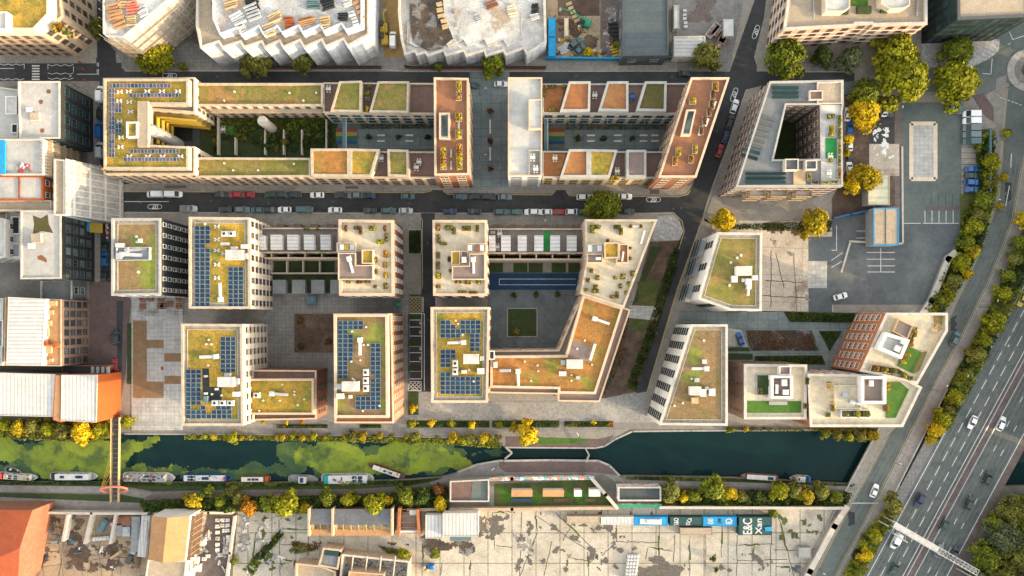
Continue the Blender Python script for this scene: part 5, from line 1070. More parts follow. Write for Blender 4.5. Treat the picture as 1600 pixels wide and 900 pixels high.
duct(r,724,535,699,536,Z,.8); [fan_unit(r,711,y,Z,.9,90) for y in(568,581)]; unit(r,'stair_head',736,561,24,15,2.4,Z,'w_cream',0,'roof_pale'); unit(r,'air_handler',753,560,6,7,1.3,Z,'metal'); unit(r,'air_handler',751,580,11,9,1.6,Z); unit(r,'roof_hatch',725,581,8,5,1.1,Z)
for x,y in((712,501),(716,506),(723,523),(715,575),(733,578),(740,596)): vent(r,x,y,Z)
block(D1,'stair_head',[(764,548),(773,548),(773,562),(764,562)],12.4,16.4,'w_white','glass_pale',pw=.3)
unit(D1,'air_handler',774,570,6,9,1.4,15.3); duct(D1,780,579,798,579,15.3,.9,'metal',False)
# ================================================================ right hand blocks
r=green_roof('apartment_building','white five sided block with green and gold sedum roof beside the waste ground',[(1121,363),(1191,364),(1190,486),(1142,485),(1091,467)],17.5,'w_white',par='par_white',win=wspec(sp=5.2,w=2.1,h=1.5,fl=2.6,fr='w_dark',gl='glass',sty=2),limit=98,roof='sedum_green')
unit(r,'stair_head',1163,423,24,14,2.4,17,'w_white',0,'roof_pale'); unit(r,'air_handler',1148,436,9,10,1.3,17); unit(r,'air_handler',1170,440,9,9,1.3,17); unit(r,'air_handler',1180,434,8,7,1.3,17); unit(r,'roof_hatch',1162,438,5,5,1,17); duct(r,1170,448,1169,462,17,.7); 
for x,y in((1142,410),(1152,403),(1158,399),(1140,446)): vent(r,x,y,17,.4)
for i,(x,y,z) in enumerate([(1113,385,3),(1113,385,6.2),(1113,385,9.4),(1104,417,3),(1104,417,6.2),(1104,417,9.4),(1093,458,3),(1093,458,6.2),(1093,458,9.4)]):
    c=P(x,y,17.5); an=math.atan2(104,30); mb=MB(); mb.box((c.x-1.0,c.y+.3,z),(5.2,1.9,.16),an,0); mb.box((c.x-1.85,c.y+.55,z+.16),(5.2,.06,1.05),an,1); mb.build('balcony',[MATS['w_grey'],MATS['glass_teal']],r)
r=green_roof('apartment_building','white sliver fronted wedge block with brown sedum roof beside the slanted street',[(1080,507),(1137,507),(1137,665),(1030,664)],18.5,'w_white',par='par_white',roof='sedum_brown',win=wspec(sp=3.7,w=2.2,h=1.35,fl=2.5,fr='w_dark',gl='glass',sty=2),limit=100)
Z=18
unit(r,'stair_head',1087,611,17,13,2.4,Z,'w_white',0,'roof_pale'); unit(r,'air_handler',1099,614,9,11,1.6,Z); unit(r,'air_handler',1113,613,9,11,1.6,Z); unit(r,'roof_hatch',1105,607,5,5,1.1,Z); unit(r,'plant_box',1086,626,10,9,1.4,Z,'wood_pale'); duct(r,1104,576,1081,576,Z,.8); unit(r,'roof_hatch',1101,565,6,6,1.2,Z); unit(r,'roof_hatch',1089,594,7,6,.9,Z,'metal')
for x,y in((1100,532),(1081,592),(1054,634),(1067,630)): vent(r,x,y,Z,.35)
def terr(name,lab,poly,h,wall,**k): return B(name,lab,poly,h,wall,'roof_cream','par_white',pw=.7,ph=.8,win=k.pop('win'),limit=k.pop('limit',95),**k)
r=terr('apartment_building','small white terraced block with two roof lawns above the basin',[(1163,569),(1261,570),(1260,655),(1163,655)],17,'w_brown',win=GW(sp=3.4,w=1.0,h=1.4,fr='w_brown')); S1=r
block(r,'stair_head',[(1218,572),(1236,572),(1236,586),(1218,586)],16.2,18.4,'w_white','roof_brownflat'); block(r,'penthouse',[(1205,587),(1239,587),(1239,623),(1205,623)],16.2,19,'w_white','roof_brownflat',pw=.7,ph=1.0); unit(r,'air_handler',1226,598,8,10,1.2,18); unit(r,'air_handler',1228,613,9,8,1.1,18); unit(r,'air_handler',1214,608,4,14,1.1,18)
block(r,'lawn_planter',[(1182,585),(1205,585),(1205,618),(1182,618)],16.2,16.9,'w_grey','lawn_dark',pw=.25,ph=.1)
mb=MB(); mb.prism([P(x,y,16.5) for x,y in rect(1168,627,1252,645)],16.2,16.4,0); mb.build('roof_lawn',[MATS['lawn']],r); unit(r,'bench',1216,630,28,5,.6,16.4,'w_grey')
r=terr('apartment_building','large white pointed block with pergolas and a five sided roof lawn by the east road',[(1262,584),(1405,586),(1441,605),(1411,667),(1266,667)],17.5,'w_orangebrick',win=GW(sp=3.0,w=1.2,fr='w_white')); S2=r
block(r,'penthouse',[(1346,588),(1385,588),(1385,631),(1346,631)],16.7,19.6,'w_white','roof_brownflat',pw=.8,ph=1.0); block(r,'plant_deck',[(1304,602),(1346,602),(1346,639),(1304,639)],16.7,17.6,'roof_cream','roof_cream'); unit(r,'air_handler',1362,599,6,9,1,18.6); unit(r,'roof_hatch',1321,617,8,7,.6,17.3,'metal'); duct(r,1332,628,1352,635,17.3,.7,'metal')
mb=MB(); mb.prism([P(x,y,17.1) for x,y in((1387,598),(1407,597),(1421,609),(1400,653),(1385,653))],16.7,16.9,0); mb.build('roof_lawn',[MATS['lawn']],r)
block(r,'planter',[(1314,640),(1361,640),(1361,653),(1314,653)],16.7,17.5,'w_white','lawn_dark',pw=.3,ph=.1)
def pergola(root,x0,y0,x1,y1,z,n,lab=None):
    mb=MB()
    for i in range(n):
        t=(i+.5)/n; y=y0+(y1-y0)*t; mb.bar(P(x0,y,z+2.4),P(x1,y,z+2.4),.09,0,4)
    for x in(x0+1,x1-1): mb.bar(P(x,y0,z+2.3),P(x,y1,z+2.3),.1,0,4); mb.bar(P(x,y0,z),P(x,y0,z+2.3),.09,0,4); mb.bar(P(x,y1,z),P(x,y1,z+2.3),.09,0,4)
    return mb.build('pergola',[MATS['wood_pale']],root)
pergola(r,1287,598,1304,616,16.7,7); pergola(r,1290,622,1303,632,16.7,4); unit(r,'lawn_box',1294,648,8,7,.7,16.7,'wood_pale',0,'lawn_dark')
r=terr('apartment_building','angled terraced block with a bold orange brick side facing the east paths',[(1385,489),(1481,489),(1481,517),(1434,600),(1344,580)],18,'w_orangebrick',win=GW(sp=2.9,w=2.0,h=2.0,fl=2.95,fr='w_white',gl='glass_pale'),band=('w_orangebrick',.5,2.95)); S3=r
block(r,'penthouse',[(1384,519),(1422,531),(1409,561),(1371,545)],17.2,20,'w_white','roof_pale',pw=.9,ph=1.0); block(r,'plant_deck',[(1404,498),(1427,509),(1418,530),(1395,518)],17.2,18.6,'wood_pale','roof_brownflat'); unit(r,'air_handler',1403,545,9,9,1.1,19.1,'white',-25); unit(r,'air_handler',1411,535,6,5,1.1,19.1,'white',-25)
mb=MB(); mb.prism([P(x,y,17.5) for x,y in((1420,541),(1440,550),(1426,583),(1402,572))],17.2,17.4,0); mb.build('roof_lawn',[MATS['lawn']],r)
mb=MB(); mb.prism([P(x,y,17.5) for x,y in((1460,493),(1473,493),(1472,515),(1462,520))],17.2,17.42,0); mb.prism([P(x,y,17.5) for x,y in((1441,551),(1450,548),(1436,580),(1427,584))],17.2,17.42,0); mb.build('roof_meadow',[MATS['sedum_green']],r)
mb=MB()
a,b=P(1460,506,18),P(1441,548,18)
for i in range(16):
    q=a+(b-a)*(i/15); mb.bar((q.x,q.y,19.6),(q.x+1.6,q.y-.7,19.6),.08,0,4)
mb.bar((*a.xy,19.5),(*b.xy,19.5),.1,0,4); [mb.bar((*q.xy,17.2),(*q.xy,19.5),.09,0,4) for q in(a,b,(a+b)/2)]; mb.build('pergola',[MATS['wood_pale']],r)
block(r,'planter',[(1363,569),(1404,575),(1429,592),(1427,596),(1402,585),(1358,581)],17.2,17.9,'wood_pale','lawn_dark',pw=.2,ph=.1); block(r,'planter',[(1431,510),(1435,511),(1426,534),(1421,531)],17.2,17.9,'wood_pale','lawn_dark',pw=.15,ph=.1)
# ---- car park buildings
r=B('shed','grey twin roofed car park office with a bright blue frame',[(1365,325),(1404,325),(1404,383),(1365,383)],5,'w_grey','roof_tan','blue_bright',pw=.28,ph=.12); mb=MB(); mb.prism([P(x,y,5) for x,y in rect(1383.6,327,1384.6,381)],4.89,4.99,0); mb.build('roof_seam',[MATS['steel_dark']],r)
for i in range(3): mb=MB(); c=P(1362,365+i*6,3); mb.box((c.x,c.y,0),(.8,.8,2.6),0,0,.1); mb.build('wall_unit',[MATS['w_grey']],r)
r=B('shed','long pale green roofed shed behind the golden trees',[(1357,273),(1390,273),(1390,320),(1357,320)],4,'w_grey','corr_cream','par_stone',pw=.2,ph=.15)
# ================================================================ SOUTH BANK BUILDINGS
def gable(name,lab,poly4,h,rise,wall,roofa,roofb,axis=0,cat='building',win=None):
    """pitched roof: poly4 corners at eaves height; ridge joins the midpoints of two opposite sides"""
    p=[P(x,y,h) for x,y in poly4]; c=sum(p,Vector())/4; e=empty(name,(c.x,c.y,0),lab,cat)
    if axis: p=p[1:]+p[:1]
    m0=(p[0]+p[1])/2+Vector((0,0,rise)); m1=(p[2]+p[3])/2+Vector((0,0,rise))
    mb=MB(); mb.ring(atz(p,0),p,0); mb.face([p[0],p[1],m0],0); mb.face([p[2],p[3],m1],0); mb.build('wall',[MATS[wall]],e)
    up=Vector((0,0,.12))
    for nm,q,mt in(('roof',[p[1],p[2],m1,m0],roofa),('roof',[p[3],p[0],m0,m1],roofb)):
        mb=MB(); q=[v+up for v in q]; mb.face(q,0); mb.ring([v-Vector((0,0,.14)) for v in q],q,0); mb.build(nm,[MATS[mt]],e)
    if win:
        pc=ccw(p); windows(e,[(pc[i],pc[(i+1)%4],0,h) for i in range(4)],win,20)
    return e
gable('warehouse','long orange red roofed shed at the bottom left of the photo',[(-60,796),(51,797),(28,908),(-60,1000)],10,2.2,'w_brick','tile_red','tile_red',1,win=None)
for i,(a,b,lab) in enumerate([((53,803),(30,905),'long white concrete beam wall next to the red roofed shed'),((66,803),(44,905),'second long white concrete wall right of the red roofed shed')]):
    e=empty('yard_wall',P(*a),lab,'wall'); A,B_=P(*a),P(*b); d=B_-A; mb=MB(); c=(A+B_)/2; mb.box((c.x,c.y,0),(d.length,.75,2.6),math.atan2(d.y,d.x)); mb.build('wall',[MATS['w_cream']],e)
    mb=MB(); mb.box((c.x,c.y,2.6),(d.length,.95,.15),math.atan2(d.y,d.x)); mb.build('coping',[MATS['w_white']],e)
for i,(a,b) in enumerate([((106,803),(98,846)),((143,804),(132,850)),((181,803),(172,850))]):
    e=empty('concrete_fin',P(*a),'white concrete fin wall in the warm yard, '+ORD[i]+' from the left','wall',group='fin walls in the warm yard'); A,B_=P(*a,2.5),P(*b,2.5); d=B_-A; c=(A+B_)/2; mb=MB(); mb.box((c.x,c.y,0),(d.length,.6,2.5),math.atan2(d.y,d.x)); mb.build('wall',[MATS['w_stone']],e); mb=MB(); mb.box((c.x,c.y,2.5),(d.length,.75,.14),math.atan2(d.y,d.x)); mb.build('coping',[MATS['w_stone']],e)
r=gable('house','tall gabled house with a tan roof and white front at the bottom left',[(238,806),(297,806),(289,876),(232,874)],9,2.2,'w_white','tan_roof','tan_roof',0)
B('annexe','white fronted annexe wing of the gabled house',[(231,875),(291,877),(284,935),(222,935)],7.5,'w_white','roof_tan','par_white',pw=.3,ph=.3,win=wspec(sp=4,w=2.6,h=1.0,fl=2.4,fr='w_buff'),limit=20,cat='building')
e=empty('scaffold',P(292,840,0),'timber scaffold along the sunny side of the gabled house','scaffold'); mb=MB()
for i in range(8):
    a=P(299,806,8); b=P(291,876,8); q=a+(b-a)*(i/7)
    for o in(0,1.2): mb.bar((q.x+o,q.y,0),(q.x+o,q.y,8.6),.06,0,4)
    if i%2: mb.bar((q.x,q.y,8),(q.x+1.3,q.y+1,8),.06,0,4)
mb.build('pole',[MATS['wood_pale']],e,kind='stuff'); mb=MB()
for z in(2.6,5.2,7.8):
    a=P(299,806,8); b=P(291,876,8); mb.prism([Vector((a.x,a.y,z)),Vector((a.x+1.2,a.y,z)),Vector((b.x+1.2,b.y,z)),Vector((b.x,b.y,z))],z,z+.1,0)
mb.build('deck',[MATS['wood']],e)
# open fronted shed
e=empty('open_shed',P(546,815,0),'long open fronted shed with grey roof and yellow posts','shed')
mb=MB(); z0,z1=4.6,5.6; p=[P(483,796,5),P(612,796,5),P(612,819,5),P(483,819,5)]; p=[Vector((*v.xy,z0 if i<2 else z1)) for i,v in enumerate(p)]; mb.face(p[::-1],0); mb.ring(p,[v+Vector((0,0,-.2)) for v in p],0); mb.build('roof',[MATS['slate']],e)
mb=MB(); mb.prism([P(x,y,4) for x,y in rect(483,827,612,837)],3.8,4.0,0); mb.build('front_canopy',[MATS['tan_roof']],e); mb=MB(); mb.prism([P(x,y,4) for x,y in rect(484,796,612,798)],0,4.4,0); mb.build('rear_wall',[MATS['w_brick']],e)
for i in range(11):
    mb=MB(); x=488+i*12; mb.bar(P(x,819,5.3),P(x+1,829,4.0),.13,0,4); mb.bar(P(x,836,4),P(x,836,4)-Vector((0,0,3.9)),.12,0,4); mb.build('post',[MATS['yellow']],e)
for x in(482,519,612):
    mb=MB(); mb.prism([P(a,b,5.9) for a,b in rect(x-1.5,795,x+1.5,838)],0,5.9,0); mb.build('party_wall',[MATS['w_buff']],e)
mb=MB(); mb.prism([P(a,b,4.2) for a,b in((481,797),(484,797),(484,838),(482,838))],0,4.25,0); mb.build('end_panel',[MATS['teal']],e)
e=empty('ruined_shed',P(637,815,0),'roofless brick shed shell right of the open fronted shed','ruin')
for a,b in(((624,794),(622,839)),((652,796),(655,837))):
    mb=MB(); A,B_=P(*a,4.5),P(*b,4.5); d=B_-A; c=(A+B_)/2; mb.box((c.x,c.y,0),(d.length,.8,4.5),math.atan2(d.y,d.x)); mb.build('wall',[MATS['w_orangebrick']],e)
for y in(796,806,816,824):
    mb=MB(); mb.bar(P(625,y,4),P(652,y,4),.14,0,4); mb.build('beam',[MATS['wood']],e)
mb=MB(); mb.prism([P(x,y,3.6) for x,y in rect(640,797,651,805)],3.4,3.6,0); mb.prism([P(x,y,1) for x,y in rect(625,826,651,829)],0,3,0); mb.build('roof_remnant',[MATS['w_white']],e)
# white corrugated sheds
e=B('shed','big white corrugated shed on the broken yard',[(692,802),(747,802),(747,838),(692,838)],5.5,'w_white','corr_white','par_white',pw=.12,ph=.1); B('shed','small white corrugated lean-to left of the big white shed',[(665,805),(691.5,805),(691.5,841),(665,841)],4.6,'w_white','corr_white','par_white',pw=.12,ph=.1)
mb=MB(); mb.prism([P(x,y,3) for x,y in rect(703,839,736,845)],2.8,3,0); [mb.bar(P(x,844,2.8),P(x,844,2.8)-Vector((0,0,2.8)),.06,0,4) for x in(704,735)]; mb.build('canopy',[MATS['w_teal']],e)
# ruins
r=B('ruin','roofless ruined workshop full of white rubble at the bottom of the photo',[(534,866),(640,877),(635,935),(528,935)],5,'w_buff','clutter','w_stone',pw=.5,ph=4.0)
for i in range(4): mb=MB(); mb.bar(P(552+i*22,869,5),P(548+i*22,905,5),.2,0,4); mb.build('beam',[MATS['w_cream']],r)
r=B('shed','grey roofed workshop with a long skylight beside the ruin',[(505,856),(533,859),(528,890),(497,884)],5.5,'w_buff','slate','w_buff',pw=.5,ph=.3); mb=MB(); mb.prism([P(x,y,5.6) for x,y in((509,860),(533,863),(531,870),(506,867))],5.2,5.5,0); mb.build('skylight',[MATS['glass_teal']],r)
B('ruin','low tan ruined shed at the bottom left of the workshops',[(462,880),(500,884),(524,893),(524,935),(458,935)],5,'w_buff','roof_tan','w_buff',pw=.5,ph=1.2)
r=B('shed','tan flat roofed lean-to in front of the ruin',[(545,893),(600,897),(596,935),(540,935)],6,'w_buff','tan_roof','w_buff',pw=.4,ph=.3)
# canal side boxes
B('building','small flat roofed canal building with half brown half green deck',[(703,752),(764,749),(764,784),(703,784)],4.5,'w_grey','deck_brown','par_white',pw=.35,ph=.5); rr=bpy.data.objects
mb=MB(); mb.prism([P(x,y,4.1) for x,y in((738,752),(762,751),(762,782),(736,782))],3.95,4.05,0); o=mb.build('deck_panel',[MATS['asphalt_teal']],[x for x in rr if x.get('label','').startswith('small flat roofed canal')][0])
B('building','small dark teal roofed building beside the graffiti wall',[(966,761),(1033,761),(1033,783),(966,783)],4.5,'graffiti_a','roof_darksolid','par_white',pw=.4,ph=.5)
flat('yard',rect(764,748,775,794),.05,'path_grey'); flat('garden',[(772,756),(928,750),(960,792),(772,792)],.06,'grass'); ragged('grass',[(775,758),(930,756),(958,790),(775,790)],.07,'lawn',.6,.1,.15,61,'bright grass in the walled canal garden','grass')
def hut(x0,y0,x1,y1,h,rf,lab,wall='w_white'):
    e=empty('garden_hut',P((x0+x1)/2,(y0+y1)/2,0),lab,'hut'); p=ccw([P(x,y,h) for x,y in rect(x0,y0,x1,y1)]); mb=MB(); mb.prism(inset(p,.15),0,h,0); mb.build('wall',[MATS[wall]],e); mb=MB(); q=[Vector((*v.xy,h+(.5 if i>1 else .05))) for i,v in enumerate(p)]; mb.face(q,0); mb.ring(q,[v-Vector((0,0,.12)) for v in q],0); mb.build('roof',[MATS[rf]],e); return e
hut(799,765,832,776,2.8,'tan_roof','peach roofed hut at the left of the walled garden'); hut(848,765,881,776,2.8,'tan_roof','peach roofed hut in the middle of the walled garden'); hut(897,765,909,776,2.8,'corr_white_h','smallest pale hut in the walled garden'); hut(920,764,938,776,2.8,'corr_white_h','pale hut at the right of the walled garden')
for lab,x0,x1,mt in(('long blue planter trough in the walled garden',799,832,'blue'),('grey planter trough below the middle garden hut',865,894,'wood'),('short grey planter trough at the right of the garden',914,930,'wood')):
    e=empty('planter',P((x0+x1)/2,782,0),lab,'planter'); mb=MB(); p=ccw([P(x,y,.8) for x,y in rect(x0,780,x1,784.5)]); q=inset(p,.14); mb.ring(atz(p,.06),p,0); mb.ring(p,q,0); mb.ring(q,atz(q,.5),0); mb.build('trough',[MATS[mt]],e); mb=MB(); mb.face(atz(q,.6)); mb.build('soil',[MATS['soil']],e)
def wall_run(name,lab,pts,h,t,mat,cop='par_white',cat='wall'):
    e=empty(name,P(*pts[0]),lab,cat)
    mb=MB(); mc=MB()
    for a,b in zip(pts,pts[1:]):
        A,B_=P(*a),P(*b); d=B_-A; c=(A+B_)/2; an=math.atan2(d.y,d.x); mb.box((c.x,c.y,0),(d.length+t,t,h),an); mc.box((c.x,c.y,h),(d.length+t+.1,t+.12,.12),an)
    mb.build('wall',[MATS[mat]],e); mc.build('coping',[MATS[cop]],e); return e
wall_run('graffiti_wall','long low wall covered in pink and teal graffiti beside the lock',[(768,746.5),(800,745.5),(925,744.5)],2.2,.9,'graffiti_a','graffiti_b')
wall_run('garden_wall','slanting white topped wall at the right of the walled garden',[(924,746),(945,770),(962,790)],2.4,.9,'w_white')
wall_run('graffiti_wall','green and white lettered graffiti wall below the teal roofed building',[(962,788),(1030,787.5)],2.0,.8,'graffiti_b','green_m')
wall_run('yard_wall','long pale yard wall along the top of the big yard',[(1030,790),(1312,791)],2.2,.7,'w_stone','w_stone'); wall_run('yard_wall','rusty brick yard wall below the walled garden',[(640,794),(700,793),(800,793),(962,791)],2.0,.8,'w_buff','w_buff'); wall_run('yard_wall','pale wall with buttresses along the top of the warm yard',[(50,797),(150,799),(235,799)],2.4,.6,'w_stone','w_stone'); wall_run('yard_wall','thin pale wall from the gabled house to the open shed',[(247,798.5),(330,798.5),(365,799)],2.0,.6,'w_cream','w_cream')
wall_run('yard_wall','thin pale wall between the stacked blocks and the broken concrete',[(369,806),(362,862),(352,935)],1.4,.6,'w_stone','w_stone')
wall_run('fence','low blue hoarding fence along the demolition yard',[(853,94),(968,95)],2.2,.3,'blue_bright','blue_bright','fence'); wall_run('fence','dark blue fence below the warehouse',[(972,93),(1056,93)],2.2,.3,'w_teal','w_teal','fence'); wall_run('fence','red and white site hoarding below the sawtooth block',[(400,108),(596,107.5)],2.0,.3,'rust','w_dark','fence'); wall_run('fence','dark red site hoarding below the rough white slab',[(634,106),(640,108),(852,108)],2.0,.3,'rust','w_dark','fence')
wall_run('fence','teal fence on the north side of the car park',[(1300,342),(1325,336),(1360,329)],1.8,.35,'w_teal','blue','fence'); wall_run('fence','teal mesh fence beside the parked vans',[(1541,205),(1541,300)],2.0,.3,'w_teal','w_teal','fence'); wall_run('retaining_wall','curving concrete retaining wall at the corner of the car park',[(1487,397),(1478,405),(1452,470),(1440,487)],1.2,1.8,'w_grey','w_stone'); wall_run('yard_wall','concrete wall between the yard and the east road bridge',[(1318,792),(1300,820),(1262,890),(1245,925)],1.6,1.6,'concrete_pale','w_stone')
# pedestrian footbridge with leaning red hoop
e=empty('footbridge',P(182,720,0),'narrow footbridge over the canal with a leaning red hoop','bridge')
mb=MB(); mb.prism([P(x,y,3.2) for x,y in((177,652),(188,652),(186,784),(176,784))],2.9,3.2,0); mb.build('deck',[MATS['asphalt_brown']],e)
for s in(0,1):
    a,b=(P(176.3,652,3.2),P(175.3,784,3.2)) if s==0 else (P(189,652,3.2),P(187.2,784,3.2)); mb=MB(); mb.bar(a+Vector((0,0,1.1)),b+Vector((0,0,1.1)),.11,0,5); mb.face([a,b,b+Vector((0,0,1.1)),a+Vector((0,0,1.1))],0)
    for i in range(26): q=a+(b-a)*(i/25); mb.bar(q,q+Vector((0,0,1.1)),.07,0,4); 
    mb.build('railing',[MATS['wood_pale']],e)
mb=MB()
for i in range(18): y=656+i*7.4; mb.prism([P(x,yy,3.26) for x,yy in rect(177,y,187.5,y+.7)],3.2,3.25,0)
mb.build('deck_batten',[MATS['w_grey']],e)
mb=MB(); pts=[]
for i in range(33):
    u=2*math.pi*i/32; x,y=178+21*math.cos(u),765-4.5*math.sin(u); pts.append(P(x,y,2.5+3.5*(1+math.sin(u))))
for a,b in zip(pts,pts[1:]): mb.bar(a,b,.3,0,6)
mb.build('hoop',[MATS['coral']],e)
for i,(x,y) in enumerate([(165,748),(170,738),(174,722),(172,755)]):
    mb=MB(); mb.bar(pts[15-i],P(x+6,y-20,3.3) if False else P(176,700+i*12,3.4),.04,0,4); mb.build('cable',[MATS['yellow']],e)
for y in(660,757,783): mb=MB(); mb.bar(P(181,y,0)-Vector((0,0,1.5)),P(181,y,2.9),.35,0,8); mb.build('pier',[MATS['w_grey']],e)
# lock gates
def gate(lab,x0,y0,x1,y1):
    e=empty('lock_gate',P((x0+x1)/2,(y0+y1)/2,0),lab,'lock gate'); A,B_=P(x0,y0),P(x1,y1); d=B_-A; c=(A+B_)/2; an=math.atan2(d.y,d.x); mb=MB(); mb.box((c.x,c.y,-2.6),(d.length,.45,2.7),an); mb.build('leaf',[MATS['w_grey']],e); n=d.normalized(); t=A-n*4.2
    mb=MB(); mb.bar(A+Vector((0,0,.9)),t+Vector((0,0,.9)),.2,0,4); mb.build('balance_beam',[MATS['steel_dark']],e); mb=MB(); mb.bar(t+Vector((0,0,.9)),t-n*1.2+Vector((0,0,.9)),.22,0,4); mb.build('beam_tip',[MATS['white']],e)
    mb=MB(); mb.bar(A+Vector((0,0,1.1)),B_+Vector((0,0,1.1)),.04,0,4); [mb.bar(A+d*t_,A+d*t_+Vector((0,0,1.1)),.03,0,4) for t_ in(.2,.6,.95)]; mb.build('handrail',[MATS['white']],e)
gate('upper leaf of the right lock gate',914,699,920.5,711); gate('lower leaf of the right lock gate',916,722,920.5,711); gate('upper leaf of the left lock gate',790,699,800,708); gate('lower leaf of the left lock gate',789,717,800,708)
# road sign gantry over the motorway
e=empty('sign_gantry',P(1455,855,0),'white steel gantry spanning the motorway','gantry'); Z=6.5
def tr(a,b,w,hh,n,nm):
    A,B_=P(*a,Z),P(*b,Z); d=(B_-A); s=Vector((-d.y,d.x,0)).normalized()*w/2; mb=MB()
    for q in(s,-s):
        for z in(0,hh): mb.bar(A+q+Vector((0,0,z)),B_+q+Vector((0,0,z)),.14,0,5)
    for i in range(n+1):
        t=i/n; q=A+d*t; mb.bar(q+s,q-s,.07,0,4); mb.bar(q+s+Vector((0,0,hh)),q-s+Vector((0,0,hh)),.07,0,4)
        if i<n: r_=A+d*((i+1)/n); mb.bar(q+s,r_-s+Vector((0,0,0)),.05,0,4); mb.bar(q+s+Vector((0,0,hh)),r_-s+Vector((0,0,hh)),.05,0,4)
    mb.build(nm,[MATS['gantry']],e)
tr((1394,818),(1524,893),1.7,1.2,22,'truss'); mb=MB(); A,B_=P(1397,819,Z+1.1),P(1466,859,Z+1.1); d=B_-A; c=(A+B_)/2; mb.box((c.x,c.y,Z+1.15),(d.length,1.5,.1),math.atan2(d.y,d.x)); mb.build('walkway',[MATS['gantry']],e)
for x,y in((1388,822),(1396,815),(1516,900),(1526,893)): mb=MB(); mb.bar(P(x,y,Z)-Vector((0,0,Z)),P(x,y,Z+.8),.2,0,6); mb.build('leg',[MATS['gantry']],e)
mb=MB(); A,B_=P(1394,832,Z),P(1415,846,Z); d=B_-A; c=(A+B_)/2; mb.box((c.x,c.y,Z-2),(d.length,.35,3.2),math.atan2(d.y,d.x)); mb.build('sign_panel',[MATS['w_grey']],e); mb=MB(); [mb.bar(P(1397+i*9,823+i*5,Z),P(1396+i*9,834+i*5,Z),.1,0,4) for i in range(3)]; mb.build('sign_bracket',[MATS['gantry']],e)
# container row with painted roofs
def container(lab,x0,y0,x1,y1,mt,h=2.6,roof=None,parts=()):
    e=empty('container',P((x0+x1)/2,(y0+y1)/2,0),lab,'container'); p=ccw([P(x,y,h) for x,y in rect(x0,y0,x1,y1)]); mb=MB(); n=4; mb.ring(atz(p,.12),atz(p,h),0); q=inset(p,.12); mb.ring(atz(p,h),atz(q,h),0); mb.ring(atz(q,h),atz(q,h-.06),0); mb.face(atz(q,h-.06),1)
    for i in range(4):
        a,b=p[i],p[(i+1)%4]; d=b-a; k=int(d.length/.5); nn=Vector((d.y,-d.x,0)).normalized()*.04
        for j in range(k): t=a+d*((j+.5)/k)+nn; mb.box((t.x,t.y,.2),(.16,.1,h-.35),math.atan2(d.y,d.x),0)
    mb.build('shell',[MATS[mt],MATS[roof or mt]],e)
    mb=MB()
    for v in p: mb.box((v.x,v.y,0),(.22,.22,h+.04),0,0)
    mb.build('corner_post',[MATS['steel_dark']],e,kind='stuff') if False else mb.build('corner_frame',[MATS[mt]],e)
    return e
container('flat tan container at the left end of the painted container row',886,807,937,818,'roof_tan'); container('white container second in the painted container row',939,808,990,820,'white',roof='corr_white')
e=container('bright blue container with a white sheet on its roof',991,808,1043,821,'blue_bright'); mb=MB(); mb.prism([P(x,y,2.8) for x,y in((1000,811),(1034,811),(1034,820),(1000,819))],2.6,2.72,0); mb.prism([P(x,y,2.9) for x,y in((1011,812),(1033,812),(1033,818),(1011,818))],2.72,2.9,0); mb.build('roof_sheet',[MATS['white']],e)
e=container('dark green container with white roof lettering left of the blue lettered one',1047,808,1098,821,'green_dk'); text_mb('S&O',1056.5,815,2.58,2.1,90,'white',e,fit=(2.3,1.5)); text_mb('ES',1075,818,2.58,1.6,90,'white',e,fit=(1.0,1.3)); text_mb('Ca',1077,812.5,2.58,1.6,90,'white',e,fit=(1.2,1.5))
e=container('bright blue container with white roof lettering',1099,808,1151,822,'blue_bright'); text_mb('00',1110,814.5,2.58,2.0,90,'white',e,fit=(1.7,1.7)); text_mb('JM',1125,814.5,2.58,1.9,90,'green_dk',e,fit=(1.7,1.5)); text_mb('ID',1139,814.5,2.58,2.2,90,'white',e,fit=(1.7,2.1))
e=container('large dark green cabin with big white roof lettering at the right end of the row',1155,808,1206,836,'green_dk',3.0); text_mb('E&C',1168,822.5,2.98,4.1,90,'white',e,fit=(4.9,2.9)); text_mb('Xan',1185.5,822.5,2.98,4.0,90,'white',e,fit=(4.9,2.0))
mb=MB(); mb.prism([P(x,y,3.2) for x,y in((1195,824),(1206,823),(1206,830),(1196,830))],2.98,3.2,0); mb.build('roof_sheet',[MATS['blue_bright']],e)
container('flat tan container in front of the lettered containers',1063,825,1113,836,'roof_tan',2.2); container('small grey green container at the foot of the east bridge',1249,856,1267,872,'w_grey',2.4,'corr_grey')
container('long blue container at the top of the demolition yard',857,28,868,57,'blue_bright',3); container('long blue container at the bottom of the demolition yard',857,58.5,868,88,'blue_bright',3); container('white and tan cabin in the demolition yard',882,28,888,56,'w_cream',2.6)
container('white cabin behind the olive tree in the brown yard',1131,30,1146,56,'white',2.8); container('tall white tank cabin beside the brown yard',1053,8,1061,44,'white',2.8,'corr_white')
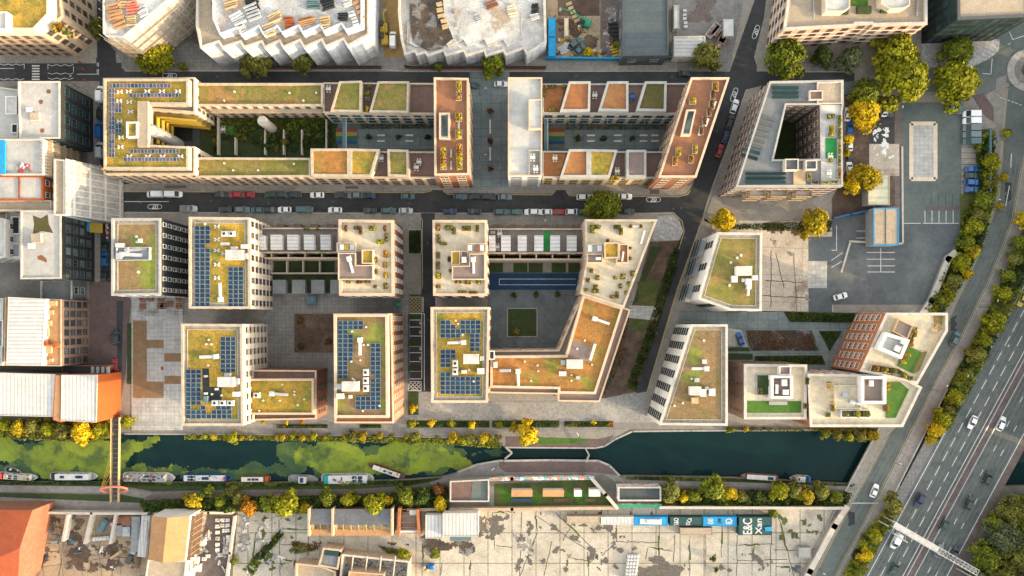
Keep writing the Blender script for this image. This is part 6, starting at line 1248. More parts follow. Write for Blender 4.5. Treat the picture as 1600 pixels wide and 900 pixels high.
# ================================================================ TREES
def T(lst,tmpl,group=None,**k):
    for i,t in enumerate(lst):
        x,y,r,kd=t[:4]; lab=t[4] if len(t)>4 else tmpl.format(ORD[i] if i<30 else 'last')
        tree(x,y,r,kd,lab,group=group,**k)
T([(150,42,17,'olive','olive tree on the corner left of the scaffolded block'),(238,86,30,'lime','yellow green tree below the scaffolded block'),(398,92,29,'olive','olive tree at the left below the sawtooth block'),(475,94,22,'olive','smaller olive tree in the middle below the sawtooth block'),(770,98,23,'green','dull green tree below the rough white slab'),(1105,88,25,'olive','round olive tree beside the orange containers'),(941,323,31,'green','single green tree on the main street'),(1132,345,22,'bright','bright yellow tree at the corner of the waste ground'),(1273,348,24,'gold','golden tree at the top of the waste ground'),(198,660,12,'lime','small tree beside the footbridge'),(825,678,20,'bright','bright yellow tree on the bank beside the lock')],'')
T([(1232,86,37,'green'),(1287,88,20,'dark'),(1330,92,23,'grey'),(1402,82,38,'lime'),(1418,124,42,'lime'),(1500,76,27,'green'),(1498,126,40,'lime')],'tall plane tree, {} from the left in the row under the white framed block',group='plane trees along the top street')
T([(1353,150,28,'green','dark green half of the tree pair left of the car park'),(1353,174,28,'bright','golden tree left of the top of the car park'),(1355,278,27,'gold','tall golden tree above the pale green shed'),(1333,288,18,'bright','smaller golden tree left of the pale green shed'),(1325,218,10,'bright','small golden tree by the parked cars'),(1324,240,8,'gold','smallest golden bush by the parked cars'),(1550,254,17,'lime','yellow green tree between the car park and the east road'),(1573,208,9,'lime','thin street tree on the east road kerb'),(1563,322,7,'gold','smallest street tree on the east road'),(1569,277,8,'gold','thin gold street tree on the east road kerb')],'')
T([(1545,288,11,'olive'),(1540,314,17,'green'),(1528,336,14,'olive'),(1524,356,16,'lime'),(1513,378,14,'green'),(1520,392,15,'gold'),(1505,412,16,'lime'),(1512,428,11,'bright'),(1490,440,14,'olive'),(1484,460,13,'lime'),(1470,468,10,'green')],'tree on the green strip beside the car park, {} from the top',group='trees beside the car park')
T([(1604,345,16,'bright'),(1594,380,15,'green'),(1586,404,14,'olive'),(1576,430,14,'green'),(1570,458,15,'lime'),(1553,506,21,'lime'),(1540,532,14,'green'),(1527,554,17,'olive'),(1512,585,12,'green'),(1493,622,15,'lime'),(1484,640,10,'olive'),(1474,656,17,'lime'),(1463,672,16,'bright'),(1455,686,10,'gold'),(1397,792,19,'olive'),(1386,820,12,'green'),(1368,838,13,'lime'),(1352,868,13,'bright'),(1340,893,12,'green')],'tree on the narrow strip between the east road and the motorway, {} from the top',group='trees between the two roads')
for i,(x,y,r,k) in enumerate([(1585,800,26,'olive'),(1575,840,30,'grey'),(1600,870,30,'olive'),(1545,875,26,'green'),(1570,905,28,'olive'),(1530,905,20,'grey'),(1603,825,18,'lime'),(1555,818,16,'green'),(1602,790,14,'green')]):
    tree(x,y,r,k,'dense tree in the corner wood right of the motorway, '+ORD[i]+' counting down from the top',group='trees in the corner wood')
leafmass('undergrowth',[(1570,775),(1640,760),(1640,960),(1490,960),(1520,900)],.6,3.0,6000,['hedge','green','olive'],'dark undergrowth of the wood right of the motorway')
T([(8,664,14,'lime'),(28,668,16,'gold'),(52,664,15,'olive'),(74,668,15,'lime'),(98,671,17,'olive'),(128,674,23,'bright'),(156,671,16,'lime'),(172,672,11,'gold')],'canal bank tree below the white halls, {} from the left',group='trees below the white halls')
leafmass('shrubs',[(-60,655),(175,660),(180,682),(150,690),(-60,682)],.6,2.4,5200,['green','olive','lime'],'mixed shrubs below the white halls')
T([(1290,677,11,'green'),(1308,680,11,'olive'),(1326,682,11,'lime'),(1345,682,12,'olive'),(1364,681,11,'gold')],'small tree above the basin beside the east road, {} from the left',group='trees above the basin')
xs=[(302,9,'olive'),(318,8,'lime'),(334,10,'gold'),(350,9,'lime'),(364,10,'lime'),(378,8,'gold'),(392,8,'olive'),(406,6,'olive'),(434,9,'olive'),(441,8,'gold'),(456,7,'lime'),(470,8,'gold'),(492,9,'lime'),(508,8,'gold'),(516,7,'olive'),(538,9,'gold'),(552,10,'olive'),(567,9,'gold'),(582,8,'lime'),(596,8,'gold'),(614,7,'olive'),(634,9,'gold'),(646,10,'olive'),(657,8,'lime'),(680,7,'olive'),(706,12,'gold'),(722,11,'lime'),(738,10,'olive'),(754,11,'gold'),(768,11,'lime'),(780,9,'olive')]
for i,(x,r,k) in enumerate(xs):
    tree(x+random.uniform(-3,3),682.5+(x>690)*3+random.uniform(-1.5,2.5),r*random.uniform(.55,1.1),k,('small golden shrub' if k in('gold','amber') else 'small green shrub')+' overhanging the north canal bank, '+(ORD[i] if i<30 else 'last')+' from the left',name='shrub',cat='shrub',group='shrubs on the north canal bank',hs=.7)
leafmass('shrubs',[(290,679),(415,680),(560,683),(700,686),(785,692),(782,700),(700,694),(560,690),(400,687),(290,686)],.3,1.2,4200,['olive','green','lime'],'low shrubs hanging over the north canal bank',ls=.22)
T([(300,783,15,'gold'),(317,772,9,'green'),(327,768,10,'green'),(362,768,11,'olive'),(345,782,12,'green'),(388,792,17,'amber'),(372,780,13,'olive'),(420,788,17,'green'),(446,790,24,'lime'),(475,794,13,'gold'),(512,778,16,'green'),(545,781,15,'lime'),(585,790,20,'lime'),(604,782,12,'gold'),(636,775,19,'green'),(660,776,17,'dark'),(687,788,14,'bright'),(686,766,13,'rustleaf'),(1048,768,20,'olive'),(1068,777,10,'bright'),(1085,775,12,'green'),(1115,765,22,'green'),(1143,771,13,'bright'),(1160,776,11,'olive'),(1182,774,11,'dark'),(1218,768,17,'lime'),(1242,764,15,'olive'),(1262,775,14,'gold'),(1285,768,15,'olive'),(1308,778,12,'green')],'tree in the hedge row between the canal path and the yards, {} from the left',group='hedge row trees along the canal path')
leafmass('hedge',[(225,781),(300,779),(420,774),(560,773),(700,764),(704,796),(480,797),(300,797),(230,797)],.6,3.2,21000,['hedge','dark','hedge','green'],'dark mixed hedge between the canal path and the yards','hedge')
leafmass('hedge',[(1032,766),(1200,766),(1326,768),(1322,790),(1200,788),(1034,788)],.6,2.6,7000,['hedge','dark','green'],'dark hedge between the basin and the big yard','hedge')
leafmass('hedge',[(1516,215),(1550,205),(1555,300),(1530,390),(1500,447),(1470,490),(1440,484),(1490,390),(1505,330),(1530,300)],.5,2.4,7500,['hedge','dark','green','olive'],'dark undergrowth beside the car park','hedge')
leafmass('hedge',[(1612,335),(1636,335),(1585,470),(1490,655),(1462,690),(1446,690),(1480,608),(1562,440)],.5,2.2,7500,['hedge','dark','green','olive'],'dark undergrowth between the east road and the motorway','hedge')
leafmass('hedge',[(1376,800),(1402,795),(1340,910),(1300,930),(1345,835)],.4,1.8,2600,['green','lime','hedge'],'grassy bushes between the roads below the canal','hedge')
leafmass('hedge',[(1046,402),(1062,376),(1056,420),(1010,560),(992,612),(979,602),(1010,520)],.3,1.6,1900,['hedge','dark'],'dark hedge along the slanted street in the pocket park','hedge')
leafmass('plants',[(955,520),(985,480),(975,560),(945,618),(936,612)],.2,.8,700,['hedge','rustleaf'],'low dark plants beside the sedum block','plants',ls=.22)
leafmass('plants',[(1120,352),(1300,345),(1298,362),(1130,358)],.2,1.0,1300,['hedge','dark','olive'],'low dark shrubs along the top of the waste ground','plants',ls=.24)
leafmass('hedge',[(1226,488),(1340,490),(1334,503),(1236,502)],.4,1.3,1500,['hedge','dark'],'dark hedge below the car park','hedge',ls=.24)
leafmass('hedge',[(1166,518),(1266,518),(1278,547),(1174,547)],.1,.45,900,['hedge','rustleaf','dark'],'low brown planting between the east paths','plants',ls=.2); leafmass('hedge',[(1282,518),(1314,518),(1297,547)],.1,.6,450,['hedge','dark'],'triangular planted bed by the east paths','plants',ls=.2)
leafmass('hedge',[(1178,557),(1284,556),(1288,568),(1180,566)],.3,.9,700,['hedge','dark'],'dark hedge behind the small white terraced block','hedge',ls=.22)
leafmass('plants',[(640,361),(657,361),(657,395),(640,395)],.2,.7,600,['hedge'],'dark ivy in the raised bed on the service street','plants',ls=.2,z=.25)
for i,(x0,x1) in enumerate([(433,511),(563,595),(637,764),(770,873),(883,957)]):
    leafmass('plants',rect(x0,659 if i>1 else 664,x1,667),.15,.6,int((x1-x0)*9),['hedge','dark','olive'],['low hedge under the low sedum block','low hedge under the mossy roofed block','low planting in the long promenade bed','low planting in the lock side bed','low planting in the basin side bed'][i],'plants',ls=.18,z=.1)
T([(645,638,8,'bright'),(645,662,7,'lime'),(674,661,7,'bright'),(705,662,7,'lime'),(737,664,7,'bright'),(780,664,7,'lime'),(803,668,8,'gold'),(927,660,5,'bright'),(954,662,5,'amber'),(411,659,5,'gold'),(448,660,4,'bright'),(472,659,5,'amber'),(1140,672,6,'lime'),(1166,671,5,'gold')],'small yellow tree on the riverside promenade, {} in order from the service street',group='small promenade trees')
leafmass('plants',[(1135,667),(1370,668),(1370,674),(1135,673)],.2,.9,1100,['hedge','olive','lime'],'plants along the north edge of the basin','plants',ls=.2)
leafmass('grass',[(-60,752),(420,754.5),(640,750),(690,746),(640,756),(420,760),(0,757)],.1,.45,5200,['hedge','dark','green'],'rough dark grass along the moorings','grass',ls=.18)
leafmass('grass',[(968,744),(1150,747.5),(1340,757),(1330,760),(1150,752),(975,749)],.1,.4,1800,['hedge','green'],'rough grass along the south edge of the basin','grass',ls=.18)
T([(920,82,9,'bright','yellow bush in the demolition yard'),(965,70,7,'lime','yellow green bush against the warehouse wall'),(680,866,10,'green','green bush on the dark earth patch'),(630,868,12,'lime','bush at the right end of the ruin'),(1208,802,9,'green','bush behind the lettered cabin'),(366,876,7,'green','bush beside the stacked blocks'),(1115,873,6,'dark','lone dark bush on the big yard, left'),(1119,890,5,'dark','lone dark bush at the lower edge of the big yard'),(285,104,8,'green','small bush outside the scaffold fence'),(685,104,9,'green','bush by the dark red hoarding')],'',name='bush',cat='bush')
# courtyard shrubs
T([(430,215,9,'dark'),(444,222,8,'olive'),(462,214,9,'dark'),(478,222,8,'hedge'),(500,212,10,'dark'),(415,228,7,'hedge'),(372,212,6,'green'),(380,216,6,'olive'),(398,222,5,'dark')],'dark garden shrub in the left inner court, {} planted',name='shrub',cat='shrub',group='shrubs in the left inner court')
for nm,ps in(('left play court',((576,214),(622,214),(668,214))),('right play court',((903,216),(943,216),(988,216))),('tree planted plaza',((766,173),(766,220),(766,264))),('blue grey court',((803,461),(838,460),(871,460)))):
    for i,(x,y) in enumerate(ps): tree(x,y,5.5,'dark' if nm!='tree planted plaza' else 'rustleaf','small potted tree in the '+nm+', '+ORD[i]+(' from the left' if nm!='tree planted plaza' else ' from the top'),group='potted trees in the courts',hs=1.1)
T([(469,501,6,'rustleaf'),(470,541,6,'hedge'),(512,534,6,'rustleaf')],'small bare tree in the square plant bed, {} of three',group='trees in the square plant bed')
tree(807,519,7,'olive','small olive tree on the square court lawn')
# ================================================================ ROOF GARDENS
def planter(x,y,z,w,d,kind,lab,group,ang=0,box='wood'):
    e=empty('planter',P(x,y,z),lab,'planter',group); c=P(x,y,z); mb=MB(); p=[Vector(v) for v in((-w/2,-d/2,0),(w/2,-d/2,0),(w/2,d/2,0),(-w/2,d/2,0))]; ca,sa=math.cos(R(ang)),math.sin(R(ang)); p=[Vector((c.x+v.x*ca-v.y*sa,c.y+v.x*sa+v.y*ca,z)) for v in p]; q=inset(p,.1)
    mb.ring(p,atz(p,z+.7),0); mb.ring(atz(p,z+.7),atz(q,z+.7),0); mb.ring(atz(q,z+.7),atz(q,z+.5),0); mb.build('box',[MATS[box]],e); mb=MB(); mb.face(atz(q,z+.55)); mb.build('soil',[MATS['soil']],e)
    if kind:
        n=max(1,round(max(w,d)/1.3))
        for i in range(n):
            t=(i+.5)/n-.5; lx,ly=(t*w,0) if w>=d else (0,t*d); R0,cm,tm=random.choice(CR['T']); o=bpy.data.objects.new('plant',cm); COL.objects.link(o); o.parent=e; o.location=(lx*ca-ly*sa,lx*sa+ly*ca,.45); s=min(1.2,max(.75,min(w,d)*.75))*random.uniform(.8,1.15); o.scale=(s,s,s*1.1); o.rotation_euler=(0,0,random.random()*6); o.material_slots[0].link='OBJECT'; o.material_slots[0].material=FOL[kind]
def PL(lst,z,place,group,box='wood'):
    for i,(x,y,w,d,k) in enumerate(lst): planter(x,y,z,w*.2,d*.2,k,{'gold':'golden','bright':'yellow','lime':'lime green','green':'green','olive':'olive green','amber':'amber','rustleaf':'brown leaved','dark':'dark green',None:'bare'}[k]+' planter on the '+place+', '+ORD[i],group,0,box)
PL([(717,136,8,16,'gold'),(717,153,8,9,'amber'),(717,184,9,12,'gold'),(717,211,9,13,'gold'),(693,238,8,12,'gold'),(693,250,8,12,'amber'),(693,261,8,9,'gold'),(718,233,8,12,'amber'),(718,246,8,12,'gold'),(718,259,8,12,'gold')],18.3,'terracotta tower left of the plaza','planters on the left terracotta tower','par_grey')
PL([(1117,136,9,13,'amber'),(1081,159,9,9,'gold'),(1113,150,7,12,'rustleaf'),(1111,165,7,12,'rustleaf'),(1107,177,6,10,'rustleaf'),(1100,190,6,12,'rustleaf'),(1095,205,6,12,'rustleaf'),(1059,238,7,13,'gold'),(1054,252,7,13,'amber'),(1085,234,7,12,'gold'),(1079,249,7,12,'amber')],17.3,'slanted terracotta tower','planters on the slanted terracotta tower','par_grey')
PL([(541,357,4,9,'rustleaf'),(559,356,10,5,'olive'),(564,361,5,10,'rustleaf'),(583,357,10,7,'olive'),(602,357,4,9,'rustleaf'),(604,371,5,13,'olive'),(595,378,11,6,'lime'),(603,397,6,10,'amber'),(586,406,7,8,'gold'),(602,414,6,8,'gold'),(587,425,5,7,'olive'),(603,430,6,8,'gold'),(545,440,6,5,'olive'),(562,441,9,4,'rustleaf'),(575,440,9,4,'olive'),(587,448,5,5,'olive'),(603,447,6,9,'olive')],16.3,'cream terrace left of the service street','planters on the left cream terrace')
PL([(685,356,6,9,'amber'),(702,356,11,7,'olive'),(710,361,5,10,'olive'),(729,357,13,7,'green'),(746,357,5,10,'green'),(686,373,5,12,'green'),(693,381,10,4,'green'),(685,399,5,9,'lime'),(685,415,5,11,'olive'),(685,431,8,8,'lime'),(702,405,4,8,'rustleaf'),(704,423,4,5,'olive'),(716,441,9,4,'gold'),(731,441,9,6,'lime'),(748,441,7,5,'lime'),(685,448,7,5,'amber'),(722,456,12,4,'olive'),(740,457,12,4,'rustleaf')],16.3,'cream terrace right of the service street','planters on the right cream terrace')
PL([(925,358,7,12,'green'),(934,355,8,6,'olive'),(964,355,10,6,'green'),(970,362,5,10,'olive'),(985,354,4,5,'rustleaf'),(1001,354,4,5,'rustleaf'),(984,388,4,4,'olive'),(984,404,4,5,'olive'),(949,376,4,4,'rustleaf'),(924,423,5,6,'olive'),(933,434,6,7,'lime'),(919,438,5,6,'green'),(930,448,6,6,'lime'),(961,434,5,5,'gold'),(973,432,7,8,'lime'),(988,427,7,8,'green'),(982,443,5,6,'green'),(969,447,5,7,'olive'),(916,453,4,5,'olive'),(930,455,10,6,'olive'),(957,464,8,5,'olive'),(964,461,5,10,'olive'),(978,457,5,5,'olive')],16.3,'slanted cream terrace by the pocket park','planters on the slanted cream terrace')
PL([(1293,183,6,9,'lime'),(1299,182,9,6,'green'),(1310,190,5,18,'lime'),(1310,210,5,18,'olive'),(1310,232,5,18,'gold'),(1310,252,5,16,'lime'),(1310,272,5,16,'amber'),(1297,205,7,14,'gold'),(1296,212,8,6,'lime'),(1296,251,7,7,'lime'),(1263,277,5,10,'gold'),(1272,286,10,4,'rustleaf'),(1288,286,12,4,'lime'),(1303,285,10,4,'olive')],16.7,'slate roofed courtyard block terrace','planters on the slate roofed block','w_grey')
PL([(1203,598,5,10,'lime'),(1187,610,6,8,'green'),(1260,595,5,10,'dark'),(1257,634,4,8,'dark'),(1386,604,4,12,'gold'),(1384,637,8,9,'gold'),(1320,646,9,9,'olive'),(1337,646,9,9,'lime'),(1352,646,9,9,'olive'),(1295,602,4,10,'gold'),(1300,635,4,14,'gold')],16.9,'white terraced blocks by the basin','planters on the white terraced blocks')
PL([(1428,521,5,10,'gold'),(1422,535,5,12,'amber'),(1414,555,8,8,'gold'),(1408,565,7,7,'gold'),(1368,575,8,7,'amber'),(1381,577,9,7,'gold'),(1395,580,8,7,'olive'),(1410,586,8,7,'lime'),(1421,591,7,6,'olive')],17.4,'orange brick angled block terrace','planters on the orange brick block')
PL([(853,136,9,5,'lime'),(864,136,9,5,'olive'),(880,136,6,5,'lime'),(850,145,4,14,'olive'),(862,172,12,5,'lime'),(960,278,14,6,'bright'),(567,135,5,8,'lime'),(578,135,8,5,'green'),(566,160,5,14,'lime'),(575,171,6,8,'bright'),(575,148,7,9,'green')],10.6,'brown decks between the wedge roofs','planters on the brown decks')
PL([(164,265,6,5,'bright'),(206,265,6,6,'bright'),(178,266,5,4,'olive')],13.5,'narrow ledge of the solar cream block','planters on the solar cream block ledge')
PL([(405,360,8,4,'olive'),(480,358,10,4,'green'),(497,358,9,4,'green'),(492,376,5,14,'green'),(480,393,8,4,'lime'),(505,392,12,4,'lime')],8.7,'brown decked store terrace between the left blocks','planters on the left store terrace')
PL([(90,46,9,9,'gold'),(98,44,9,8,'amber'),(104,50,9,8,'olive'),(112,56,9,9,'olive')],16.4,'corner terrace of the buff block','planters on the buff corner block')
def bench(x,y,z,ang,lab,group,mat='w_white',L_=2.4):
    e=empty('bench',P(x,y,z),lab,'bench',group); e.rotation_euler=(0,0,R(ang)); mb=MB(); mb.box((0,0,.4),(L_,.55,.09),0,0,.03); local('seat',mb,[MATS[mat]],e)
    for s in(-1,1): mb=MB(); mb.box((s*L_*.38,0,0),(.12,.45,.4)); local('leg',mb,[MATS['metal']],e)
for i,(x,y) in enumerate([(596,212),(596,221),(640,212),(640,221)]): bench(x,y,.08,0,'white bench in the left play court, '+ORD[i]+' in reading order','benches in the play courts')
for i,(x,y) in enumerate([(923,212),(923,221),(965,212),(965,221),(1005,212),(1005,221),(1023,212),(1023,221)]): bench(x,y,.08,0,'white bench in the right play court, '+ORD[i]+' in reading order','benches in the play courts')
for i,y in enumerate((193,204,236,246)): bench(766,y,.14,90,'long pale bench in the tree planted plaza, '+ORD[i]+' from the top','benches in the plaza',L_=2.2)
bench(993,354,16.3,0,'pale bench between two planters on the slanted cream terrace','benches on terraces'); bench(1004,371,16.3,75,'long pale bench at the right edge of the slanted cream terrace','benches on terraces',L_=4)
for i,y in enumerate((240,259)): bench(705,y,18.3,90,'grey bench on the left terracotta tower roof, '+('upper' if i==0 else 'lower'),'benches on terraces','w_grey')
bench(709+8,198,18.3,90,'grey bench between planters on the left terracotta tower','benches on terraces','w_grey'); [bench(x,y,17.3,70,'white bench on the slanted terracotta tower, '+ORD[i]+' from the top','benches on terraces') for i,(x,y) in enumerate([(1116,165),(1104,192),(1093,206)])]
def table(x,y,z,lab,group,mat='white',chairs=4):
    e=empty('table_set',P(x,y,z),lab,'table set',group); mb=MB(); mb.box((0,0,.68),(1.5,.9,.06),0,0,.02); local('table_top',mb,[MATS[mat]],e); mb=MB(); mb.box((0,0,0),(.15,.15,.68)); local('table_leg',mb,[MATS['metal']],e)
    for i in range(chairs):
        a=(i%2*2-1); b=(i//2*2-1); mb=MB(); mb.box((b*.4,a*.85,.4),(.45,.45,.07)); mb.box((b*.4,a*1.05,.4),(.45,.06,.5)); [mb.box((b*.4+u*.18,a*.85+v*.18,0),(.05,.05,.4)) for u in(-1,1) for v in(-1,1)]; local('chair',mb,[MATS[mat]],e)
for i,(x,y,z,m_,g) in enumerate([(514,140,10.4,'white','brown deck left of the first wedge roof'),(597-22,152,10.4,'w_grey','deck between the two grass wedge roofs'),(651,262,10.4,'white','brown deck right of the mossy wedge, lower'),(655,254,10.4,'offwhite','brown deck right of the mossy wedge, upper'),(596,248,10.4,'white','dark deck gap right of the gold wedge'),(867,248,10.4,'offwhite','rust coloured deck beside the pale block'),(964,268,10.4,'offwhite','dark deck right of the gold wedge'),(929,150,10.4,'offwhite','deck between the two rust wedge roofs'),(988,152,10.4,'blue','deck left of the dark mossy wedge'),(832,247,16,'white','pale block terrace, upper'),(837,265,16,'white','pale block terrace, lower'),(1296,246,16.8,'white','green terrace of the slate roofed block'),(1294,272,16.8,'offwhite','patio of the slate roofed block'),(1458,516,17.4,'wood_pale','pergola terrace of the orange brick block'),(770,364,8.7,'w_grey','left end of the right store terrace'),(781,366,8.7,'white','second spot on the right store terrace'),(777,386,8.7,'white','lower left of the right store terrace'),(350,203,.1,'white','left inner court by the green mat')]): table(x,y,z,'garden table set on the '+g,'garden table sets',m_)
c=P(360,204); flat('play_mat',rect(352,197,366,211),.09,'astro')
# cafe parasol benches on the plaza
for i,(x,y) in enumerate([(224,467),(237,467),(253,467),(281,467),(224,479),(252,478),(257,478),(267,475),(281,478)]):
    e=empty('picnic_table',P(x,y,.15),'red topped picnic table on the cafe plaza, '+ORD[i]+' in reading order','picnic table','red picnic tables'); mb=MB(); mb.box((0,0,.7),(2.0,.85,.07),0,0,.02); local('table_top',mb,[MATS['rust']],e)
    for s in(-1,1): mb=MB(); mb.box((0,s*.75,.42),(2.0,.3,.06)); local('seat',mb,[MATS['rust']],e); mb=MB(); mb.bar((s*.7,-.8,0),(s*.7,.4,.7),.05,0,4); mb.bar((s*.7,.8,0),(s*.7,-.4,.7),.05,0,4); local('leg',mb,[MATS['wood']],e)
for i,(x,y) in enumerate([(222,488),(231,490),(236,487),(242,490),(246,486),(266,488),(276,489),(289,489)]):
    e=empty('bicycle_rack',P(x,y,.15),'steel hoop rack on the cafe plaza, '+ORD[i]+' from the left','bicycle rack','cycle racks'); 
    for k in range(3):
        mb=MB(); mb.bar((k*.5-.5,-.5,0),(k*.5-.5,-.5,.8),.04,0,5); mb.bar((k*.5-.5,.5,0),(k*.5-.5,.5,.8),.04,0,5); mb.bar((k*.5-.5,-.5,.8),(k*.5-.5,.5,.8),.04,0,5); local('hoop',mb,[MATS['steel_dark']],e)
# ================================================================ VEHICLES
G1='cars parked along the main street'
up=[(345,304,'dark','hatch'),(368,304,'red','suv'),(387,304,'red','hatch'),(423,304,'green','hatch'),(444,304,'green','suv'),(460,304,'dark','hatch'),(495,304.5,'white','hatch'),(532,305,'dark','hatch'),(554,305,'grey','suv'),(576,305.5,'navy','hatch'),(637,306.5,'teal','hatch'),(719,307,'teal','hatch'),(739,307,'dark','hatch'),(763,307.5,'dark','suv'),(789,307.5,'grey','hatch'),(913,308,'white','suv'),(933,307.5,'white','hatch'),(977,307,'white','hatch')]
lo=[(351,327,'dark','hatch'),(378,327.5,'grey','suv'),(402,328,'teal','hatch'),(423,328,'dark','suv'),(444,327.5,'white','hatch'),(523,328,'white','hatch'),(578,328.5,'dark','hatch'),(607,329,'teal','suv'),(634,329,'silver','hatch'),(703,330,'navy','hatch'),(741,330,'dark','hatch'),(783,331,'teal','suv'),(806,331,'teal','hatch'),(831,331,'white','suv'),(852,331,'white','hatch'),(874,331,'red','hatch'),(895,331,'white','suv'),(912,331,'teal','hatch'),(981,330,'dark','hatch')]
CN=dict(dark='black',green='dark green',navy='navy blue',white='white',silver='silver',grey='grey',teal='grey green',red='red',blue='blue',yellow='yellow')
for nm,l in(('upper',up),('lower',lo)):
    for i,(x,y,c,k) in enumerate(l): car(x,y,random.choice((0,180))+random.uniform(-1.2,1.2),c,k,CN[c]+' car in the '+nm+' row on the main street, '+ORD[i]+' from the left',G1)
car(242,303.5,180,'white','van','white van at the left end of the main street, nearer the west street'); car(271,303.5,0,'white','van','white long van second from the west street corner'); car(295,326,0,'silver','pickup','white cabbed pickup truck opposite the two white vans'); car(476,327.5,0,'teal','van','grey green van in the lower row of the main street')
for i,(x,y,c,k,l) in enumerate([(1148,166,'white','suv','white car parked on the slanted street'),(1141,190,'dark','suv','black car parked behind the white one on the slanted street'),(1134,213,'navy','hatch','navy car parked on the slanted street'),(1125,235,'red','hatch','red car parked on the slanted street'),(1072,115,'dark','hatch','dark car on the top street below the olive tree'),(738,133,'green','hatch','dark green car at the top edge of the plaza'),(783,131,'white','hatch','white car at the top edge of the plaza')]): car(x,y,70 if i<4 else 0,c,k,l)
for x,y,c,k,l in [(156,147,'white','van','white van beside the solar cream block'),(155,176,'dark','hatch','black car on the west street beside the blue van'),(155,203,'blue','van','blue van on the west street'),(156,235,'silver','van','pale van on the west street above the scaffold sheeting'),(163,383,'dark','hatch','black car below the yellow hoarding, upper'),(163,404,'blue','hatch','blue car below the yellow hoarding'),(163,428,'dark','suv','black car below the yellow hoarding, lower'),(179,527,'dark','suv','black car on the brown brick street'),(178,572,'red','hatch','red car beside the orange hall')]: car(x,y,90,c,k,l)
for x,y,c,k,l,a in [(1382,170,'white','suv','white car at the top of the peeling asphalt strip',90),(1392,172,'dark','hatch','dark car at the top of the peeling asphalt strip',90),(1325,178,'white','hatch','white car under the golden tree',85),(1328,200,'blue','hatch','blue car under the golden tree',85),(1328,225,'white','hatch','white car in the middle of the shaded kerb row',90),(1328,242,'dark','hatch','dark car in the shaded kerb row',90),(1328,262,'white','hatch','white car at the lower end of the shaded kerb row',95),(1488,166,'teal','hatch','left grey green car at the top of the car park',90),(1500,167,'teal','hatch','right grey green car at the top of the car park',90),(1518,178,'white','van','upper white van in the car park row',180),(1518,189,'white','van','lower white van in the car park row',180),(1518,200,'grey','van','first grey van below the white vans',180),(1518,210.5,'grey','van','second grey van below the white vans',180),(1518,221,'teal','van','last grey van above the blue cars',180),(1519,264,'blue','hatch','topmost blue car in the car park',0),(1519,274,'green','hatch','dark green car between blue cars in the car park',0),(1519,284.5,'blue','suv','blue car in the middle of the car park row',0),(1519,296,'blue','hatch','lowest blue car in the car park row',0),(1314,463,'white','hatch','white car alone at the corner of the car park',15),(1157,530,'blue','hatch','blue car on the pale paving of the east paths',108),(614,62,'white','van','white van in the yellow construction alley',90),(899,67,'teal','suv','upper grey green car in the demolition yard',38),(906,77,'teal','hatch','lower grey green car in the demolition yard',42)]: car(x,y,a,c,k,l,z=.06)
GD='cars driving on the roads'
for x,y,c,k,l,a in [(1493,529,'teal','suv','dark green car driving on the east road',62),(1367,767,'white','hatch','white car driving over the canal on the east road',68),(1520,660,'white','hatch','white car on the left motorway carriageway',245),(1565,662,'white','suv','white car just right of the motorway central reservation',65),(1598,468,'yellow','suv','yellow car on the motorway shoulder at the right edge',245),(1437,782,'navy','suv','dark blue car on the left motorway carriageway',245),(1544,747,'dark','suv','black car in the outer lane of the right carriageway',65),(1515,786,'dark','suv','black car in the middle of the right carriageway',65),(1477,818,'green','hatch','dark green car beside the central reservation',65),(1400,845,'white','van','white van under the gantry sign',245),(1468,861,'grey','hatch','grey car below the gantry, left of the black one',65),(1492,865,'dark','suv','black car below the gantry near the verge',65),(1397,891,'green','hatch','dark green car at the bottom of the left carriageway',245)]: car(x,y,a,c,k,l,GD,.09)
# skip, excavators and other plant
def excavator(x,y,ang,mt,lab,arm=1.0):
    e=empty('excavator',P(x,y,.1),lab,'excavator'); e.rotation_euler=(0,0,R(ang))
    for s in(-1,1): mb=MB(); mb.box((0,s*.95,0),(3.4,.55,.75),0,0,.25); local('track',mb,[MATS['steel_dark']],e)
    mb=MB(); mb.box((-.5,0,.75),(2.9,2.3,1.1),0,0,.3); mb.box((-1.5,0,.9),(1.0,2.2,1.2),0,0,.3); local('body',mb,[MATS[mt]],e); mb=MB(); mb.box((.6,.6,.85),(1.5,1.05,1.7),0,0,.15); local('cab',mb,[MATS['glass']],e)
    mb=MB(); mb.bar((.7,-.3,1.4),(3.4*arm,-.3,3.6),.28,0,4,.22); mb.bar((3.4*arm,-.3,3.6),(6.2*arm,-.3,1.9),.24,0,4,.15); local('boom',mb,[MATS[mt]],e); mb=MB(); mb.box((6.3*arm,-.3,.7),(.8,1.1,.9),0,0,.25); local('bucket',mb,[MATS['metal']],e)
excavator(913,37,155,'green_m','green excavator with a long arm in the demolition yard',1.35); excavator(657,8,268,'coral','orange excavator arm reaching over the dark soil',1.3); excavator(601,44,90,'yellow','yellow excavator in the construction alley',.8); excavator(602,63,95,'yellow','second yellow machine in the construction alley',.7); excavator(470,17,10,'yellow','yellow machine on the sawtooth block roof slab',.7) 
bpy.data.objects['excavator.004'].location.z=17.0 if 'excavator.004' in bpy.data.objects else 0
flat('yard',[(855,-60),(970,-60),(970,92),(855,92)],.06,'concrete_warm'); flat('yard',[(870,-60),(937,-60),(937,25),(872,25)],.07,'soil'); flat('yard',rect(938,-60,968,92),.072,'towpath'); ragged('rubble',rect(940,0,968,92),.08,'rubble',.5,.15,.3,71,'grey rubble strip beside the warehouse','rubble'); ragged('rubble',rect(858,20,936,92),.085,'soil',.5,.25,.25,72,'brown dirt on the demolition yard','ground patch')
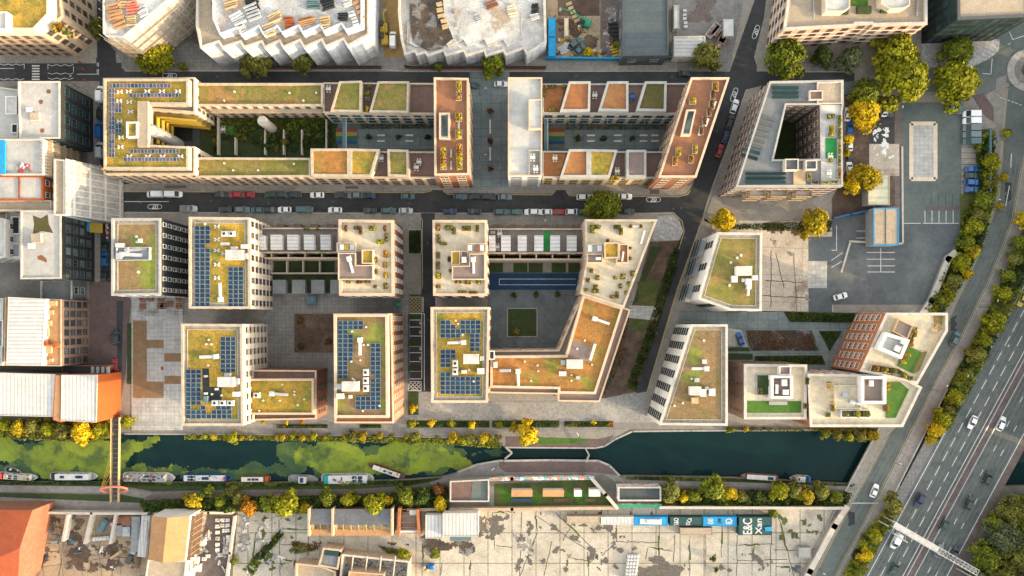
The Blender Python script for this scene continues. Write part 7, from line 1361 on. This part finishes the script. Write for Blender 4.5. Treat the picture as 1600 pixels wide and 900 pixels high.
flat('yard',[(1050,-60),(1158,-60),(1148,40),(1120,92),(1050,92)],.06,'path_grey'); ragged('stain',[(1060,-20),(1140,-20),(1120,40),(1060,50)],.07,'towpath',.6,.1,.12,73,'brown stain on the yard beside the warehouse','ground patch')
flat('yard',[(596,-60),(626,-60),(630,90),(640,108),(592,108),(600,90)],.06,'soil_yellow'); flat('yard',[(600,90),(632,90),(640,110),(592,110)],.065,'path_grey'); flat('yard',[(160,56),(310,-20),(330,108),(200,104)],.05,'towpath')
for i,(x,y,a,mt,lab) in enumerate([(1112,50,50,'white','pale striped skip by the olive tree, left'),(1121,48,50,'orange','orange container skip by the olive tree'),(1130,58,60,'w_grey','grey skip by the olive tree'),(1126,66,60,'orange','lower orange skip by the olive tree')]):
    e=empty('skip',P(x,y,.1),lab,'skip'); e.rotation_euler=(0,0,R(a)); mb=MB(); p=[Vector(v) for v in((-2.6,-1.1,1.5),(2.6,-1.1,1.5),(2.6,1.1,1.5),(-2.6,1.1,1.5))]; b_=[Vector((v.x*.8,v.y*.9,0)) for v in p]; q=inset(p,.12); mb.ring(b_,p,0); mb.ring(p,q,0); mb.ring(q,atz(q,.9),0); local('body',mb,[MATS[mt]],e); mb=MB(); mb.face(atz(q,1.0)); local('load',mb,[MATS['clutter']],e)
# construction clutter on slabs: each pile a thing
random.seed(11)
def pile(x,y,z,mt,lab,w,d,n=5,name='material_stack'):
    e=empty(name,P(x,y,z),lab,'building materials','stacks of building materials'); e.rotation_euler=(0,0,random.random()*.5)
    for i in range(n):
        mb=MB(); mb.box((random.uniform(-.2,.2),(i/(n-1)-.5)*d,0),(w*random.uniform(.8,1.0),d/n*.8,random.uniform(.3,.8)),random.uniform(-.06,.06),0,.05); local('bundle',mb,[MATS[mt]],e)
ps=[(180,18,18.6,'tan_roof',4.6,4),(196,4,18.6,'wood_pale',4,3),(208,12,18.6,'coral',3.5,3),(185,32,18.6,'tan_roof',4.2,4),(206,33,18.6,'wood_pale',3,2.4),(225,18,18.6,'white',3,2.5),(340,14,14.2,'w_brick',3,4),(372,30,16.8,'white',4,3),(395,20,16.8,'metal',4,4),(395,8,16.8,'w_dark',4,3),(430,28,16.8,'wood_pale',4,2),(452,36,16.8,'orange',3,3),(480,33,16.8,'tan_roof',5,2),(508,36,16.8,'wood_pale',3,3),(512,6,16.8,'w_dark',4,3),(536,27,16.8,'w_dark',3,2),(543,4,16.8,'white',2.5,2),(421,47,16.8,'wood_pale',3,3),(560,12,16.8,'tan_roof',2,6),(553,30,16.8,'white',2,4),(352,45,14.2,'w_brick',2,2),(800,18,7.5,'w_cream',3,3),(836,14,7.5,'w_dark',2.4,2.4),(768,8,7.5,'w_brick',4,2),(747,28,7.5,'metal',2,2),(690,25,8.1,'wood_pale',2,7),(714,40,7.5,'w_grey',1,8),(835,27,7.5,'white',3,1.5),(360,4,16.8,'wood_pale',4,3),(380,48,16.8,'white',3,2),(490,8,16.8,'w_teal',4,2),(1070,30,.08,'white',1.4,5),(880,78,.1,'white',3,2),(962,82,.1,'yellow',3,4),(958,50,.1,'w_dark',3,5),(895,20,.1,'wood_pale',2,6)]
for i,(x,y,z,mt,w,d) in enumerate(ps): pile(x,y,z,mt,{'tan_roof':'tan','wood_pale':'pale timber','coral':'coral','white':'white sheeted','w_brick':'red brick','metal':'grey metal','w_dark':'black','orange':'orange','w_cream':'cream','w_teal':'teal','yellow':'yellow','w_grey':'grey'}[mt]+' stack of building materials '+('on the scaffolded white roof' if i<6 else 'on the sawtooth block slab' if i<21 or 28<=i<31 else 'on the rough white slab' if i<28 else 'in the yards around the warehouse'),w,d)
# left yard contents
random.seed(12)
for i,(x,y) in enumerate([(341,812+k*9.5) for k in range(5)]+[(349,812),(349,820),(357,812),(357,820),(352,828),(357,828)]+[(358,838+k*6) for k in range(5)]+[(341,858),(353,856),(353,862),(346,866),(326,868),(320,872),(320,842),(318,850)]):
    e=empty('block_stack',P(x,y,.1),'pale pallet of stone blocks in the narrow storage yard','pallet','pallets in the storage yard'); mb=MB()
    for a in range(2):
        for b in range(2): mb.box((a*.62-.31,b*.55-.27,.15),(.56,.5,random.uniform(.5,.9)),0,0,.05)
    local('blocks',mb,[MATS[random.choice(['w_stone','w_white','w_stone','offwhite'])]],e); mb=MB(); mb.box((0,0,0),(1.3,1.2,.14)); local('pallet',mb,[MATS['wood']],e)
for i,(x,y,a,mt,L_,W_,lab) in enumerate([(216,832,88,'corr_grey',11,2.6,'long grey trailer beside the gabled house, left'),(229,835,84,'corr_white',13,2.6,'long white trailer right against the gabled house'),(186,826,90,'w_grey',4,3,'grey crate stack in the warm yard, upper'),(200,829,90,'metal',3,2.5,'grey crate stack in the warm yard, lower'),(197,812,4,'w_brick',6,3,'dark red scrap load in the warm yard'),(163,820,60,'w_teal',4.4,1.9,'dark old van body in the warm yard'),(160,840,5,'corr_white',5.4,1.2,'white and red boat hull in the warm yard'),(184,865,35,'wood_pale',4.2,.8,'small pale rowing hull in the warm yard'),(317,846,10,'white',2.6,1.8,'white bagged load in the storage yard'),(308,875,80,'white',3,2,'white tank at the bottom of the storage yard'),(298,883,80,'wood_pale',3.6,2.6,'tan crate at the bottom of the storage yard'),(311,885,85,'white',2.4,2.2,'second white tank at the bottom of the storage yard'),(213,855,70,'metal',4,1.6,'flat trailer with silver load in the warm yard'),(204,872,60,'steel_dark',3,1.6,'black machine part in the warm yard'),(217,878,75,'wood',3,1.2,'brown timber pile beside the white annexe'),(674,884,0,'blue',2.1,1.6,'small blue skip on the broken yard'),(667,889,10,'yellow',1.2,.9,'small yellow skip on the broken yard'),(662,885,10,'w_grey',1.6,1.2,'grey pallet beside the blue skip'),(488,469,0,'w_teal',3.2,2.6,'dark teal machine on the paved courtyard'),(623,476,0,'green_m',1.7,1.5,'green bin in the paved courtyard'),(1245,888,75,'steel_dark',2.2,1.4,'dark scrap heap by the east bridge wall')]):
    e=empty('yard_load',P(x,y,.1),lab,'yard load'); e.rotation_euler=(0,0,R(a)); mb=MB(); mb.box((0,0,.35),(L_,W_,1.5 if L_>8 else .9),0,0,.15); mb.box((L_*.12,0,1.2 if L_<8 else 1.85),(L_*.5,W_*.7,.25),0,0,.1); local('load',mb,[MATS[mt]],e); mb=MB(); mb.box((0,0,0),(L_*.9,W_*.8,.35)); local('base',mb,[MATS['steel_dark']],e)
random.seed(13)
for i in range(26):
    r_,c_=i//4,i%4; x,y=982+c_*4.6-r_*.9+(r_*.2),868+r_*5.4
    e=empty('bulk_bag',P(x,y,.06),'white bulk bag in the stack beside the gravel heap','bulk bag','white bulk bags'); mb=MB(); mb.box((0,0,0),(.85,.95,.9),random.uniform(-.1,.1),0,.22); local('bag',mb,[MATS['white']],e); mb=MB(); mb.disc((0,0),.15,1.0,0,8,.85); local('neck',mb,[MATS['offwhite']],e)
ragged('gravel_heap',[(996,884),(1068,882),(1072,935),(992,935)],.12,'gravel',.5,-.4,.2,81,'brown gravel heap beside the white bulk bags','gravel',edge=1.5)
for i,(x,y) in enumerate([(158,268),(157,282),(168,352),(169,364)]):
    e=empty('road_barrier',P(x,y,.05),'red and white plastic road barrier on the west street, '+ORD[i]+' from the top','barrier','red and white road barriers'); 
    for k in range(5): mb=MB(); mb.box((0,k*.8-1.6,0),(.4,.76,.9),0,0,.12); local('segment',mb,[MATS['red' if k%2 else 'white']],e)
for i,(x,y) in enumerate([(133,103),(139,114),(141,131),(34,121)]):
    e=empty('traffic_signal',P(x,y,0),'traffic signal at the crossing, '+ORD[i]+' from the top','traffic signal','traffic signals'); mb=MB(); mb.bar((0,0,0),(0,0,3.2),.07,0,6); local('pole',mb,[MATS['steel_dark']],e); mb=MB(); mb.box((0,.15,2.3),(.4,.4,1.0),0,0,.05); local('head',mb,[MATS['red' if i<3 else 'steel_dark']],e)
for i,(x,y,a) in enumerate([(12,86,150),(98,84,150),(125,137,30),(1560,80,200),(1572,138,200),(1390,128+60,90),(1546,320,170),(1545,548,65),(1492,575,250),(1530,480,70),(1280,888,150),(1395,722,150),(1452,608,60),(1372,812,330),(750,150,0),(750,250,0),(600,296,90),(460,296,90),(820,298,90),(360,339,270),(550,339,270),(850,340,270)]):
    e=empty('street_lamp',P(x,y,0),'slim street lamp beside the road, '+ORD[i]+' listed from the west crossing','street lamp','street lamps'); e.rotation_euler=(0,0,R(a)); mb=MB(); mb.bar((0,0,0),(0,0,7),.08,0,6,.05); mb.bar((0,0,7),(1.8,0,7.3),.05,0,5); local('pole',mb,[MATS['steel_dark']],e); mb=MB(); mb.box((2.0,0,7.2),(.7,.28,.14),0,0,.04); local('lamp_head',mb,[MATS['metal']],e)
# ================================================================ BOATS
def boat(x,y,L_,W_,ang,hull,deck,cab,lab,panels_=(),c0=-.30,c1=.36,bow=1,end=None,clut=0,hasc=True,z=-1.55):
    e=empty('narrowboat',P(x,y,-.5),lab,'boat',None); e.location.z=z; e.rotation_euler=(0,0,R(ang)); h=L_/2; w=W_/2
    def outl(s,zz): 
        pts=[(-h,-w*.55),(-h+.5,-w*.9),(-h+1.2,-w),(h-2.6,-w),(h-1.2,-w*.72),(h-.3,-w*.25),(h,0),(h-.3,w*.25),(h-1.2,w*.72),(h-2.6,w),(-h+1.2,w),(-h+.5,w*.9),(-h,w*.55)]
        return [Vector((a*s*bow,b*s,zz)) for a,b in pts]
    mb=MB(); o0,o1,o2=outl(.97,-.4),outl(1,.75),outl(.95,.75); mb.ring(o0,o1,0); mb.ring(o1,o2,0); o3=atz(o2,.55); mb.ring(o2,o3,0); local('hull',mb,[MATS[hull]],e); mb=MB(); mb.face(outl(.94,.57)); local('deck',mb,[MATS[deck]],e)
    a,b=c0*L_,c1*L_
    if hasc:
        mb=MB(); t=w*.74; q0=[Vector((a,-w*.8,.57)),Vector((b,-w*.8,.57)),Vector((b,w*.8,.57)),Vector((a,w*.8,.57))]; q1=[Vector((a+.1,-t,1.75)),Vector((b-.15,-t,1.75)),Vector((b-.15,t,1.75)),Vector((a+.1,t,1.75))]; mb.ring(q0,q1,0); q2=[Vector((v.x*.995,v.y*.9,1.85)) for v in q1]; mb.ring(q1,q2,1); mb.face(q2,1); local('cabin',mb,[MATS[hull],MATS[cab]],e)
        n=max(2,int((b-a)/1.8))
        for i in range(n):
            for s in(-1,1): mb=MB(); xx=a+(i+.5)*(b-a)/n; mb.face([Vector((xx-.35*s,s*(w*.785),.85)),Vector((xx+.35*s,s*w*.785,.85)),Vector((xx+.35*s,s*w*.762,1.4)),Vector((xx-.35*s,s*w*.762,1.4))][::-1]); local('window',mb,[MATS['glass']],e)
        for px,py,pl,pw in panels_: mb=MB(); mb.box((px*L_,py*w,1.86),(pl,pw,.08),0,0); mb.box((px*L_,py*w,1.94),(pl-.1,pw-.1,.01),0,1); local('solar_panel',mb,[MATS['white'],MATS['pv']],e)
    zt=1.87 if hasc else .6
    for i in range(clut):
        mb=MB(); mb.box((random.uniform(a,b),random.uniform(-.6,.6)*w,zt),(random.uniform(.3,1.0),random.uniform(.2,.5),random.uniform(.15,.5)),random.random()*3,0,.05); local('deck_clutter',mb,[MATS[random.choice(['wood','w_dark','white','green_dk','red','metal','white'])]],e)
    if end: mb=MB(); xx=-h*.78*bow; mb.box((xx,0,.6),(L_*.11,W_*.86,1.3),0,0,.3); local('canopy',mb,[MATS[end]],e)
    for s in(-1,1): mb=MB(); mb.bar((h*bow*.8,s*w*.5,.75),(h*bow*.8,s*w*.5,1.1),.06,0,5); local('bollard',mb,[MATS['steel_dark']],e)
random.seed(21)
sp=lambda xs,ys,l=1.3,w=.65:[(x,y,l,w) for x in xs for y in ys]
boat(26,745,12.5,2.2,-4,'offwhite','w_grey','par_stone','grey narrowboat with a red stern at the left edge',sp((-.12,.02),(-.35,.3)),end='red',clut=5); boat(19,736,5,1.7,-15,'w_grey','w_dark','w_teal','small grey dinghy tied outside the grey narrowboat',hasc=False,clut=3)
boat(114.5,744.5,15,2.6,0,'white','w_grey','white','plain white wide boat left of the footbridge',sp((-.2,),(0,),1.4,.9)+sp((.12,.19),(0,),1.4,.9),c0=-.44,c1=.36,end='w_dark'); boat(232,746.5,16.5,3.2,-1,'offwhite','w_grey','w_grey','long grey boat right of the footbridge with cluttered roof',sp((-.05,.04,.13),(-.3,.3)),c0=-.44,c1=.34,clut=22)
boat(324,746.5,15.6,2.5,0,'navy' if 'navy' in MATS else 'blue','w_dark','white','blue and white narrowboat with dark solar panels',sp((-.33,-.26),(-.35,.35),1.5,.7)+sp((-.02,),(0,),2.2,1.0),c0=-.46,c1=.38,clut=8); boat(398,748.3,9.6,2.0,0,'wood','steel_dark','offwhite','short brown narrowboat in the middle of the moorings',sp((-.15,-.02,.1),(0,),1.1,.8),c0=-.42,c1=.32,end='orange',bow=-1); boat(473.5,749.5,9.5,2.8,-1,'w_grey','corr_grey','white','grey decked boat with a small white cabin',sp((-.02,),(0,),1.2,1.6),c0=-.14,c1=.14)
boat(543,748.5,16.6,3.5,1,'white','w_grey','white','largest white boat with a teal stern canopy',sp((.14,.25),(-.33,.33),1.5,1.0),c0=-.36,c1=.38,end='teal',clut=10); boat(603,735.5,12.5,1.9,-19,'rust','steel_dark','offwhite','dark red narrowboat drifting at an angle in the duckweed',sp((-.02,.06,.14),(0,),1.0,.8),c0=-.34,c1=.38,bow=-1,clut=4); boat(1187,745.5,12,2.1,-4,'rust','w_grey','white','white topped narrowboat on the right hand basin',sp((.26,),(0,),1.8,1.0),c0=-.36,c1=.4,bow=-1); boat(1251,748.5,6.5,2.4,-3,'white','w_grey','white','white cabin cruiser with a blue cover in the basin corner',c0=-.3,c1=.2,bow=-1,end='blue',clut=3)
# ================================================================ BLOCKS OUTSIDE THE FRAME TO THE EAST (they stand between the low sun and the motorway)
for i,(x0,y0,x1,y1,h) in enumerate([(1700,120,1790,330,15),(1720,352,1800,560,16),(1725,585,1810,728,15),(1690,760,1780,960,15),(1600,985,1720,1080,14),(1480,1000,1580,1080,13),(1810,-60,1900,100,18)]):
    B('apartment_building','long brick apartment block beyond the motorway east of the photo',rect(x0,y0,x1,y1),h,'w_brick','roof_grey','par_grey',win=wspec(sp=6,w=2,h=1.8,fl=3.4),limit=30,group='blocks beyond the motorway')

leafmass('weeds',[(385,886),(400,866),(425,840),(440,828),(443,836),(416,866),(396,896)],.2,1.0,1500,['green','hedge','olive'],'tall green weeds along the strip across the broken yard','weeds',ls=.22)
leafmass('weeds',[(590,852),(640,862),(640,878),(610,868)],.2,1.2,700,['green','olive','hedge'],'tall weeds behind the ruined workshop','weeds',ls=.22)
leafmass('weeds',[(455,846),(500,850),(498,858),(460,866)],.2,.9,500,['hedge','rustleaf','olive'],'dark weeds left of the grey roofed workshop','weeds',ls=.22)

for i,(x,y0,y1) in enumerate([(344,186,243),(371,218,243),(417,206,243),(446,206,243),(474,206,243),(512,190,238)]):
    wall_run('garden_wall','pale garden dividing wall in the left inner court, '+ORD[i]+' from the left',[(x,y0),(x,y1)],1.7,.3,'w_stone','w_stone')
for i,x in enumerate((426,451,476,502)): wall_run('garden_wall','dividing wall between the shaded back lawns, '+ORD[i]+' from the left',[(x,408),(x,427)],1.7,.3,'w_stone','w_stone')
wall_run('garden_wall','long low wall above the four grey garden stores',[(422,427.5),(530,427.5)],1.6,.35,'w_stone','w_stone')

leafmass('plants',[(345,186),(510,186),(510,216),(345,220)],.2,1.6,1500,['hedge','green','dark'],'dense garden planting along the top of the left inner court','plants',ls=.24)
leafmass('plants',[(405,196),(520,190),(520,240),(420,238)],.2,1.3,1300,['hedge','dark','olive'],'dense garden planting in the middle of the left inner court','plants',ls=.24)
leafmass('plants',[(330,186),(343,186),(343,240),(334,240)],.2,1.2,500,['green','hedge'],'narrow hedge beside the yellow balconied court','plants',ls=.24)
leafmass('plants',[(564,190),(680,186),(680,200),(564,202)],.1,.9,600,['hedge','dark'],'planting along the top of the left play court','plants',ls=.22)
leafmass('plants',[(884,190),(1050,188),(1050,202),(884,203)],.1,.9,600,['hedge','dark','rustleaf'],'planting along the top of the right play court','plants',ls=.22)
random.seed(77)
for nm,poly,n,mts in (('warm yard',[(75,805),(230,805),(222,890),(60,890)],46,['wood','w_grey','rust','steel_dark','offwhite','w_teal']),('storage yard',[(302,802),(368,806),(356,890),(296,895)],40,['w_stone','offwhite','w_grey','wood','steel_dark']),('broken yard',[(372,806),(450,806),(440,895),(365,895)],30,['w_stone','w_grey','offwhite']),('demolition yard',[(872,28),(966,28),(966,90),(872,90)],30,['wood','offwhite','rust','steel_dark','yellow']),('ruins',[(455,858),(640,868),(636,898),(455,898)],26,['w_stone','wood','steel_dark','rust'])):
    pp=[P(*q) for q in poly]; k=0; x0,x1=min(q.x for q in pp),max(q.x for q in pp); y0,y1=min(q.y for q in pp),max(q.y for q in pp)
    while k<n:
        x,y=random.uniform(x0,x1),random.uniform(y0,y1)
        if not inside(x,y,pp): continue
        k+=1; mb=MB(); w_,d_=random.uniform(.5,2.6),random.uniform(.25,1.0); a=random.random()*3
        mb.box((x,y,.06),(w_,d_,random.uniform(.2,.6)),a,0,.08); mb.box((x+random.uniform(-.5,.5),y+random.uniform(-.5,.5),.06),(w_*.5,d_*.8,random.uniform(.2,.5)),a+1,0,.06); mb.box((x+random.uniform(-.9,.9),y+random.uniform(-.7,.7),.06),(w_*.4,d_*.4,random.uniform(.1,.3)),a+2,0,.05)
        tag(mb.build('scrap_pile',[MATS[random.choice(mts)]]),'small heap of scrap and rubble lying in the '+nm,'scrap heap',None,None)['group']='scrap heaps in the '+nm
SKY_SAT=.34; SKY_STR=.78; SUN_STR=8.0; SUN_COL=(1,.71,.34)
# ================================================================ CAMERA AND LIGHT
cam=bpy.data.cameras.new('camera'); co=bpy.data.objects.new('camera',cam); COL.objects.link(co)
co.location=(0,0,H); co.rotation_euler=(0,0,0); cam.sensor_width=36; cam.lens=36*H/(1600*S); cam.shift_y=(NY-450)/1600; cam.shift_x=(800-NX)/1600
cam.clip_start=1; cam.clip_end=20000; sc.camera=co
SUN_EL=11.0; sd=Vector((1,-.40,0)).normalized()   # direction towards the sun on the ground
az=math.atan2(sd.x,sd.y)
wd=bpy.data.worlds.new('World'); sc.world=wd; wd.use_nodes=True; nt=wd.node_tree
sky=nt.nodes.new('ShaderNodeTexSky'); sky.sky_type='NISHITA'; sky.sun_disc=False; sky.sun_elevation=R(SUN_EL); sky.sun_rotation=az; sky.air_density=1.0; sky.dust_density=1.5; sky.ozone_density=1.0
hs=nt.nodes.new('ShaderNodeHueSaturation'); hs.inputs['Saturation'].default_value=SKY_SAT
nt.links.new(sky.outputs[0],hs.inputs['Color']); wm=nt.nodes.new('ShaderNodeMix'); wm.data_type='RGBA'; wm.blend_type='MULTIPLY'; wm.inputs[0].default_value=1; wm.inputs[7].default_value=(1.05,1.0,.92,1); nt.links.new(hs.outputs[0],wm.inputs[6]); nt.links.new(wm.outputs[2],nt.nodes['Background'].inputs[0]); nt.nodes['Background'].inputs[1].default_value=SKY_STR
sl=bpy.data.lights.new('sun','SUN'); sl.energy=SUN_STR; sl.angle=R(.6); sl.color=SUN_COL
so=bpy.data.objects.new('sun',sl); COL.objects.link(so)
d=Vector((sd.x*math.cos(R(SUN_EL)),sd.y*math.cos(R(SUN_EL)),math.sin(R(SUN_EL)))); so.rotation_euler=(-d).to_track_quat('-Z','Y').to_euler(); so.location=d*300
sc.view_settings.view_transform='Standard'; sc.view_settings.look='None'; sc.view_settings.exposure=0; sc.view_settings.gamma=1
sc.cycles.max_bounces=5; sc.cycles.diffuse_bounces=3; sc.cycles.glossy_bounces=2; sc.cycles.transmission_bounces=2
